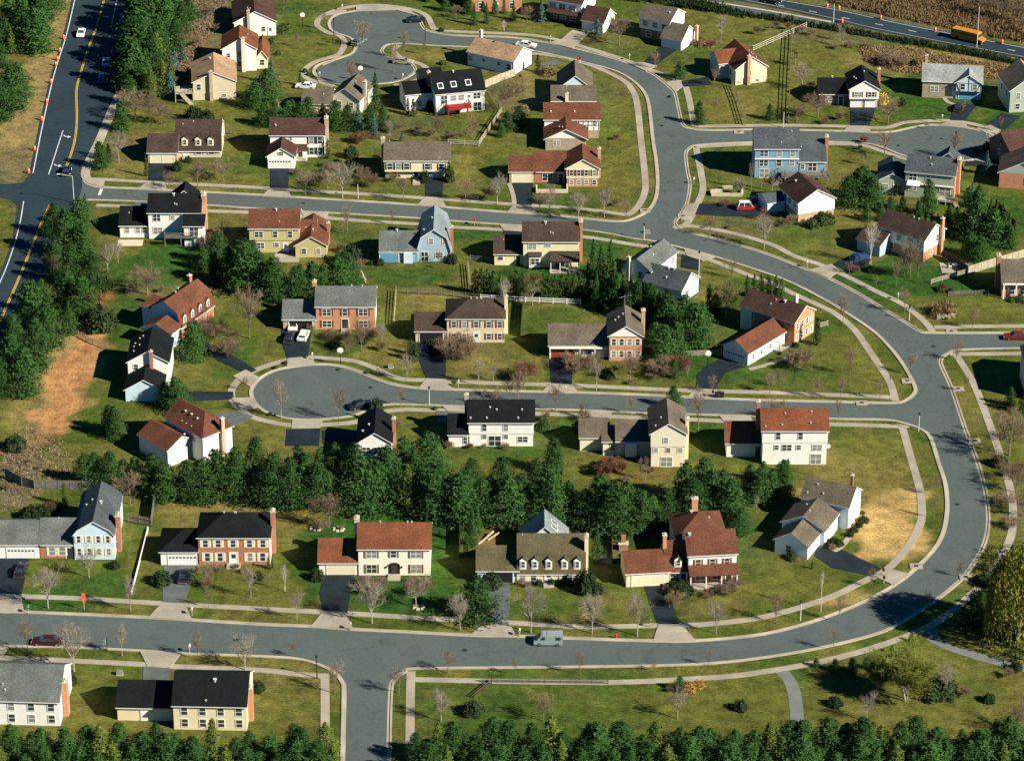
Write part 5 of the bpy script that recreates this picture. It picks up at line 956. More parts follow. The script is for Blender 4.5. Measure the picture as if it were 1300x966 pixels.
H.win(g,'S',[.10,.28,.49,.72,.91],3.5,.85,1.35,'shut_c',sw=.42); H.win(g,'S',[.12,.30,.72,.90],.7,.85,1.6,'shut_c',sw=.42); H.door(g,'S',.49,1.3,2.3,m='white'); H.chim(g,g.w+.45,4.4,.9,1.5,8.6,'brick'); H.vents(g,[(.35,.49),(.5,.49),(.52,.49)],.4)
mb = MB(); mb.box(g.w+.004,g.w+.05,0,g.d,0,5.3); mb.build('side_siding', W['white'], H.root); H.steps(g,g.w*.49,2.4,1.3)
q = H.wing(a=(201,702), x1=252, h=2.6, d=7.8, rise=2.3, wall='white', roof='black', hip=True, hipR=False); H.gdoor(q,'S',.60,4.9,1.95,wins=True)
H = House('white house with arched porch', 'white brick house with rust roof and dark arched entry')
g = H.wing(a=(452.6,697.6), x1=548, h=5.3, d=8.8, rise=2.6, wall='ivory', roof='red')
H.win(g,'S',[.18,.80],3.5,1.7,1.4,'shut_g',sw=.32); H.win(g,'S',[.49],3.6,.95,1.25,'shut_g',sw=.32); H.win(g,'S',[.18],.5,1.7,1.6,'shut_g',sw=.32,fr='creamp'); H.win(g,'S',[.80],.5,1.7,1.6,'shut_r',sw=.32,fr='creamp')
mb = MB(); n = 12; aw, ah = 1.0, 1.75
pts = [(-aw,0,0)] + [(-aw*math.cos(math.pi*i/n), 0, ah + .62*math.sin(math.pi*i/n)) for i in range(n+1)] + [(aw,0,0)]
mb.face([(x, -.03, z) for x, _, z in pts]); mb.face([(x, -.0, z) for x, _, z in pts[::-1]])
ar_ = mb.build('entry', M['dark'], H.root, (g.w*.495,-.01,.1))  # flat dark face paints the shade of the arched recess
mb = MB()
for i in range(1, len(pts)-2): mb.bar((pts[i][0], -.06, pts[i][2]), (pts[i+1][0], -.06, pts[i+1][2]), .16, h=.14)
mb.build('arch', M['door'], ar_); mb = MB(); mb.box(-.5,.5,-.06,-.035,0,2.0); mb.build('door', M['door'], ar_)
mb = MB(); [mb.box(x-.09,x+.09,-.2,0,1.5,1.85) for x in (g.w*.495-1.35, g.w*.495+1.35)]; mb.build('wall_lamp', M['black'], H.root)
H.steps(g,g.w*.495,2.2,1.6); H.chim(g,-.4,5.6,1.0,1.6,8.6,'tan'); H.vents(g,[(.3,.49),(.68,.49),(.74,.49)],.4)
q = H.wing(a=(402.6,714.8), x1=456, h=2.5, d=7.6, rise=2.5, wall='ivory', roof='red'); H.gdoor(q,'S',.56,4.7,1.85,m='creamp')
H = House('olive five-dormer house', 'olive roofed dutch style house with five white dormers')
g = H.wing(a=(656,724.8), x1=744, h=2.5, d=8.8, rise=(2.6,2.1), prof='gambrel', wall='cream', roof='olive', ov=.25)
H.dormer(g,[.07,.25,.46,.70,.89],2.95,1.15,1.55,'white','olive',.0); H.win(g,'S',[.06,.23,.70,.88],.5,.9,1.45,'shut_c',sw=.4); H.door(g,'S',.46,1.2,2.1,m='white'); H.chim(g,g.w+.35,1.9,.8,1.5,8.6,'cream'); H.steps(g,g.w*.46,1.8,1.4); H.vents(g,[(.06,.46)],.3)
q = H.wing(a=(603.8,724.8), x1=660, h=2.5, d=7.6, rise=2.6, wall='ice', roof='olive'); H.gdoor(q,'S',.54,4.6,1.95,open_=True)
q = H.wing(at=(.6,8.6), w=8.0, h=2.6, d=6.0, rise=3.6, ridge='y', wall='ice', roof='bluegrey'); H.sky(q,[(.35,.72),(.65,.72)],.9,1.2)
H = House('red roofed front-porch house', 'white and brick house with several red-brown roofs and a front porch')
g = H.wing(line=((872.8,706.2),(937.6,702.2)), rz=6, h=5.7, d=7.6, rise=2.5, wall='white', roof='redbrown', low=(2.7,'brick',.1))
H.win(g,'S',[.2,.5,.8],3.5,.85,1.25,'shut_r',sw=.3,fr='creamp'); H.win(g,'S',[.25,.6],.7,1.6,1.4); H.porch(g,-.1,g.w+.1,2.0,2.7,.9,'redbrown',4); H.door(g,'S',.85,1.0); H.vents(g,[(.06,.4)],.8); H.win(g,'E',[.3,.7],3.2)
q = H.wing(a=(844.6,726.2), w=4.2, h=2.5, d=7.6, rise=3.8, wall='white', roof='redbrown', rz=4); H.dormer(q,[.55],3.2,1.3,1.3,'white','redbrown',.35); H.win(q,'S',[.3],.6,.9,1.4,'shut_r',sw=.35); H.door(q,'S',.8,.9); H.chim(q,-.1,3.2,.8,1.1,8.2,'obrick')
q2 = H.wing(a=(793.5,728.8), w=8.0, h=2.8, d=7.0, rise=2.3, wall='cream', roof='redbrown', rz=6); H.gdoor(q2,'S',.5,5.4,2.1,m='creamp')
q3 = H.wing(at=(-.9,7.4), w=8.6, h=4.6, d=9.0, rise=2.7, ridge='y', hip=True, hipL=True, wall='ice', roof='redbrown'); H.chim(q3,q3.w/2-.2,7.2,1.3,1.0,9.0,'obrick',z0=4); H.vents(q3,[(.6,.38)],.7); H.vents(q3,[(.45,.72)],.4); H.win(q3,'W',[.5],2)
H = House('white olive-gabled house', 'white house with olive gables, bright end walls and shade-blue coloured fronts beside dry straw')
g = H.wing(line=((1014.6,631.2),(1079,644)), rz=-24, h=4.7, d=6.6, rise=2.2, wall='ice', roof='taupe')  # ice walls: blue shade put into the colour of white siding
for z in (3.0,.7): H.win(g,'E',[.16,.5,.84],z,.6,1.2)
mb = MB(); mb.box(g.w+.003,g.w+.04,0,g.d,0,4.7); mb.face([(g.w+.035,0,4.7),(g.w+.035,g.d,4.7),(g.w+.035,g.d/2,6.85)]); mb.build('side_siding', W['white'], H.root, recalc=False)
H.chim(g,g.w-1.4,5.6,.5,.7,8.2,'dbrick',z0=4.5); H.vents(g,[(.25,.35),(.1,.1),(.42,.15)],.4)
q = H.wing(line=((990,662.2),(1047,676.6)), rz=-25, h=3.2, d=6.8, rise=2.0, ridge='y', wall='ice', roof='taupe'); H.vents(q,[(.3,.55),(.7,.35)],.35)
q2 = H.wing(line=((981,684.2),(1026.6,695.4)), rz=-26, h=2.7, d=6.2, rise=1.9, ridge='y', wall='ice', roof='taupe'); H.win(q2,'S',[.42],.7,.9,1.3)
for qq in (q, q2):
    mb = MB(); mb.box(qq.w+.003,qq.w+.04,0,qq.d,0,qq.h); mb.build('side_siding', W['white'], H.root, qq.loc, qq.rz)
H.win(q,'E',[.3,.6],.8,1.2,1.6); H.gdoor(q2,'E',.5,4.8,2.0)
H = House('bottom grey-roofed house', 'grey roofed house with white rake and brick chimney at bottom left')
g = H.wing(a=(-30,889), x1=76, h=4.6, d=11.5, rise=3.2, wall='white', roof='grey', rz=-3); H.chim(g,g.w+.5,3.6,1.0,1.8,6.6,'obrick'); H.vents(g,[(.28,.2),(.32,.12)],.4); H.win(g,'S',[.15,.4,.65,.9],2.8,1,1.4); H.win(g,'S',[.15,.4,.65,.9],.6,1,1.4)
H = House('bottom black-roofed house', 'black roofed house with white rake at the bottom below the street')
g = H.wing(a=(217,896), x1=314, h=4.6, d=10.5, rise=3.0, wall='cream', roof='black', rz=-2); H.chim(g,g.w+.4,3.4,.9,1.5,6.4,'obrick'); H.vents(g,[(.55,.35)],.8); H.vents(g,[(.45,.05)],.4); H.win(g,'S',[.15,.4,.65,.9],2.8,1,1.4); H.win(g,'S',[.15,.4,.65,.9],.6,1,1.4)
q = H.wing(a=(146,898), x1=221, h=2.6, d=8, rise=2.4, wall='cream', roof='black', rz=-2); H.gdoor(q,'S',.7,4.8)
H = House('top brick house', 'orange brick house half hidden by evergreens at the top centre')
g = H.wing(a=(596,-8), x1=664, h=4.8, d=8, rise=2.2, wall='obrick', roof='dbrown'); H.win(g,'S',[.2,.5,.8],2.9); H.win(g,'S',[.2,.8],.8); H.door(g,'S',.5,m='white')

H = House('right street house', 'cream two storey house at the right edge south of the right hand street')
g = H.wing(a=(1304,472), w=13, h=6.2, d=10.5, rise=2.8, ridge='y', wall='cream', roof='brown'); H.win(g,'S',[.1,.3,.6],3.6); H.win(g,'S',[.1,.3,.6],.9); H.win(g,'W',[.2,.5,.8],3.6)
# ================================================================== TREES
def leafmat(name, c, c2, rnd=.25):
    m = mat(name, c, .8, .35, .9, .15, col2=c2, scale2=1.3, rnd=rnd)
    return m
LM = dict(
 pine=leafmat('pine_needles', (0.017,0.058,0.012), (0.040,0.094,0.017)), ypine=leafmat('yellow_green_needles', (0.060,0.100,0.016), (0.12,0.15,0.02)),
 spruce=leafmat('blue_spruce_needles', (0.035,0.085,0.070), (0.06,0.12,0.10)), arb=leafmat('arborvitae_foliage', (0.022,0.050,0.012), (0.055,0.085,0.015)),
 dark=leafmat('dark_yew_foliage', (0.018,0.034,0.012), (0.03,0.05,0.016)), twig=leafmat('brown_twigs', (0.19,0.135,0.085), (0.25,0.18,0.115)), pink=leafmat('reddish_budding_twigs', (0.24,0.165,0.115), (0.29,0.205,0.14)),
 grey=leafmat('grey_twigs', (0.25,0.21,0.165), (0.31,0.265,0.205)), olive=leafmat('olive_budding_twigs', (0.17,0.16,0.055), (0.23,0.21,0.07)), white=leafmat('pale_birch_twigs', (0.42,0.36,0.28), (0.5,0.44,0.36)),
 willow=leafmat('yellow_willow_leaves', (0.12,0.135,0.012), (0.20,0.19,0.018)), red=leafmat('red_twigs', (0.17,0.075,0.045), (0.20,0.11,0.065)), orange=leafmat('orange_leaves', (0.32,0.16,0.03), (0.38,0.22,0.05)),
 lime=leafmat('lime_budding_twigs', (0.15,0.17,0.03), (0.22,0.23,0.045)), yellow=leafmat('yellow_blossom', (0.62,0.42,0.02), (0.5,0.36,0.03)), shrub=leafmat('boxwood_leaves', (0.035,0.065,0.018), (0.06,0.09,0.02)), tan=leafmat('tan_dry_stems', (0.27,0.18,0.085), (0.17,0.115,0.055)),
 bark=mat('bark', (0.19,0.145,0.105), .9, .2, 3), gbark=mat('grey_bark', (0.33,0.29,0.23), .9, .2, 3), wbark=mat('white_birch_bark', (0.62,0.58,0.50), .8, .15, 3))
rnd = random.Random(3)
def rv(): 
    while True:
        v = Vector((rnd.uniform(-1,1), rnd.uniform(-1,1), rnd.uniform(-1,1)))
        if .05 < v.length < 1: return v.normalized()
class FastM:
    def __init__(s): s.v = []; s.f = []
    def quad(s, c, a, b):
        k = len(s.v); s.v += [tuple(c-a-b), tuple(c+a-b), tuple(c+a+b), tuple(c-a+b)]; s.f.append((k,k+1,k+2,k+3))
    def tri(s, a, b, c): k = len(s.v); s.v += [tuple(a), tuple(b), tuple(c)]; s.f.append((k,k+1,k+2))
    def mesh(s, name, m):
        me = bpy.data.meshes.new(name); me.from_pydata(s.v, [], s.f); me.materials.append(m); me.update(); return me
def conifer(m, h=9., r=3.2, n=1500, leaf=.34, top=.7, base=.06, lobes=5, droop=.25, clump=True, seed=0):
    """trunk with whorled boughs; needle clumps through the outer part of the crown"""
    rnd.seed(100 + seed); fm = FastM(); tb = MB(); tb.tube((0,0,0),(0,0,h*.95),.02*h,.01,7)
    nb = int(h * 9); bo = []
    for i in range(nb):
        t = (i + rnd.random()) / nb; z = h * (base + (1 - base) * t); L = r * (1 - t) ** top * rnd.uniform(.55, 1.15)
        if t < .12: L *= .75 + t * 2
        a = i * 2.399 + rnd.uniform(-.3, .3); L *= 1 + .16 * math.sin(lobes * a + seed + t * 9)
        bo.append((z, a, L, t))
        if t < .8 and i % 3 == 0: tb.bar((0,0,z), (math.cos(a)*L*.8, math.sin(a)*L*.8, z - L*droop*.5), .05 + .03*(1-t))
    per = max(4, n // nb)
    for z, a, L, t in bo:
        for j in range(max(3, int(per * (.35 + .65 * L / r)))):
            q = rnd.random() ** .55; d = L * q; aa = a + rnd.gauss(0, .33) / max(.35, q)
            p = Vector((math.cos(aa)*d, math.sin(aa)*d, z - d*droop + rnd.gauss(0, .13) + .25 * q * L * (rnd.random() - .3)))
            nrm = (Vector((math.cos(aa), math.sin(aa), .8)) + rv() * .9).normalized()
            u = nrm.cross(rv()).normalized(); v = nrm.cross(u); s_ = leaf * rnd.uniform(.6, 1.25)
            fm.quad(p, u * s_ * .62, v * s_ * .24)
    return fm.mesh('crown', LM[m]), tb.mesh('trunk', LM['bark'])
def bare(m, h=8., r=2.6, vase=.5, n1=6, dens=1.0, seed=0, bark='bark', tw=.05, multi=1, low=.22, pend=0.0):
    rnd.seed(500 + seed); fm = FastM(); tb = MB()
    def twig(p, d, L, w):
        q = p + d * L; s_ = d.cross(rv()).normalized() * w
        fm.tri(p - s_, p + s_, q)
    def grow(p, d, L, rad, lev):
        n = 2 if lev < 2 else 1
        q = p
        for i in range(n):
            dd = (d + rv() * .14 + Vector((0,0,.08))).normalized(); e = q + dd * L / n
            if rad > .018: tb.tube(q, e, rad * (1 - i*.25), rad * (.75 - i*.2), 5 if lev < 2 else 3, cap=False)
            else:
                twig(q, dd, L / n * 1.15, max(rad * .8, tw * .34))
            k = {0: 0, 1: 4, 2: 4, 3: 5}.get(lev, 0)
            if lev >= 1:
                for _ in range(max(1, int(k * dens / n + rnd.random()))) if k else []:
                    t = rnd.uniform(.25, 1); b = q + (e - q) * t
                    nd = (dd * 1.0 + rv() * .85 + Vector((0, 0, .18 - pend))).normalized()
                    grow(b, nd, L * rnd.uniform(.45, .68), rad * .58, lev + 1)
            q = e; d = dd
        if lev >= 2:
            for _ in range(int(3 * dens + rnd.random())): twig(q, (d + rv() * .6 + Vector((0,0,-pend))).normalized(), L * .55, tw * .27)
    for s_ in range(multi):
        o = Vector((0,0,0)) if multi == 1 else Vector((rnd.uniform(-.35,.35), rnd.uniform(-.35,.35), 0))
        lean = Vector((0,0,1)) if multi == 1 else (Vector((0,0,1)) + rv() * .22).normalized()
        th = h * low; rad = .017 * h / (1 if multi == 1 else 1.5)
        tb.tube(o, o + lean * th, rad, rad * .85, 6); tb.tube(o + lean * th, o + lean * h * .72, rad * .8, .02, 5)
        for i in range(n1):
            t = i / n1; z = th + (h * .75 - th) * t * .75; a = i * 2.399 + rnd.uniform(-.3, .3)
            sp = vase; d = Vector((math.cos(a) * sp, math.sin(a) * sp, 1 - t * .25)).normalized()
            grow(o + lean * z, d, min((h - z) * .62, r / max(.25, d.xy.length) * .62) * rnd.uniform(.85, 1.1), rad * (.55 - .2 * t), 1)
    # keep within the wanted envelope
    zs = max(v[2] for v in fm.v); rs = sorted(math.hypot(v[0], v[1]) for v in fm.v)[int(len(fm.v) * .97)]
    fz = h / zs; fr = r / rs
    fm.v = [(x*fr, y*fr, z*fz) for x, y, z in fm.v]; tb.v = [(x*fr if z > h*low*.9 else x, y*fr if z > h*low*.9 else y, z*fz) for x, y, z in tb.v]
    return fm.mesh('crown', LM[m]), tb.mesh('trunk', LM[bark], recalc=False)
def blob(m, h=1.5, r=1.2, n=420, leaf=.22, seed=0, stems=False):
    rnd.seed(900 + seed); fm = FastM(); tb = MB()
    for i in range(7):
        a = i * .9; tb.tube((0,0,0), (math.cos(a)*r*.5, math.sin(a)*r*.5, h*.7), .03, .01, 4, cap=False)
    for i in range(n):
        d = rv(); d.z = abs(d.z); k = rnd.uniform(.72, 1.03) * (1 + .12 * math.sin(5*math.atan2(d.y, d.x) + seed))
        p = Vector((d.x * r * k, d.y * r * k, .08 + d.z * h * k * .95))
        if stems: fm.tri(p * .55, p * .55 + rv() * .05, p * 1.05 + rv() * .06); 
        nrm = (d + rv() * .8).normalized(); u = nrm.cross(rv()).normalized(); v = nrm.cross(u); s_ = leaf * rnd.uniform(.6, 1.2)
        if not stems or i % 3 == 0: fm.quad(p, u*s_*.5*(.4 if stems else 1), v*s_*.5)
    return fm.mesh('crown', LM[m]), tb.mesh('trunk', LM['bark'], recalc=False)
def willow(m, h=14, r=5, seed=0, n=1000):
    rnd.seed(1300+seed); fm = FastM(); tb = MB(); tb.tube((0,0,0),(0,0,h*.35),.4,.3,8)
    for i in range(14):
        a = i*2.4; L = r*rnd.uniform(.4,.85); e = Vector((math.cos(a)*L, math.sin(a)*L, h*rnd.uniform(.7,.97))); tb.tube((0,0,h*.3), e, .16, .05, 5, cap=False)
    for i in range(n):
        a = rnd.uniform(0, 6.283); q = rnd.random()**.5; L = r*q*(1+.15*math.sin(3*a)); z = h*(1 - .28*q*q)*rnd.uniform(.9,1)
        p = Vector((math.cos(a)*L, math.sin(a)*L, z)); ln = rnd.uniform(.3,.75)*h*(.35+.65*q)
        k = int(ln/.42)
        for j in range(k):
            pp = p + Vector((rnd.gauss(0,.09), rnd.gauss(0,.09), -j*.42)) + Vector((math.cos(a),math.sin(a),0))*.03*j
            if pp.z < .6: break
            u = rv()*.09; fm.quad(pp + rv()*.18, u, Vector((rnd.gauss(0,.05),rnd.gauss(0,.05),.17)))
    return fm.mesh('crown', LM[m]), tb.mesh('trunk', LM['gbark'], recalc=False)
PRO = {
 'P': [conifer('pine', 9, 3.5+.22*i, 5200, .30, .40+.05*i, .03, 3+i, .06, seed=i) for i in range(5)],
 'Y': [conifer('ypine', 9, 3.3, 3400, .30, .5, .05, 5, .10, seed=11), conifer('ypine', 9, 2.6, 3200, .29, .65, .05, 5, .2, seed=12)],
 'N': [conifer('pine', 9, 2.3, 2600, .26, .85, .04, 5, .3, seed=21), conifer('pine', 9, 2.1, 2600, .26, .9, .04, 5, .3, seed=22)],
 'S': [conifer('spruce', 6, 2.0, 1300, .28, .9, .04, 5, .25, seed=31), conifer('spruce', 6, 1.8, 1300, .28, .85, .04, 6, .25, seed=32)],
 'C': [conifer('arb', 5, .95, 900, .22, .38, .02, 3, -.1, seed=41), conifer('arb', 5, 1.05, 900, .22, .45, .02, 3, -.1, seed=42)],
 'B': [bare('twig', 8, 3.3, .75, 8, 1.2, seed=i, tw=.05) for i in range(4)],
 'K': [bare('pink', 6, 1.8, .55, 7, 1.1, seed=10+i, tw=.042) for i in range(3)],
 'V': [bare('grey', 8, 2.6, .5, 8, 1.1, seed=20+i, bark='gbark', tw=.045) for i in range(3)],
 'O': [bare('olive', 8, 3.0, .6, 7, 1.5, seed=30+i, bark='gbark', tw=.07) for i in range(2)],
 'W': [bare('white', 8, 1.3, .3, 6, .7, seed=40, bark='wbark'), bare('white', 8, 1.8, .35, 7, .8, seed=41, bark='wbark', multi=2)],
 'M': [bare('grey', 9, 2.6, .35, 5, .9, seed=50, bark='gbark', multi=3, low=.1), bare('grey', 9, 2.2, .3, 5, .9, seed=51, bark='gbark', multi=3, low=.1)],
 'b': [bare('twig', 3.5, 2.3, 1.1, 8, 1.2, seed=60, low=.06, multi=2, tw=.045), bare('twig', 3.5, 2.0, 1.0, 8, 1.2, seed=61, low=.06, multi=2, tw=.045)],
 'r': [bare('red', 3, 1.8, 1.0, 8, 1.3, seed=62, low=.06, multi=2, tw=.05)],
 'g': [blob('shrub', 1.3, 1.0, 420, .2, 1), blob('shrub', 1.2, 1.1, 420, .2, 2)], 'd': [blob('dark', 2.4, 1.7, 900, .26, 3), blob('dark', 2.2, 1.8, 900, .26, 4)],
 'y': [blob('yellow', 2.2, 1.6, 700, .22, 5)], 'o': [blob('orange', 1.8, 1.8, 700, .2, 6)], 't': [blob('tan', 1.8, 2.0, 1000, .3, 7, True)], 'L': [willow('willow', 14, 5.4, 1)], 'l': [bare('lime', 9, 4.2, .6, 7, 1.7, seed=70, bark='gbark', tw=.09, multi=3, low=.1)],
}
DESC = {'P':('dark green pine','pine','pine trees'),'Y':('yellow green conifer','conifer','yellow green conifers'),'N':('narrow dark conifer','conifer','narrow conifers'),'S':('blue grey spruce','spruce','blue spruces'),'C':('columnar evergreen','evergreen','columnar evergreens'),
 'B':('bare brown tree','bare tree','bare brown trees'),'K':('slim reddish bare tree','bare tree','reddish street trees'),'V':('bare grey tree','bare tree','bare grey trees'),'O':('olive budding tree','tree','olive budding trees'),'W':('white barked bare tree','birch','white barked trees'),
 'M':('many-stemmed grey tree','bare tree','many-stemmed trees'),'b':('low brown bare shrub','shrub','brown bare shrubs'),'r':('red twigged shrub','shrub','red twigged shrubs'),'g':('small green shrub','shrub','green shrubs'),'d':('dark evergreen shrub','shrub','dark evergreen shrubs'),
 'y':('bright yellow shrub','shrub','yellow shrubs'),'o':('orange shrub','shrub','orange shrubs'),'t':('tan dry shrub','shrub','tan shrubs'),'L':('large yellow willow','willow','willows'),'l':('wide olive many-stemmed tree','tree','olive many-stemmed trees')}
NAME = {'P':'pine_tree','Y':'conifer','N':'conifer','S':'spruce_tree','C':'columnar_evergreen','B':'bare_tree','K':'bare_tree','V':'bare_tree','O':'budding_tree','W':'birch_tree','M':'bare_tree','b':'bare_shrub','r':'red_shrub','g':'green_shrub','d':'evergreen_shrub','y':'yellow_shrub','o':'orange_shrub','t':'dry_shrub','L':'willow_tree','l':'budding_tree'}
PH = {'P':9,'Y':9,'N':9,'S':6,'C':5,'B':8,'K':6,'V':8,'O':8,'W':8,'M':9,'b':3.5,'r':3,'g':1.35,'d':2.45,'y':2.3,'o':1.9,'t':1.9,'L':14,'l':9}
T = []   # kind, x, base y, height px, width factor
def add(k, *l):
    for p in l: T.append((k, *p) if len(p) == 4 else (k, *p, 1.0))
# belt beside the left main road
add('P',(173,62,60),(176,88,60),(180,112,60),(186,34,60),(180,48,62),(196,22,60),(190,66,60),(170,96,52),(166,118,48),(198,-4,56),(214,-8,52),(186,6,58))
add('P',(205,20,52),(225,14,48),(190,45,60),(213,46,55),(180,76,56),(202,74,52),(222,62,40),(168,108,58),(185,120,50),(242,24,36),(172,22,50),(165,135,34,.8),(196,100,50),(232,42,36))
add('Y',(200,92,50,.9),(208,122,46,.9),(192,128,40,.9),(218,108,34,.8)); add('S',(222,96,36),(217,124,36),(231,78,24))
add('P',(155,167,42,1),(131,211,44,.85),(138,206,30,.7)); add('V',(151,206,42,.8)); add('B',(172,152,38,1.5),(190,156,38,1.4),(205,158,26,1.6)); add('d',(246,153,17),(263,154,15,.8),(209,182,7,1.2),(198,180,6,1.2))
add('P',(45,63,58),(30,40,52),(15,30,48),(7,62,52),(25,62,60),(60,22,50),(70,10,40),(12,138,60),(3,152,58),(20,120,52),(2,100,48),(52,40,50)); add('Y',(15,68,34,.8)); add('b',(8,108,22,1.2),(228,44,12),(248,60,14),(262,22,16),(240,96,10),(275,40,10),(228,110,12))
add('P',(72,300,44),(100,288,40),(88,325,52),(110,332,46),(70,345,42),(96,362,52),(116,366,46),(82,392,54),(105,402,52),(86,425,48),(58,402,48),(38,424,60),(62,440,56),(22,445,60),(46,468,56),(16,480,60),(32,500,54),(4,500,56),(60,300,30,.7))
add('N',(109,274,28,1.2)); add('B',(68,352,30,.9),(317,430,68,.75),(187,374,36,1.7)); add('V',(137,346,40,.9),(150,334,28,.9)); add('d',(126,416,28,1),(20,570,18),(133,365,14)); add('b',(272,428,24,1.3),(290,452,24,1.3),(262,430,14),(272,320,26,.9),(284,305,20,.9),(60,340,14),(205,372,10),(165,372,10))
# north rows
add('S',(687,28,28),(758,42,25),(510,181,13,1.3),(345,106,32,.9),(455,166,34),(475,172,28),(250,222,10)); add('B',(786,58,38,1.2),(669,30,24,1),(579,24,20,1.1),(360,14,22)); add('N',(477,140,48,1),(602,32,28),(618,30,26),(381,109,16,1.4),(628,18,24),(640,14,22),(652,26,26)); add('P',(565,14,20),(543,2,18),(595,10,24))
add('W',(640,40,14,1.5)); add('P',(339,130,42,1),(328,136,40),(334,158,34),(350,160,34),(366,160,36),(382,160,34),(396,160,34),(408,156,30),(424,166,38),(440,162,32),(486,160,28),(468,164,34),(495,168,22),(372,146,26),(410,170,18)); add('M',(494,180,36,.8),(352,146,22,.9))
add('r',(459,182,14,1.2),(448,180,10,1.2),(783,178,8,1),(700,98,5,.8),(660,100,6)); add('t',(696,95,13,.8),(1198,399,18,.85),(663,140,8)); add('d',(446,200,16,.8),(571,229,22,.35),(539,229,13,.8),(546,136,12,.7),(225,216,12,.7),(239,206,8,.8),(560,40,5)); add('C',(416.5,201,23,1.2),(570,231,26,1.1),(186,224,26,.7),(683,92,22,1.2),(518,145,20,1.1),(525,148,22,1.2),(553,140,14,.8))
add('B',(557.6,177,34,.8),(600,176,30,.8),(651,142,48,1.0),(640,145,36,1.0),(592,184,24,.7),(625,128,20,.8),(283,230,28,1.4),(272,222,20,1.2),(215,240,22,1.2)); add('P',(645,168,26,.9),(660,160,26,.9),(636,174,20,.9))
add('K',(388,248,38,.9),(512,255,34,.8),(251,238,40,.9),(441,294,36,.7),(591,256,34,1),(685,268,24),(699,252,20),(795,279,30),(436,296,20),(498,286,22,.6)); add('V',(435,252,52,1.0),(698,272,32,1),(767,276,40,.9),(734,282,44,.9),(631,260,42,.9),(416,240,26,1)); add('b',(405,235,18,1.2),(425,222,16,1.2),(470,238,18,1.2),(462,228,16),(620,254,18),(690,258,14),(780,262,10),(412,212,9),(575,176,10),(548,172,9),(530,168,9),(485,200,8),(375,222,8),(500,222,12),(655,150,12),(505,165,9))
add('d',(600,108,6),(548,110,6)); add('r',(582,136,5,1)); add('K',(500,92,44,.6),(459,60,36,1.0),(447,112,34,.6),(513,76,40,.5),(538,70,22,.5),(378,60,20,.6),(367,98,16,.6),(411,38,24,.5),(425,60,20,.6)); add('V',(444,108,36,.6)); add('g',(353,70,6),(387,92,5),(392,96,4),(345,55,7),(562,82,5,1.4),(358,40,9,1.3))
# north east
add('P',(891,156,28,1),(863,100,22,1.3),(977,152,20,1.1)); add('K',(907,150,30,.6),(907,110,26,.8),(832,88,24,.9),(901,300,30,.9),(929,353,26,.8),(920,345,20,.6),(970,280,20),(1011,158,12,.9)); add('V',(1018,114,36,1.2),(915,55,40,.7),(1066,52,22,.8),(1070,60,24,.6)); add('B',(1038,150,32,1.3),(1127,158,36,1.2),(1012,154,24,1.1),(1176,164,10)); add('t',(895,58,8,1.5),(880,52,6,1.2)); add('r',(903,60,9,1.2),(1012,148,10),(1064,152,9)); add('y',(1120,132,14,.8)); add('O',(1010,84,24,.5),(1098,210,22,.5)); add('b',(1135,81,16,2.0),(1125,83,13,1.8),(1142,84,12,1.6)); add('d',(1160,84,8,1.0),(1144,134,10,.8),(850,124,3),(1255,192,12,.9))
add('b',(1100,60,7,1.3),(1060,62,7,1.6),(1080,60,7,1.6),(1055,110,10),(1090,92,7),(1010,66,5),(1030,112,10),(1047,158,10),(1065,152,10),(960,44,12),(985,36,10),(1000,38,10),(975,40,10),(1015,42,10),(1030,45,10))
add('K',(1123,198,38,1.0),(1212,202,38,.8),(1184,157,14,.5),(1222,150,26,.4),(1270,168,22,.5),(1149,158,12,.6)); add('r',(1096,182,9,1.1),(1092,190,6)); add('V',(970,316,48,1),(940,248,22,.7)); add('M',(954,242,46,.35),(980,243,32,.5),(996,236,28,.5),(936,246,24,.9),(944,248,24,.7),(967,244,20,.6),(1190,252,20,.5)); add('b',(920,262,9,1.2),(995,287,12,1.1),(910,300,5),(925,290,5),(1005,284,12),(1020,286,8),(895,290,5),(975,290,10,1.3))
add('P',(1092,258,44,1.3),(1078,262,36,1),(1108,262,36,1),(1130,272,22,.9),(1175,276,44,.9),(1165,280,28,.9),(1235,305,60,.9),(1246,334,36,1.2),(1262,308,38,1),(1275,312,38,1),(1222,300,34,1),(1250,300,34,.9),(1215,285,22,1),(1232,325,30,1),(1285,318,30,.9),(1228,262,26,.9),(1242,255,20,.9),(1145,268,18,1),(1205,280,20),(1100,280,20),(1118,280,22)); add('S',(1252,222,30,1.1),(1234,246,14)); add('C',(1158,286,16),(1166,287,16),(1174,288,18),(1182,289,18),(1190,290,18),(1198,290,18),(1206,292,18),(1214,293,18),(1222,295,20),(1265,270,16),(1273,274,16),(1258,266,14),(1281,290,20),(1288,300,20))
add('g',(1031,288,9,1.3),(1047,282,12,1.4),(1195,370,5,1.5),(1285,382,5,1.6),(1296,382,6,1.6),(1240,194,6)); add('W',(1104.5,336,58,.8)); add('B',(1155,354,54,.7),(1148,352,30,.9),(1165,352,34,.8)); add('K',(1070,413,45,.6),(1078,348,18,1.1),(1112,368,18,.7),(1138,363,34,.6),(1148,398,36,.7),(1171,396,18,.5),(1234,418,28,1),(1290,190,12)); add('r',(1086,346,9),(1196,368,8)); add('d',(1196,368,8,.8),(1206,372,6,.9),(1218,215,7),(1105,345,8))
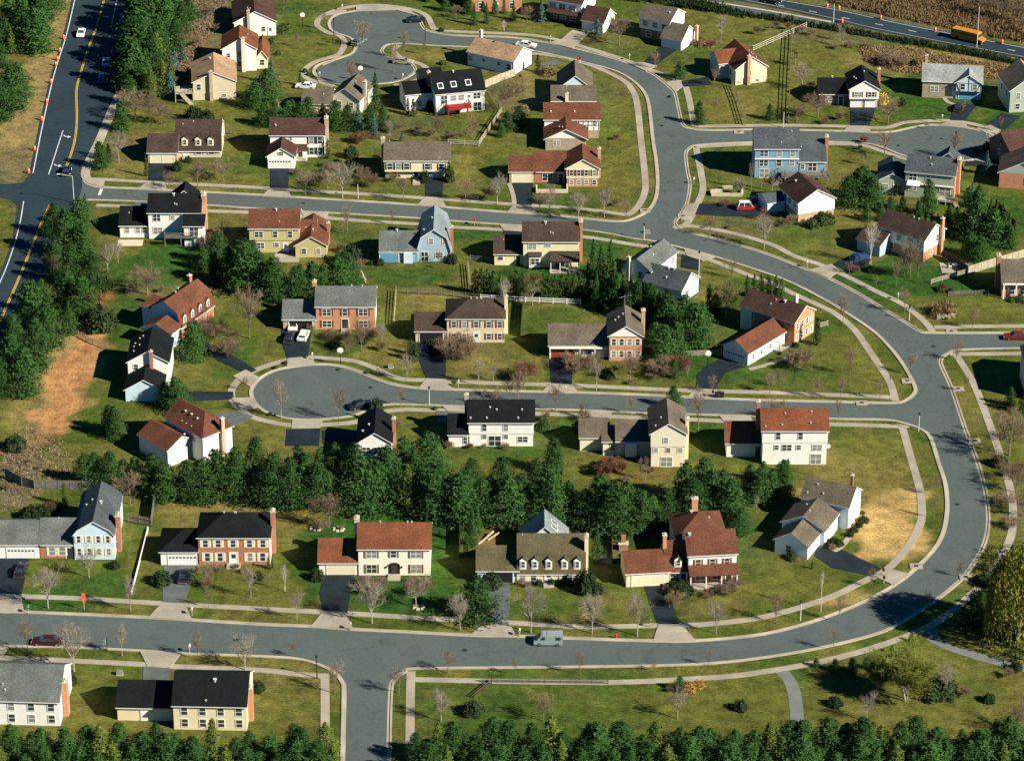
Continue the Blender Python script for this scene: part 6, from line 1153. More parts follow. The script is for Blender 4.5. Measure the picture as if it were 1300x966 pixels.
# middle rows
add('P',(262,345,32),(276,338,40),(290,362,52),(310,371,58),(327,373,60),(345,379,48),(358,381,46),(372,381,46),(386,381,48),(400,381,50),(414,379,52),(428,373,46),(440,362,36),(320,348,40),(300,345,34),(434,350,32),(275,360,34)); add('d',(447,336,27,.7),(452,360,12,.8),(574,334,12,.7),(574,318,9,.7),(482,336,8),(470,336,5)); add('r',(433,320,10),(270,332,10))
add('C',(603,374,32,1.2),(611,375,34,1.2),(619,376,34,1.2),(627,378,34,1.2),(635,378,32,1.2),(648,378,34,1.2),(656,379,36,1.2),(664,379,34,1.2),(689,380,32,1.1),(697,380,33,1.1),(705,381,33,1.1),(713,381,33,1.1),(721,381,34,1.1),(729,381,34,1.1),(737,380,34,1.1)); add('O',(676,388,48,.7),(921.6,404,50,.95),(838,340,12)); add('K',(458,345,18),(560,342,16,.6),(557,330,20,.8)); add('W',(640,392,42,.9))
add('N',(753,352,48,1),(746,376,46,1),(762,372,60,1.0),(775,352,48,1),(757,392,46,.9)); add('P',(771,388,56,.9),(785,398,52,.8),(798,402,48,.8),(812,405,52,.8),(826,408,50,.8),(838,412,46,.8),(850,418,46,.9),(878,437,52,1.1),(860,455,50,1),(842,455,44,1),(893,420,36,.9),(870,415,42),(832,440,34,.9),(905,400,30,.9),(856,480,24,.8)); add('C',(766,380,54,1.2),(778,384,52,1.2),(790,392,50,1.2),(803,400,48,1.2),(818,404,46,1.2),(830,408,44,1.2),(900,395,34,1.1),(948,376,26,1),(957,377,28,1),(966,378,30,1),(975,380,30,1),(984,382,32,1),(992,384,30,1),(1037,438,34,1),(528,458,24,1.6),(522,450,20,1.6))
add('P',(855,521,38,.9),(240,458,48,1),(246,440,36,.9),(220,519,48,1),(212,500,34,.9),(150,555,54,1),(141,548,42,.9),(700,600,44,.9),(232,515,36,.9),(226,532,14))
add('b',(420,430,12,1.3),(440,432,12,1.2),(470,430,12),(395,420,10,.9),(582,458,36,1.0),(572,455,30,.9),(593,456,28,.9),(733,472,24,1.2),(744,470,20,1),(756,462,14),(838,478,24,1.2),(800,488,8),(845,470,20),(790,470,10),(1014,468,26,1.1),(1005,462,16),(1000,440,6,1.2),(480,428,14),(485,445,12),(318,335,16),(300,428,10),(306,300,10),(720,460,12)); add('B',(459,446,44,.9),(800,485,44,.8),(443,450,24,1.1)); add('r',(862,474,22,1),(870,470,14),(668,482,22,1.3))
add('V',(357,531,50,.8),(757,496,46,.7),(516.6,483,38,.8),(608,490,38,.7),(626,484,24),(485,436,28,.8)); add('K',(430,534,46,.7),(508,516,28,.8),(658,513,48,.8),(647,508,30,1),(705,522,38,.8),(886,546,58,.7),(630,517,26,1.0),(614,514,24,.9),(1079,476,38,.6),(1067,509,34,.6),(1037,506,32,.6),(1117,508,30,.7),(977,500,30,.8),(990,492,24,.9),(1064,534,30,.5),(981,532,28,1),(992,534,30,.8),(1156,476,30,.8),(1213.7,458,28,.9),(800,526,26,.7),(738,530,22,.9),(1226,498,24,.7),(1189.6,630,30,.6),(1186,658,30,.5),(904,500,26,.7),(1130,488,18,.6),(312,496,20,.7),(1240,548,22,.5))
add('d',(482,540,8),(478,522,16,.7),(770,478,12,.8),(773,480,9),(424,440,9,1.1),(455,435,6),(461,436,6),(545,445,14),(1010,440,6),(990,450,4),(735,548,16,.7)); add('g',(913,500,4),(430,470,3),(350,468,4),(362,462,4),(343,527,4),(349,528,3),(552,520,4),(860,505,4),(577,486,3),(466,474,4),(690,545,14,.8)); add('N',(472,534,24,1.1),(692,548,20,1.1))
add('M',(873,478,16,.8),(820,610,34,.45),(813,608,30,.4)); add('r',(775,602,22,1.2),(762,604,16,1),(790,600,14,.9),(570,560,9,1.2),(597,566,7,1.2),(768,592,12)); add('b',(640,568,8,1.2),(614,566,7),(500,545,14),(692,535,12),(742,534,14),(828,600,8),(770,612,10),(745,600,6,1.2),(795,612,9))
# long pine belt
add('P',(105,614,38),(122,616,40),(140,618,42),(158,619,42),(176,621,46),(194,622,48),(212,632,52),(235,634,62),(256,634,60),(276,628,56),(298,630,58),(320,634,46),(344,638,58),(365,642,60),(330,612,52),(385,637,60),(405,614,50),(425,617,50),(440,642,60),(450,622,58),(462,642,60),(480,647,62),(494,618,56),(503,649,62),(535,646,58),(540,604,50),(552,656,60),(567,652,62),(582,659,60),(598,656,62),(613,661,60),(629,656,62),(645,663,60),(660,656,62),(678,663,60),(694,652,55),(703,666,58),(721,656,52),(740,666,50),(760,669,60),(777,673,60),(794,669,56),(812,673,52),(830,669,50),(848,663,50),(515,602,56),(560,610,36),(600,616,34),(640,618,36),(680,622,38),(890,640,58),(905,655,60),(878,662,52),(925,664,56),(916,640,46),(936,676,36),(868,640,44),(950,624,38),(966,632,42),(983,634,42),(1000,632,40),(972,612,32),(994,612,30),(120,592,14),(352,614,48),(376,612,46),(388,616,44),(418,640,56),(402,640,58),(526,612,44))
add('Y',(519,652,60,.85),(1000,600,18,.7),(83,642,30,.7),(75,648,22,.7)); add('N',(758,712,44,1.1),(600,692,46,1),(606,676,36,1),(593,705,30,1)); add('P',(606,786,58,1.05),(614,776,42,.9)); add('d',(40,658,16,1.3),(56,656,14,1.3),(34,668,14,1.3),(70,655,12),(205,740,14,1.2),(197,738,9),(328,734,9,.9),(402,735,13,1),(624,745,20,.7),(743,750,28,.65),(757,752,12,1),(700,740,8,.8),(709,742,7,.8),(716,742,7,.8),(724,742,7,.8),(684,741,8,.8),(863,752,12,2),(905,752,7,1),(145,720,8,1.2),(1003,700,9),(1046,668,6)); add('r',(300,655,5),(272,632,10),(275,640,6)); add('y',(275,638,9,.5),(47,656,8,.5)); add('r',(65,652,14,1.1))
add('B',(165,640,44,1.1),(418,670,46,.8),(398,668,40,.5),(265,743,32,1.0),(850,772,18,1)); add('b',(465,741,9,1.4),(485,741,9,1.4),(525,741,9,1.4),(540,741,8,1.3),(410,672,12,1.4),(392,664,10),(433,672,6),(470,752,18,1.2),(520,754,14,1.3),(540,750,12,1.2),(460,742,10,1.2),(262,745,14),(856,768,16,1.3),(900,758,9,1.3),(927,754,14,1.3),(935,745,14,1.1),(915,752,9,1.3),(312,728,8),(300,722,7,1.2),(280,724,7,1.2),(670,745,7,1.3),(660,742,7,1.2),(250,728,10),(850,752,9,1.3),(30,610,8),(15,600,9),(10,622,9),(50,596,6),(35,588,6),(60,600,6)); add('M',(960,650,26,.6))
add('C',(341,722,15,1),(346,722,13,1),(1031,722,11,1),(202,736,12)); add('d',(1078,680,6,1.2),(1084,674,6,1.2),(1090,668,6,1.2),(1096,662,7,1.3),(1058,690,8,1.2),(1064,692,8,1.1),(1050,694,6,1.1)); add('t',(1056,696,6,.9),(1012,712,5,.8)); add('g',(1005,712,5),(1095,652,4))
# bottom street
add('V',(61,772,60,.95),(472,791,60,1.0),(528,771,44,1.2),(584,800,50,1.0),(674,803,62,.9),(751.5,804,54,1.0),(809,807,60,.95),(909,804,46,.8),(166,776,48,.6),(94,852,70,.95),(155,832,42,.7),(311,850,46,1.1),(377,787,42,.6),(318.6,759,42,.7),(113,733,40,1.0),(1201,884,46,.9)); add('W',(362,750,38,.6),(1042,776,58,.4)); add('K',(35.5,829,48,.7),(251,837,40,.6),(265,772,30,.5),(371,833,20),(425,880,44,.9),(506.5,880,36,1),(568.7,854,30,1),(736,857,34,.6),(899,845,24,.6),(985,791,40,.8),(1107,746,26,.7),(1057.6,826,34,.5),(1178,781,34,.7),(1220,733,24,.8),(654,857,26,.5),(829,852,16),(1310,700,20),(1125,770,8),(1228,726,10,.6),(1065,790,36,.5),(340,740,12))
add('L',(1292,812,112,.95)); add('l',(1148,888,70,1.0),(1115,880,46,.8)); add('d',(1190,880,20,1.5),(1180,885,14,1.4),(1250,740,12,1.3),(1255,762,14,1.4),(1265,800,16,2),(1290,850,10),(1255,890,10)); add('P',(1082,853,18,1.2),(1060,852,16,1.2),(1100,848,14,1.2),(1157,814,10,1.3),(1036,846,11,1.3),(1132,828,9,1.2),(863,876,18,1.2),(1246,770,20,1.1),(1258,748,18,1)); add('o',(874,876,11,.9),(887,872,9,.9)); add('b',(1280,860,12),(1225,884,14),(850,878,8)); add('d',(327,876,12,1),(88,868,14,.8))
add('P',(1297,522,42,.9),(1282,515,24,1)); add('B',(1290,625,36,1.3),(1298,655,28,1.3),(1281,578,60,1.2),(1262,590,20),(1292,560,30),(1275,610,28,1.1)); add('r',(1292,600,12,1.3)); add('b',(1275,640,16,1.3),(1285,670,14,1.4),(1283,604,14)); add('d',(1268,590,12,1.3),(1293,500,8))
# lawns beyond the lower edge of the old print
add('V',(560,915,40),(860,912,40),(1100,915,40)); add('B',(690,915,36),(1290,930,40)); add('d',(600,905,16),(940,900,12),(1060,895,12))
for i in range(58):
    xx = -10 + i*23.5
    if 420 < xx < 512: continue
    add('P' if i % 6 else 'Y', (xx + (i*37 % 11) - 5, 948 + (i*13 % 9) + 17, 46 + (i*29 % 13), 1.1), (xx + 11 + (i*17 % 9), 974 + (i*11 % 7) + 17, 46 + (i*23 % 11), 1.15))
# dark wood at the upper right corner
add('B',(1230,18,26,1.2),(1250,22,28,1.2),(1272,26,30,1.2),(1292,30,30,1.2),(1215,6,22,1.2),(1240,4,26,1.2),(1262,8,28,1.2),(1285,12,30,1.2),(1300,44,26),(1180,2,20),(1150,0,18),(1120,-2,20),(1300,8,30))
items = []
for i, (k, x, y, hp, wf) in enumerate(T):
    if k == 'P' and hp > 24: x += rnd.uniform(-4, 4); y += rnd.uniform(-3, 3); hp *= rnd.uniform(.78, 1.12) if 560 < y < 690 else rnd.uniform(.74, 1.14); wf *= rnd.uniform(.9, 1.4)
    p = P(x, y); h = hm(x, y, hp); pr = PRO[k]; me_c, me_t = pr[(i * 7 + int(x)) % len(pr)]
    s = h / PH[k]; j = rnd.uniform(.94, 1.06)
    root = link(NAME[k], None, None, p, rnd.uniform(0, 6.283), (s*wf*j, s*wf*j, s))
    link('trunk', me_t, root); link('crown', me_c, root)
    items.append((root, k, x, y, p, s*wf))
# houses keep their ground: move stems that would stand inside a wall
def inside(h, p, pad):
    for g in h.wings:
        inv = Matrix.Rotation(-(R(h.rz) + g.rz), 4, 'Z'); o = h.root.matrix_basis @ Vector((g.loc.x, g.loc.y, 0))
        q = inv @ (Vector((p.x, p.y, 0)) - Vector((o.x, o.y, 0)))
        if -pad < q.x < g.w + pad and -pad < q.y < g.d + pad: return g, q
    return None
kept = []
for it in items:
    root, k, x, y, p, s = it; bad = False
    for h in HOUSES:
        if (h.c - p).length > 30: continue
        r = inside(h, p, .5 if k in 'gdCybrot' else 1.0)
        if r: bad = True; break
    if bad:
        # slide toward the viewer side of the wall until clear
        for st in range(1, 16):
            p2 = p + Vector((0, -.6 * st, 0))
            if not any(inside(h, p2, .5 if k in 'gdCybrot' else 1.0) for h in HOUSES): root.location = p2; break
        else: bad = 2
    kept.append(it)
# ------------------------------------------------------------------ labels from the nearest house
ORD = ['first','second','third','fourth','fifth','sixth','seventh','eighth','ninth','tenth','eleventh','twelfth','thirteenth','fourteenth','fifteenth','sixteenth','seventeenth','eighteenth','nineteenth','twentieth']
for h in HOUSES: h.px = PX((h.c.x, h.c.y, 2.5))
cl = {}
for it in kept:
    root, k, x, y, p, s = it
    b = min(HOUSES, key=lambda h: ((h.px[0]-x)**2 + ((h.px[1]-y)*1.7)**2))
    dx, dy = x - b.px[0], (y - b.px[1]) * 1.9
    if abs(dx) > abs(dy) * 1.15: rel = 'right of' if dx > 0 else 'left of'
    else: rel = 'in front of' if dy > 0 else 'behind'
    cl.setdefault((k, b.short, rel), []).append((x, y, root))
for (k, short, rel), l in cl.items():
    d, cat, grp = DESC[k]; l.sort(key=lambda a: (a[0], a[1])); n = len(l)
    for i, (x, y, root) in enumerate(l):
        if len(short.split()) > 4: d = d.replace(' bare shrub', ' shrub').replace('-stemmed', '-stem')
        if n == 1: t = '%s %s the %s' % (d, rel, short)
        elif n == 2: t = '%s %s %s the %s' % ('left hand' if i == 0 else 'right hand', d, rel, short)
        else: t = '%s from left, %s %s the %s' % (ORD[i] if i < 20 else '%dth' % (i+1), d, rel, short)
        tag(root, t, cat, grp)
# ================================================================== BRUSH (nobody could count it)
def brush(name, poly, n, hmin, hmax, m, label, seed, q=1.0):
    r = random.Random(seed); pts = [G(*p) for p in poly]; fm = FastM()
    x0, x1 = min(p[0] for p in pts), max(p[0] for p in pts); y0, y1 = min(p[1] for p in pts), max(p[1] for p in pts)
    def ins(x, y):
        c = False; j = len(pts) - 1
        for i in range(len(pts)):
            if (pts[i][1] > y) != (pts[j][1] > y) and x < (pts[j][0]-pts[i][0])*(y-pts[i][1])/(pts[j][1]-pts[i][1])+pts[i][0]: c = not c
            j = i
        return c
    k = 0
    while k < n:
        x, y = r.uniform(x0, x1), r.uniform(y0, y1)
        if not ins(x, y): continue
        k += 1; h = r.uniform(hmin, hmax) * (1 + .35*math.sin(x*.3)*math.cos(y*.23))
        for _ in range(5):
            a = Vector((x + r.gauss(0,.25), y + r.gauss(0,.25), 0)); d = Vector((r.gauss(0,.3), r.gauss(0,.3), h*r.uniform(.6,1.1))); w = Vector((r.gauss(0,1), r.gauss(0,1), 0)).normalized()*.10
            fm.tri(a - w, a + w, a + d)
            if r.random() < .5: fm.quad(a + d*.8, w*1.0*q, Vector((r.gauss(0,.1), r.gauss(0,.1), .17*q)))
    o = link(name, fm.mesh(name, LM[m])); tag(o, label, 'undergrowth', kind='stuff')
brush('reed_grass', [(1010,-30),(1420,-30),(1420,72),(1300,55),(1150,26),(1060,7)], 9500, .6, 1.5, 'tan', 'tan reed grass north of the top right main road', 1, .7)
brush('reed_grass', [(1090,60),(1160,62),(1230,78),(1290,88),(1285,102),(1200,96),(1140,92),(1100,78)], 3800, .3, .9, 'tan', 'tan reed grass behind the half-timbered house', 2, .6)
brush('hedge_scrub', [(850,8),(950,22),(1060,40),(1180,62),(1300,84),(1420,108),(1420,98),(1300,79),(1180,56),(1060,35),(950,17),(860,0)], 1800, .5, 1.4, 'dark', 'dark scrub along the south side of the top right road', 3)
brush('hedge_scrub', [(540,0),(640,-14),(860,-10),(920,10),(960,26),(860,10),(760,-2)], 700, 1.0, 2.2, 'dark', 'dark scrub behind the top row of houses', 4)
brush('undergrowth', [(225,0),(290,0),(262,50),(236,100),(218,110),(226,60)], 1300, .2, .7, 'twig', 'brown undergrowth between the roadside pines and the upper left houses', 5, .45)
brush('undergrowth', [(0,560),(40,540),(80,560),(100,600),(30,640),(0,650)], 700, .15, .5, 'twig', 'brown undergrowth below the bare dirt slope', 6, .4)
brush('undergrowth', [(118,345),(134,345),(128,400),(108,428),(100,420),(112,385)], 300, .3, .7, 'red', 'reddish undergrowth strip east of the roadside pines', 7)
brush('hedge_scrub', [(1245,700),(1310,690),(1330,830),(1270,850),(1215,800)], 500, .5, 1.5, 'dark', 'dark undergrowth below the willow', 8)
# ================================================================== FENCES
def fence(px, style, label, h=1.5, m='wood', group=None, step=None):
    pts = [Vector((*G(*p), 0)) for p in px]; o0 = pts[0]; root = thing('fence', label, 'fence', o0, 0, group)
    rail = MB(); pm_ = MB(); pm_.box(-.07, .07, -.07, .07, 0, h+.08); pme = pm_.mesh('post', M[m]); done = set(); step = step or (2.6 if style != 'board' else 2.4)
    for a, b in zip(pts, pts[1:]):
        L = (b - a).length; n = max(1, round(L/step)); u = (b-a).normalized()
        for i in range(n + 1):
            c = a + (b-a)*i/n - o0; key = (round(c.x, 1), round(c.y, 1)); key in done or link('post', pme, root, c); done.add(key)
        a2, b2 = a - o0, b - o0
        if style == 'rail':
            for z in (h*.3, h*.62, h*.94): rail.bar((a2.x,a2.y,z), (b2.x,b2.y,z), .07, h=.13)
        elif style == 'low': rail.bar((a2.x,a2.y,h/2), (b2.x,b2.y,h/2), .14, h=h)
        else:
            k = int(L/.16)
            for i in range(k):
                c = a2 + u*(i+.5)*.16; hh = h + (.03 if i % 2 else 0); d = u*.068; nn = Vector((-u.y,u.x,0))*(.055 + .008*(i % 2))
                rail.hexa([c-d-nn*.3+Vector((0,0,.05)), c+d-nn*.3+Vector((0,0,.05)), c+d+nn*.3+Vector((0,0,.05)), c-d+nn*.3+Vector((0,0,.05)), c-d-nn*.3+Vector((0,0,hh)), c+d-nn*.3+Vector((0,0,hh)), c+d+nn*.3+Vector((0,0,hh)), c-d+nn*.3+Vector((0,0,hh))])
            for z in (.4, h-.3): nn = Vector((-u.y,u.x,0))*.1; rail.bar(a2+nn+Vector((0,0,z)), b2+nn+Vector((0,0,z)), .05, h=.1)
    rail.build('board_panel' if style == 'board' else 'rail', M[m], root); return root
fence([(7,606),(28,617),(44,621),(105,622),(150,620)],'board','grey board fence behind the ice blue gambrel house',1.9,'greywood')
fence([(199,620),(192,668)],'board','grey board fence right of the ice blue gambrel house',1.9,'greywood')
fence([(192,668),(163,663)],'board','short grey board fence touching the ice blue gambrel house',1.7,'wood')
fence([(188,672),(167,754)],'low','low white fence slanting down left of the black hip-roofed house',.55,'white')
fence([(776,660),(777,714)],'board','dark board fence left of the front-porch house',1.6,'darkwood'); fence([(584,650),(583,708)],'board','dark board fence right of the arched porch house',1.8,'darkwood')
fence([(758,714),(777,716)],'board','short grey fence right of the five-dormer house',1.4,'greywood')
fence([(503,372),(560,375),(607,381)],'rail','brown rail fence behind the cream hip-roofed house',1.3,'wood'); fence([(610,381),(667,384),(737,387)],'rail','white rail fence in front of the columnar evergreens',1.2,'white')
fence([(503,372),(500,416)],'rail','rail fence between the grey roofed brick house and the hip-roofed house',1.4,'lightwood'); fence([(664,386),(661,428)],'board','dark fence right of the cream hip-roofed house',1.7,'darkwood')
fence([(594,338),(597,368)],'rail','wooden rail fence left of the columnar evergreens',1.3,'lightwood'); fence([(597,331),(626,334)],'rail','short rail fence left of the yellow brown-roofed house',1.2,'greywood')
fence([(956,66),(1024,36)],'rail','pale rail fence running from the pale yellow house to the main road',1.5,'lightwood'); fence([(1006,42),(1003,100),(1001,157)],'rail','long wooden rail fence running down the north east field',1.9,'wood'); fence([(929,110),(937,130),(946,160)],'rail','wooden rail fence below the pale yellow house',1.6,'wood')
fence([(569,184),(590,185),(608,186),(622,165),(637,143)],'rail','weathered rail fence around the yard of the red-decked house',1.3,'lightwood'); fence([(636,143),(620,118)],'rail','rail fence beside the bare brown tree right of the red-decked house',1.2,'wood')
fence([(654,97),(635,104),(616,112)],'board','pale board fence attached to the tan ranch house',1.9,'lightwood',step=1.4)
fence([(1229,349),(1270,336),(1330,318)],'board','pale board fence above the white-columned house',1.9,'lightwood',step=1.6); fence([(1197,327),(1228,348)],'board','dark board fence right of the tall-chimney house',1.9,'darkwood')
fence([(1182,361),(1226,348)],'rail','rail fence below the tall-chimney house',1.1,'lightwood'); fence([(1204,376),(1255,374)],'rail','grey rail fence left of the white-columned house',1.0,'greywood'); fence([(1190,406),(1212,404)],'rail','short rail fence below the tan dry shrub',1.0,'lightwood')
fence([(871,453),(916,451)],'rail','rail fence left of the long white garage wing',1.2,'lightwood'); fence([(1041,417),(1051,414)],'rail','very short rail fence right of the rotated brick house',1.2,'lightwood'); fence([(100,428),(118,437),(136,444)],'rail','grey rail fence at the top of the bare dirt slope',1.2,'metal')
fence([(258,8),(272,16),(301,15)],'rail','curved brown rail fence at the top left yards',1.3,'greywood'); fence([(270,625),(311,624)],'rail','white rail fence among the belt pines behind the black hip-roofed house',1.1,'white')
fence([(1264,262),(1290,292)],'board','dark board fence in the yard at the right edge',1.7,'darkwood'); fence([(287,170),(297,171)],'rail','short rail fence right of the three-dormer house',1.1,'greywood'); fence([(612,866),(772,868)],'rail','low dark rail fence below the bottom street',.8,'greywood'); fence([(602,886),(624,868)],'rail','dark rail fence at the bottom verge',1.0,'darkwood')
fence([(590,252),(607,254)],'rail','short rail fence beside the upper street',1.0,'lightwood')
# ================================================================== VEHICLES
CP = {}
def cpaint(name, c): 
    return mat('car_paint_' + name, c, .28, .03, 1, .6)
def car(name, label, cat, px, head, col, L=4.6, Wd=1.8, kind='sedan', hgt=1.42, top=None, grp=None):
    """head: heading in degrees on the ground, nose direction"""
    x, y = G(*px); root = thing(name, label, cat, (x, y, .03), R(head), grp or 'cars of the subdivision')
    l, w = L/2, Wd/2; zb = .28; zs = .82
    b = MB()
    if kind == 'van':
        prof = [(-l, zb), (l, zb), (l, .95), (l-.5, 1.12), (l-1.15, 1.95), (l-1.5, 2.05), (-l+.05, 2.05), (-l, 1.9)]
    elif kind == 'wagon': prof = [(-l, zb), (l, zb), (l, .72), (l-1.1, .92), (-l+.05, .98), (-l, .9)]
    else: prof = [(-l, zb), (l, zb), (l, .66), (l-.15, .76), (l-1.25, .88), (-l+1.0, .92), (-l+.1, .86), (-l, .7)]
    n = len(prof)
    for s_ in (-1, 1): b.face([(p[0], s_*w, p[1]) for p in (prof if s_ < 0 else prof[::-1])])
    for i in range(n):
        p, q = prof[i], prof[(i+1) % n]; b.face([(p[0], -w, p[1]), (q[0], -w, q[1]), (q[0], w, q[1]), (p[0], w, p[1])])
    b.build('body', cpaint(*col), root)
    if kind != 'van':
        r0, r1, f0, f1 = (-l+.25, -l+.55, l-2.05, l-1.25) if kind == 'wagon' else (-l+.75, -l+1.35, l-2.05, l-1.3)
        c = MB(); wi = w-.26
        c.hexa([(r0,-w+.06,.9),(f1,-w+.06,.86),(f1,w-.06,.86),(r0,w-.06,.9),(r1,-wi,hgt-.06),(f0,-wi,hgt-.06),(f0,wi,hgt-.06),(r1,wi,hgt-.06)]); c.build('cabin_glass', M['glass'], root)
        t = MB(); t.hexa([(r1-.05,-wi-.03,hgt-.07),(f0+.05,-wi-.03,hgt-.07),(f0+.05,wi+.03,hgt-.07),(r1-.05,wi+.03,hgt-.07),(r1,-wi+.05,hgt),(f0,-wi+.05,hgt),(f0,wi-.05,hgt),(r1,wi-.05,hgt)])
        for s_ in (-1,1):
            mid = (r1+f0)/2; t.bar((mid, s_*(w-.1), .9), (mid, s_*wi, hgt-.05), .1); t.bar((r0,s_*(w-.08),.9),(r1,s_*wi,hgt-.05),.12); t.bar((f1,s_*(w-.08),.87),(f0,s_*wi,hgt-.05),.08)
        t.build('roof', cpaint(*(top or col)), root)
    else:
        for s_ in (-1, 1):
            g = MB(); y0 = s_*(w+.012); g.face([(l-1.9,y0,1.2),(l-1.0,y0,1.2),(l-1.35,y0,1.8),(l-1.9,y0,1.8)]); g.face([(-l+.3,y0,1.2),(-l+1.2,y0,1.2),(-l+1.2,y0,1.8),(-l+.3,y0,1.8)]); g.build('side_window', M['glass'], root, recalc=False)
        g = MB(); g.hexa([(l-.56,-w+.12,1.16),(l-.54,w-.12,1.16),(l-1.17,w-.2,1.9),(l-1.17,-w+.2,1.9),(l-.50,-w+.12,1.18),(l-.48,w-.12,1.18),(l-1.11,w-.2,1.92),(l-1.11,-w+.2,1.92)]); g.build('windscreen', M['glass'], root)
        rk = MB(); rk.box(-l+.4,l-2.2,-w+.2,w-.2,2.05,2.12); rk.build('roof_panel', cpaint(*col), root)
    for sx in (-l+.85, l-.9):
        for s_ in (-1, 1):
            wh = MB(); wh.tube((sx, s_*(w-.2), .31), (sx, s_*(w+.03), .31), .31, .31, 12, 0); wh.tube((sx, s_*(w+.02), .31), (sx, s_*(w+.04), .31), .18, .17, 10, 1); wh.build('wheel', [M['rubber'], M['chrome']], root)
    for s_ in (-1, 1):
        k = MB(); k.box(l-.02, l+.02, s_*(w-.3)-.2, s_*(w-.3)+.2, .56, .70); k.build('headlight', M['white'], root)
        k = MB(); k.box(-l-.02, -l+.02, s_*(w-.22)-.12, s_*(w-.22)+.12, .62, .72); k.build('tail_light', M['redlens'], root)
    k = MB(); k.box(l-.02, l+.10, -w+.05, w-.05, .32, .46); k.box(-l-.10, -l+.02, -w+.05, w-.05, .32, .46); k.build('bumper', M['chrome'], root)
    return root
def hd(a, b): 
    p, q = G(*a), G(*b); return math.degrees(math.atan2(q[1]-p[1], q[0]-p[0]))
HN = hd((60,200),(93,60)); 
WHT, BLU, LBL, BLK, GRY, RED, DRED, DBL, SIL, GRN = ('white',(.78,.78,.74)),('blue',(.06,.2,.42)),('pale_blue',(.35,.5,.58)),('black',(.015,.015,.018)),('grey',(.14,.16,.16)),('red',(.5,.02,.02)),('dark_red',(.16,.015,.015)),('dark_blue',(.02,.05,.13)),('silver',(.5,.52,.5)),('green_grey',(.24,.33,.32))
car('car','white car alone in the far left lane of the left main road','car',(103,45),HN+180,WHT)
car('car','pale blue car leading two in the shaded lane','car',(135,82),HN,LBL); car('car','dark blue car just below the pale blue car','car',(130,102),HN,DBL,kind='wagon')
car('car','blue car in the shadow at the top of the left main road','car',(156,26),HN,BLU); car('car','dark car waiting at the left crossing','car',(85,220),HN,BLK)
car('car','black car parked at the top right of the upper cul-de-sac','car',(528,28),8,BLK); car('car','grey car parked at the neck of the upper cul-de-sac','car',(456,56),60,GRY,kind='wagon'); car('car','tan car parked by the right kerb of the upper cul-de-sac','car',(512,81),-12,('tan',(.36,.32,.24)),kind='wagon')
car('car','white car driving past the tan ranch house','car',(668,60),hd((640,55),(700,62)),WHT,L=4.9); car('car','white car parked behind the low taupe roofed house','car',(388,112),172,WHT)
rv_ = car('van','red van with white top on the dark driveway','van',(949,266),2,RED,L=4.7,kind='wagon',hgt=1.9,top=WHT,grp='vans'); rv_['category'] = 'van'
car('car','dark car in the shadow behind the red van','car',(960,258),10,DBL); car('car','dark red car at the right edge of the right hand street','car',(1290,430),180,DRED,L=5.0)
car('van','grey green van parked on the bottom street','van',(696,817),178.5,('van_grey',(.25,.31,.31)),L=4.8,Wd=1.85,kind='van',grp='vans'); car('car','dark red and black car parked at the bottom left kerb','car',(60,817),178,('maroon',(.05,.008,.008)),L=5.1)
car('car','white car on the driveway of the grey roofed brick house','car',(385.5,429),82,WHT,kind='wagon'); car('car','black car beside the white car on the same driveway','car',(368,431),82,BLK,kind='wagon'); car('car','white car inside the open garage of the brick house','car',(373,416.5),86,WHT,L=4.0)
car('car','dark blue car on the driveway of the cream hip-roofed house','car',(539,446),85,DBL,kind='wagon'); car('car','dark blue car parked by the brick and white tall-chimney house','car',(1091,330),40,DBL,kind='wagon'); car('car','dark car on the driveway of the half-timbered house','car',(1218,139),70,BLK)
car('car','dark car on the driveway of the ice blue gambrel house','car',(27,727),85,BLK); car('car','black car on the driveway of the black hip-roofed brick house','car',(234,734),88,BLK); car('car','dark car with pale stripe at the lower edge of the lower cul-de-sac','car',(458,517),25,BLK,L=4.8)
car('car','dark car at the top edge of the top right road','car',(980,4),hd((960,2),(1010,12)),BLK)
# school bus
a_, b_ = (1206,45),(1252,56); x, y = G(1229, 52); root = thing('school_bus', 'orange yellow school bus on the top right main road', 'bus', (x, y, .06), R(hd(a_, b_)), 'buses'); L = 9.6; root.scale = (.88, .88, .88)
mb = MB(); prof = [(-4.8,.5),(4.8,.5),(4.8,1.25),(3.6,1.5),(3.5,2.7),(3.1,2.95),(-4.5,2.95),(-4.8,2.7)]; w = 1.2
for s_ in (-1,1): mb.face([(p[0], s_*w, p[1]) for p in (prof if s_ < 0 else prof[::-1])])
for i in range(len(prof)): p, q = prof[i], prof[(i+1) % len(prof)]; mb.face([(p[0],-w,p[1]),(q[0],-w,q[1]),(q[0],w,q[1]),(p[0],w,p[1])])
mb.build('body', M['busy'], root)
for s_ in (-1,1):
    mb = MB()
    for i in range(9): x0 = -4.4 + i*.85; mb.box(x0, x0+.62, s_*w-.02 if s_ < 0 else w, -w if s_ < 0 else w+.02, 1.75, 2.4)
    mb.build('side_window', M['glass'], root)
    mb = MB(); mb.box(-4.7,3.4,min(s_*w,s_*(w+.03)),max(s_*w,s_*(w+.03)),1.3,1.38); mb.box(-4.7,3.4,min(s_*w,s_*(w+.03)),max(s_*w,s_*(w+.03)),.95,1.02); mb.build('stripe', M['black'], root)
mb = MB(); mb.box(3.52,3.6,-1.0,1.0,1.7,2.6); mb.build('windscreen', M['glass'], root)
for sx in (-2.9, 3.7):
    for s_ in (-1,1): wh = MB(); wh.tube((sx,s_*(w-.3),.48),(sx,s_*(w+.02),.48),.48,.48,12); wh.build('wheel', M['rubber'], root)
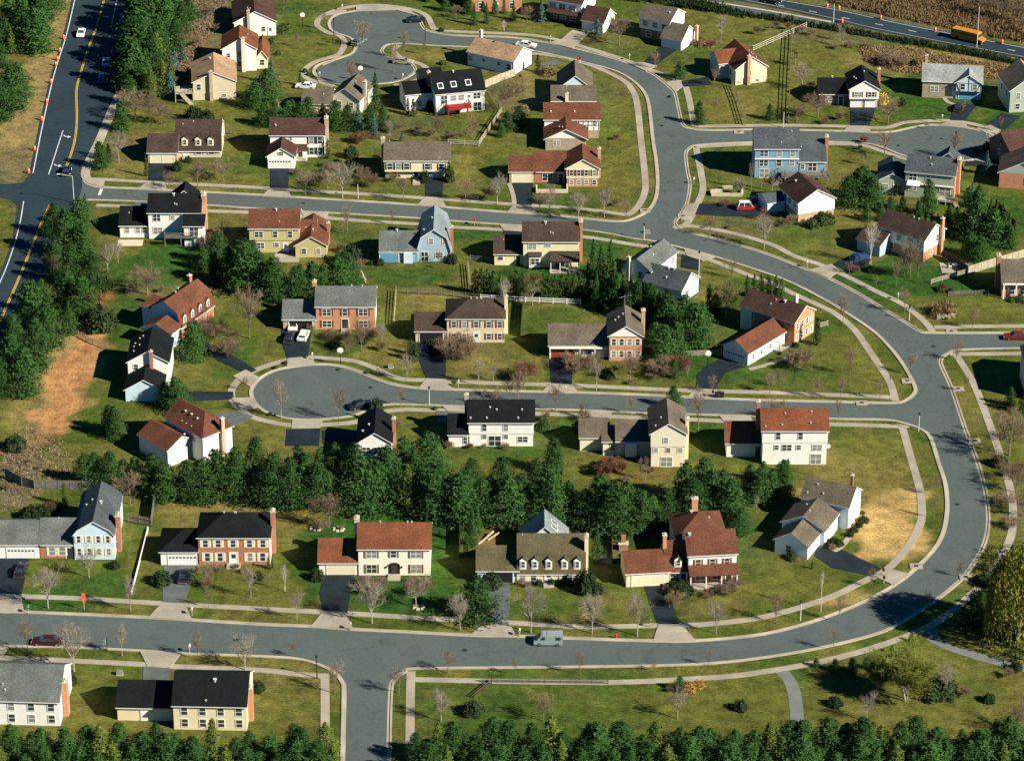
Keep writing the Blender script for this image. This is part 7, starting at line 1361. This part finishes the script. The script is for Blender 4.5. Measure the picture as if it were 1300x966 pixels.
mb = MB(); mb.box(4.8,4.95,-1.1,1.1,.45,.7); mb.box(-4.95,-4.8,-1.1,1.1,.45,.7); mb.build('bumper', M['black'], root)
# ================================================================== STREET FURNITURE
def pole(px, hpx, label, arm=None, m='pole', cat='street lamp'):
    h = hm(px[0], px[1], hpx); r = thing('street_lamp' if cat == 'street lamp' else 'utility_pole', label, cat, P(*px), 0, 'street lamps' if cat == 'street lamp' else 'utility poles')
    mb = MB(); mb.tube((0,0,0),(0,0,h),.11,.07,8); mb.build('pole', M[m], r)
    if cat == 'street lamp':
        if arm:
            k = MB(); k.tube((0,0,h),(arm,0,h+.5),.06,.05,6); k.build('arm', M[m], r); k = MB(); k.box(arm-.7 if arm < 0 else arm, arm if arm < 0 else arm+.7, -.16,.16,h+.42,h+.58); k.build('lamp_head', M['pole'], r)
        else: k = MB(); k.tube((0,0,h),(0,0,h+.45),.14,.22,8); k.tube((0,0,h+.45),(0,0,h+.6),.26,.05,8); k.build('lamp_head', M['black'], r)
    else:
        if cat == 'pole': return r
        k = MB(); k.box(-1.1,1.1,-.06,.06,h-1.0,h-.85); k.box(-.8,.8,-.06,.06,h-1.9,h-1.75); k.build('crossarm', M['wood'], r)
pole((94,258),34,'tall street lamp with long arm at the left crossing',-2.6); pole((545,515),21,'post lamp at the south kerb near the lower cul-de-sac'); pole((1166,547),20,'post lamp at the junction of the loop road'); pole((402.5,861),26,'dark post lamp at the bottom side street corner',m='black')
pole((1016,787),22,'white post lamp below the olive-gabled house'); pole((817.5,304),17,'post lamp at the middle junction south kerb'); pole((1240,61),52,'tall pale pole beside the school bus',m='pole',cat='pole'); pole((17,33),22,'utility pole with crossarms in the upper left pines',m='lightwood',cat='utility pole')
pole((1058,31),26,'slim pole beside the orange barrels at the top right',m='pole',cat='pole'); pole((994.5,162),20,'post lamp on the verge in the north east'); pole((454.5,252),18,'post lamp on the north verge of the upper street'); pole((424,46),20,'post lamp at the left of the upper cul-de-sac',m='black'); pole((540,55),22,'post lamp at the neck of the upper cul-de-sac',m='black'); pole((1154,407),16,'post lamp on the north east verge of the loop road')
pole((1269,205),24,'post lamp at the far right cul-de-sac'); pole((887,352),30,'pale pole beside the rotated grey-green house'); pole((558,294),18,'small dark post lamp behind the blue gambrel house',m='black'); pole((736,92),16,'post lamp above the taupe T-shaped house'); pole((1213,180),10,'short post by the far cul-de-sac pavement',m='black')
def mailbox(px, label, m='white', s=1.0, nm='mailbox'):
    r = thing(nm, label, 'mailbox', P(*px), 0, 'mailboxes'); mb = MB(); mb.box(-.06,.06,-.06,.06,0,1.05*s); mb.build('post', M['lightwood'], r)
    b = MB(); b.box(-.18,.18,-.32,.3,1.05*s,1.25*s); b.tube((0,-.32,1.25*s),(0,.3,1.25*s),.18,.18,10); b.build('box', M[m], r); f = MB(); f.box(.18,.21,-.1,.0,1.15*s,1.45*s); f.build('flag', M['red'], r)
for px, lab, m in [((36,779),'blue mailbox at the bottom left kerb','bluep'),((396.5,457),'pale mailbox beside the driveway of the grey roofed brick house','white'),((582,492),'pale mailbox beside the driveway of the cream hip-roofed house','creamp'),((480,475),'pale mailbox north of the lower cul-de-sac','creamp'),((799,77),'white mailbox on the verge below the two-garage house','white'),((699,54),'pale mailbox near the house with blue spruces','creamp'),
 ((244,781),'pale mailbox at the apron of the black hip-roofed house','white'),((659.6,808),'pale mailbox at the apron of the five-dormer house','creamp'),((602.5,286),'dark red mailbox behind the blue gambrel house','red'),((881,234),'white box on the verge north of the middle junction','white'),((434.5,14),'white mailbox at the top left of the upper cul-de-sac','white'),((406,100),'white mailbox left of the upper cul-de-sac','white'),
 ((511.5,102),'white mailbox at the lower right of the upper cul-de-sac','white'),((1196,154),'pale mailbox on the verge below the half-timbered house','creamp'),((1024.6,340),'white mailbox at the apron of the tall-chimney house','white'),((1140,381),'white mailbox on the north east pavement','white'),((1121,731),'black mailbox on the apron of the olive-gabled house','black'),((1122,741),'black mailbox just below the apron of the olive-gabled house','black'),
 ((241,828),'white mailbox on the south kerb of the bottom street','white'),((826,796),'grey mailbox at the apron of the front-porch house','metal'),((445,800),'pale mailbox at the apron of the arched porch house','creamp'),((718,500),'pale mailbox at the apron of the red-garage house','creamp'),((402,97),'dark mailbox on the verge of the upper cul-de-sac','black'),((905,505),'dark mailbox at the apron of the long white garage wing','black')]:
    mailbox(px, lab, m, 1.1)
def barrel(px, label):
    r = thing('traffic_barrel', label, 'traffic barrel', P(*px), 0, 'orange traffic barrels'); mb = MB(); mb.tube((0,0,.08),(0,0,1.1),.34,.27,10); mb.build('drum', M['orange'], r)
    for z in (.42,.8): k = MB(); k.tube((0,0,z),(0,0,z+.14),.325-.03*z,.32-.03*z,10,cap=False); k.build('reflective_band', M['white'], r)
    k = MB(); k.tube((0,0,0),(0,0,.09),.45,.42,10); k.build('base', M['rubber'], r)
LB = [(81,50),(76,66),(73,77),(71,84),(65,106),(59.5,131),(53,153),(44,191),(36.5,220)]
for i, p in enumerate(LB): barrel(p, '%s orange barrel from the top along the left main road' % ORD[i])
RB = [(1050,10,'topmost'),(1065,13,'second'),(1118,25,'third'),(1069,29.5,'south side'),(1187,40.5,'fourth'),(1272,56,'rightmost')]
for x, y, o_ in RB: barrel((x, y), '%s orange barrel along the top right main road' % o_)
def hydrant(px, label):
    r = thing('fire_hydrant', label, 'hydrant', P(*px), 0, 'fire hydrants'); mb = MB(); mb.tube((0,0,0),(0,0,.75),.2,.17,10); mb.tube((0,0,.75),(0,0,.95),.2,.06,10); mb.build('body', M['red'], r)
    k = MB(); k.tube((-.34,0,.55),(.34,0,.55),.09,.09,8); k.tube((0,-.32,.5),(0,0,.5),.11,.11,8); k.build('outlet', M['red'], r)
hydrant((734,78),'red hydrant on the verge of the upper loop'); hydrant((782,810),'red hydrant right of the grey green van')
def hoop(px, label, hpx=22):
    r = thing('basketball_hoop', label, 'basketball hoop', P(*px), 0, 'basketball hoops'); h = 3.1
    mb = MB(); mb.tube((0,0,0),(0,0,h),.08,.07,8); mb.build('pole', M['black'], r); k = MB(); k.tube((0,-.35,h+.2),(0,-.41,h+.2),.6,.6,16); k.build('backboard', M['white'], r); k = MB()
    for i in range(12): a, b = i*math.pi/6, (i+1)*math.pi/6; k.bar((.23*math.cos(a),-.68+.23*math.sin(a),h-.05),(.23*math.cos(b),-.68+.23*math.sin(b),h-.05),.03)
    k.build('rim', M['orange'], r)
hoop((384.5,35),'basketball hoop left of the upper cul-de-sac'); hoop((432.5,463),'basketball hoop at the top of the lower cul-de-sac'); hoop((898.5,467),'basketball hoop left of the long white garage wing'); hoop((458,103),'low white hoop in the middle of the upper cul-de-sac')
def drain(px, label):
    r = thing('storm_drain', label, 'storm drain', P(*px), 0, 'storm drains'); mb = MB(); mb.box(-1.1,1.1,-.9,.9,0,.17); mb.build('slab', M['concrete'], r); k = MB(); k.box(-.35,.35,-.3,.3,.17,.19); k.build('grate', M['black'], r)
for p, l in [((1163,719),'right of the apron of the olive-gabled house'),((1216.5,494),'upper one on the verge east of the loop road'),((1237,560),'lower one on the verge east of the loop road'),((1226,733),'at the outer bend near the willow'),((1152,484),'at the inner corner of the lower street junction'),((819,268),'at the west corner of the middle junction'),((867,275),'at the east corner of the middle junction'),((938,168),'on the verge of the north east street'),((1094,512),'long slab on the verge of the lower street'),((1208,421),'on the verge of the right hand street')]: drain(p, 'pale storm drain slab ' + l)
def ubox(px, label): 
    r = thing('utility_box', label, 'utility box', P(*px), 0, 'utility boxes'); mb = MB(); mb.box(-.6,.6,-.4,.4,0,.12); mb.build('base', M['concrete'], r); k = MB(); k.box(-.5,.5,-.32,.32,.12,.75); k.build('cabinet', M['metal'], r)
ubox((152,856),'grey utility box on the bottom left lawn'); ubox((496,467),'pale utility box on the lawn north of the lower cul-de-sac'); ubox((822,296),'pale utility box by the middle junction lamp')
r = thing('signpost', 'orange red sign on a thin post by the bottom left pavement', 'sign', P(107,774)); mb = MB(); mb.tube((0,0,0),(0,0,2.2),.04,.04,6); mb.build('post', M['pole'], r); k = MB(); k.box(-.32,.32,-.03,.03,1.6,3.3); k.build('sign_panel', M['orange'], r)
r = thing('signpost', 'white slanted sign by the south kerb of the bottom street', 'sign', P(136,825)); mb = MB(); mb.box(-.06,.06,-.06,.06,0,2.4); mb.build('post', M['darkwood'], r); k = MB(); k.hexa([(-.1,-.08,1.2),(-.7,-.08,1.0),(-.7,-.03,1.0),(-.1,-.03,1.2),(-.1,-.08,2.5),(-.5,-.08,2.1),(-.5,-.03,2.1),(-.1,-.03,2.5)]); k.build('sign_panel', M['white'], r)
# swing frame, grill, bench, timbers, pool, planter
r = thing('swing_set', 'small wooden A-frame swing behind the grey roofed brick house', 'swing set', P(459,358)); mb = MB()
for s_ in (-1,1): mb.bar((-.9,s_*.8,0),(0,s_*.0,2.6),.13); mb.bar((.9,s_*.8,0),(0,s_*.0,2.6),.13)
mb.bar((-.5,0,1.1),(.5,0,1.1),.1); mb.build('frame', M['lightwood'], r)
r = thing('outdoor_grill', 'brick outdoor grill in the yard behind the front-porch garage', 'grill', P(791.5,697)); mb = MB(); mb.box(-.8,.8,-.6,.6,0,1.2); mb.box(-.4,.4,0,.6,1.2,2.6); mb.build('hearth', W['brick'], r); k = MB(); k.box(-.9,.9,-.7,.7,1.2,1.3); k.build('worktop', M['stonec'], r)
r = thing('timber_stack', 'pale timbers leaning in the yard behind the five-dormer garage', 'timber', P(622,684)); mb = MB(); mb.bar((-1.6,-1.4,.1),(.6,1.2,.9),.25); mb.bar((-.4,-.6,.1),(1.6,1.4,.5),.22); mb.bar((-2.2,-2.2,.1),(-1.4,-1.2,.3),.3); mb.build('beams', M['lightwood'], r)
r = thing('swimming_pool', 'dark covered pool among the pines at the right', 'pool', P(1247,283)); mb = MB(); mb.box(-4.6,4.6,-2.6,2.6,0,.12); mb.build('surround', M['concrete'], r); k = MB(); k.box(-3.8,3.8,-1.8,1.8,.12,.15); k.build('cover', M['water'], r)
r = thing('patio', 'stone patio with pale furniture beside the tall-chimney house', 'patio', P(1216,341)); mb = MB(); mb.box(-3.5,3.5,-2.2,2.6,0,.10); mb.build('paving', M['concrete'], r)
r = thing('garden_table', 'round pale garden table on the patio', 'table', P(1213,340) + Vector((0,0,.1))); mb = MB(); mb.tube((0,0,.7),(0,0,.75),.7,.7,14); mb.build('top', M['white'], r); k = MB(); k.tube((0,0,0),(0,0,.7),.06,.06,6); k.build('leg', M['white'], r)
def gchair(px, rz, lab):
    r = thing('garden_chair', lab, 'chair', P(*px) + Vector((0,0,.1)), R(rz), 'garden chairs on the patio'); mb = MB(); mb.box(-.28,.28,-.28,.28,.4,.46); mb.build('seat', M['white'], r); k = MB(); k.box(-.28,.28,.24,.3,.46,1.0); k.build('backrest', M['white'], r)
    for a in (-.24,.24):
        for b in (-.24,.24): l = MB(); l.box(a-.03,a+.03,b-.03,b+.03,0,.4); l.build('leg', M['white'], r)
gchair((1219,338),-90,'white garden chair right of the patio table'); gchair((1206,341),90,'white garden chair left of the patio table')
r = thing('garden_planter', 'low L-shaped cream retaining wall around a planting bed', 'planter', P(903,251)); A = [G(903,251),G(943,251),G(943,245),G(934,244)]; o0 = Vector((*A[0],0)); mb = MB()
for p, q in [((903,249),(941,249.5)),((941,249.5),(943,243)),((903,249),(903,244.5)),((903,244.5),(917,244)),((917,244),(918,239.5)),((918,239.5),(930,240))]:
    a, b = Vector((*G(*p),0))-o0, Vector((*G(*q),0))-o0; mb.bar(a+Vector((0,0,.35)), b+Vector((0,0,.35)), .35, h=.7)
mb.build('retaining_wall', M['stonec'], r)
r = thing('trash_bins', 'pair of dark bins on the kerb of the lower street', 'bin', P(913,505)); 
for dx in (-.5,.5): mb = MB(); mb.hexa([(dx-.28,-.28,0),(dx+.28,-.28,0),(dx+.28,.28,0),(dx-.28,.28,0),(dx-.36,-.36,1.05),(dx+.36,-.36,1.05),(dx+.36,.36,1.05),(dx-.36,.36,1.05)]); mb.build('bin_body', M['black'], r); k = MB(); k.box(dx-.4,dx+.4,-.4,.4,1.05,1.15); k.build('lid', M['rubber'], r)
for px, lab in [((401,671),'white garden stones by the bare trees behind the arched porch house'),((532,771),'ring of pale stones around the tree in front of the arched porch house'),((430,672),'brown boulder pile right of the bare trees')]:
    r = thing('stone_pile', lab, 'stones', P(*px), 0, 'stone piles'); rr = random.Random(px[0]); mb = MB()
    for i in range(7):
        a = i*.9; c = Vector((math.cos(a)*.9, math.sin(a)*.7, .15)); s_ = rr.uniform(.18,.32); mb.hexa([c+Vector(v)*s_ for v in ((-1,-1,-.6),(1,-.9,-.6),(1.1,1,-.6),(-1,1,-.6),(-.7,-.6,.6),(.6,-.7,.7),(.7,.6,.5),(-.6,.7,.6))])
    mb.build('stones', M['stonec'], r)
# footpaths to doors
for l, lab in [([(646,233),(649,240),(652,251),(653,259)],'white concrete walk beside the driveway of the long red planter house'),([(1091,703),(1076,715)],None),([(951,469),(975,463),(1000,454),(1012,448)],'curved concrete walk along the white garage wing'),([(1036,720),(1020,716)],None),([(1196,121),(1203,130),(1212,133)],'curved walk to the half-timbered house door'),([(1059,700),(1068,694),(1078,682)],'grey walk beside the olive-gabled house')]:
    if lab: strip('footpath', l, 1.0, -.02, .09, M['concrete'], lab, 'path')
SC.cycles.diffuse_bounces = 1; SC.cycles.max_bounces = 6
for px, lab in [((590,825),'manhole cover near the bottom side street mouth'),((300,812),'manhole cover on the bottom street near the sign'),((470,492),'manhole cover in the lower cul-de-sac'),((1030,521),'manhole cover on the lower street'),((1185,440),'manhole cover at the right hand junction'),((840,160),'manhole cover on the upper loop'),((385,258),'manhole cover on the upper street'),((1140,185),'manhole cover on the far cul-de-sac street'),((1215,640),'manhole cover on the loop road bend')]:
    r = thing('manhole_cover', lab, 'manhole', P(*px, .02), 0, 'manhole covers'); mb = MB(); mb.tube((0,0,0),(0,0,.03),.42,.42,14); mb.build('lid', M['rubber'], r)
# ================================================================== LIGHT, SKY, CAMERA
SUN_EL, SD = 33.0, Vector((0.875, -0.485))
az = math.atan2(SD.x, SD.y)            # compass angle from +Y, clockwise
sun = bpy.data.lights.new('sun', 'SUN'); sun.energy = 5.0; sun.angle = R(.53); sun.color = (1.0, .92, .77)
so = bpy.data.objects.new('sun', sun); COL.objects.link(so)
d = Vector((SD.x*math.cos(R(SUN_EL)), SD.y*math.cos(R(SUN_EL)), math.sin(R(SUN_EL))))
so.rotation_euler = d.to_track_quat('Z', 'Y').to_euler(); so.location = (80, -80, 120)
wd = bpy.data.worlds.new('World'); SC.world = wd; wd.use_nodes = True; nt = wd.node_tree
sk = nt.nodes.new('ShaderNodeTexSky'); sk.sky_type = 'NISHITA'; sk.sun_disc = False; sk.sun_elevation = R(SUN_EL); sk.sun_rotation = az; sk.air_density = .45; sk.dust_density = 0.0; sk.altitude = 1500
bg = nt.nodes['Background']; bg.inputs['Strength'].default_value = .06
hs = nt.nodes.new('ShaderNodeHueSaturation'); hs.inputs['Saturation'].default_value = 1.45; hs.inputs['Hue'].default_value = .485; nt.links.new(sk.outputs[0], hs.inputs['Color']); nt.links.new(hs.outputs[0], bg.inputs[0])
cd = bpy.data.cameras.new('camera'); cd.sensor_width = 36; cd.lens = 36 * F / 1300; cd.clip_start = 5; cd.clip_end = 20000
co = bpy.data.objects.new('camera', cd); COL.objects.link(co); co.location = CAM; co.rotation_euler = (math.pi/2 - PITCH, 0, 0); SC.camera = co
vs = SC.view_settings; vs.view_transform = 'Standard'; vs.look = 'None'; vs.gamma = 1; vs.use_curve_mapping = False; vs.exposure = .86
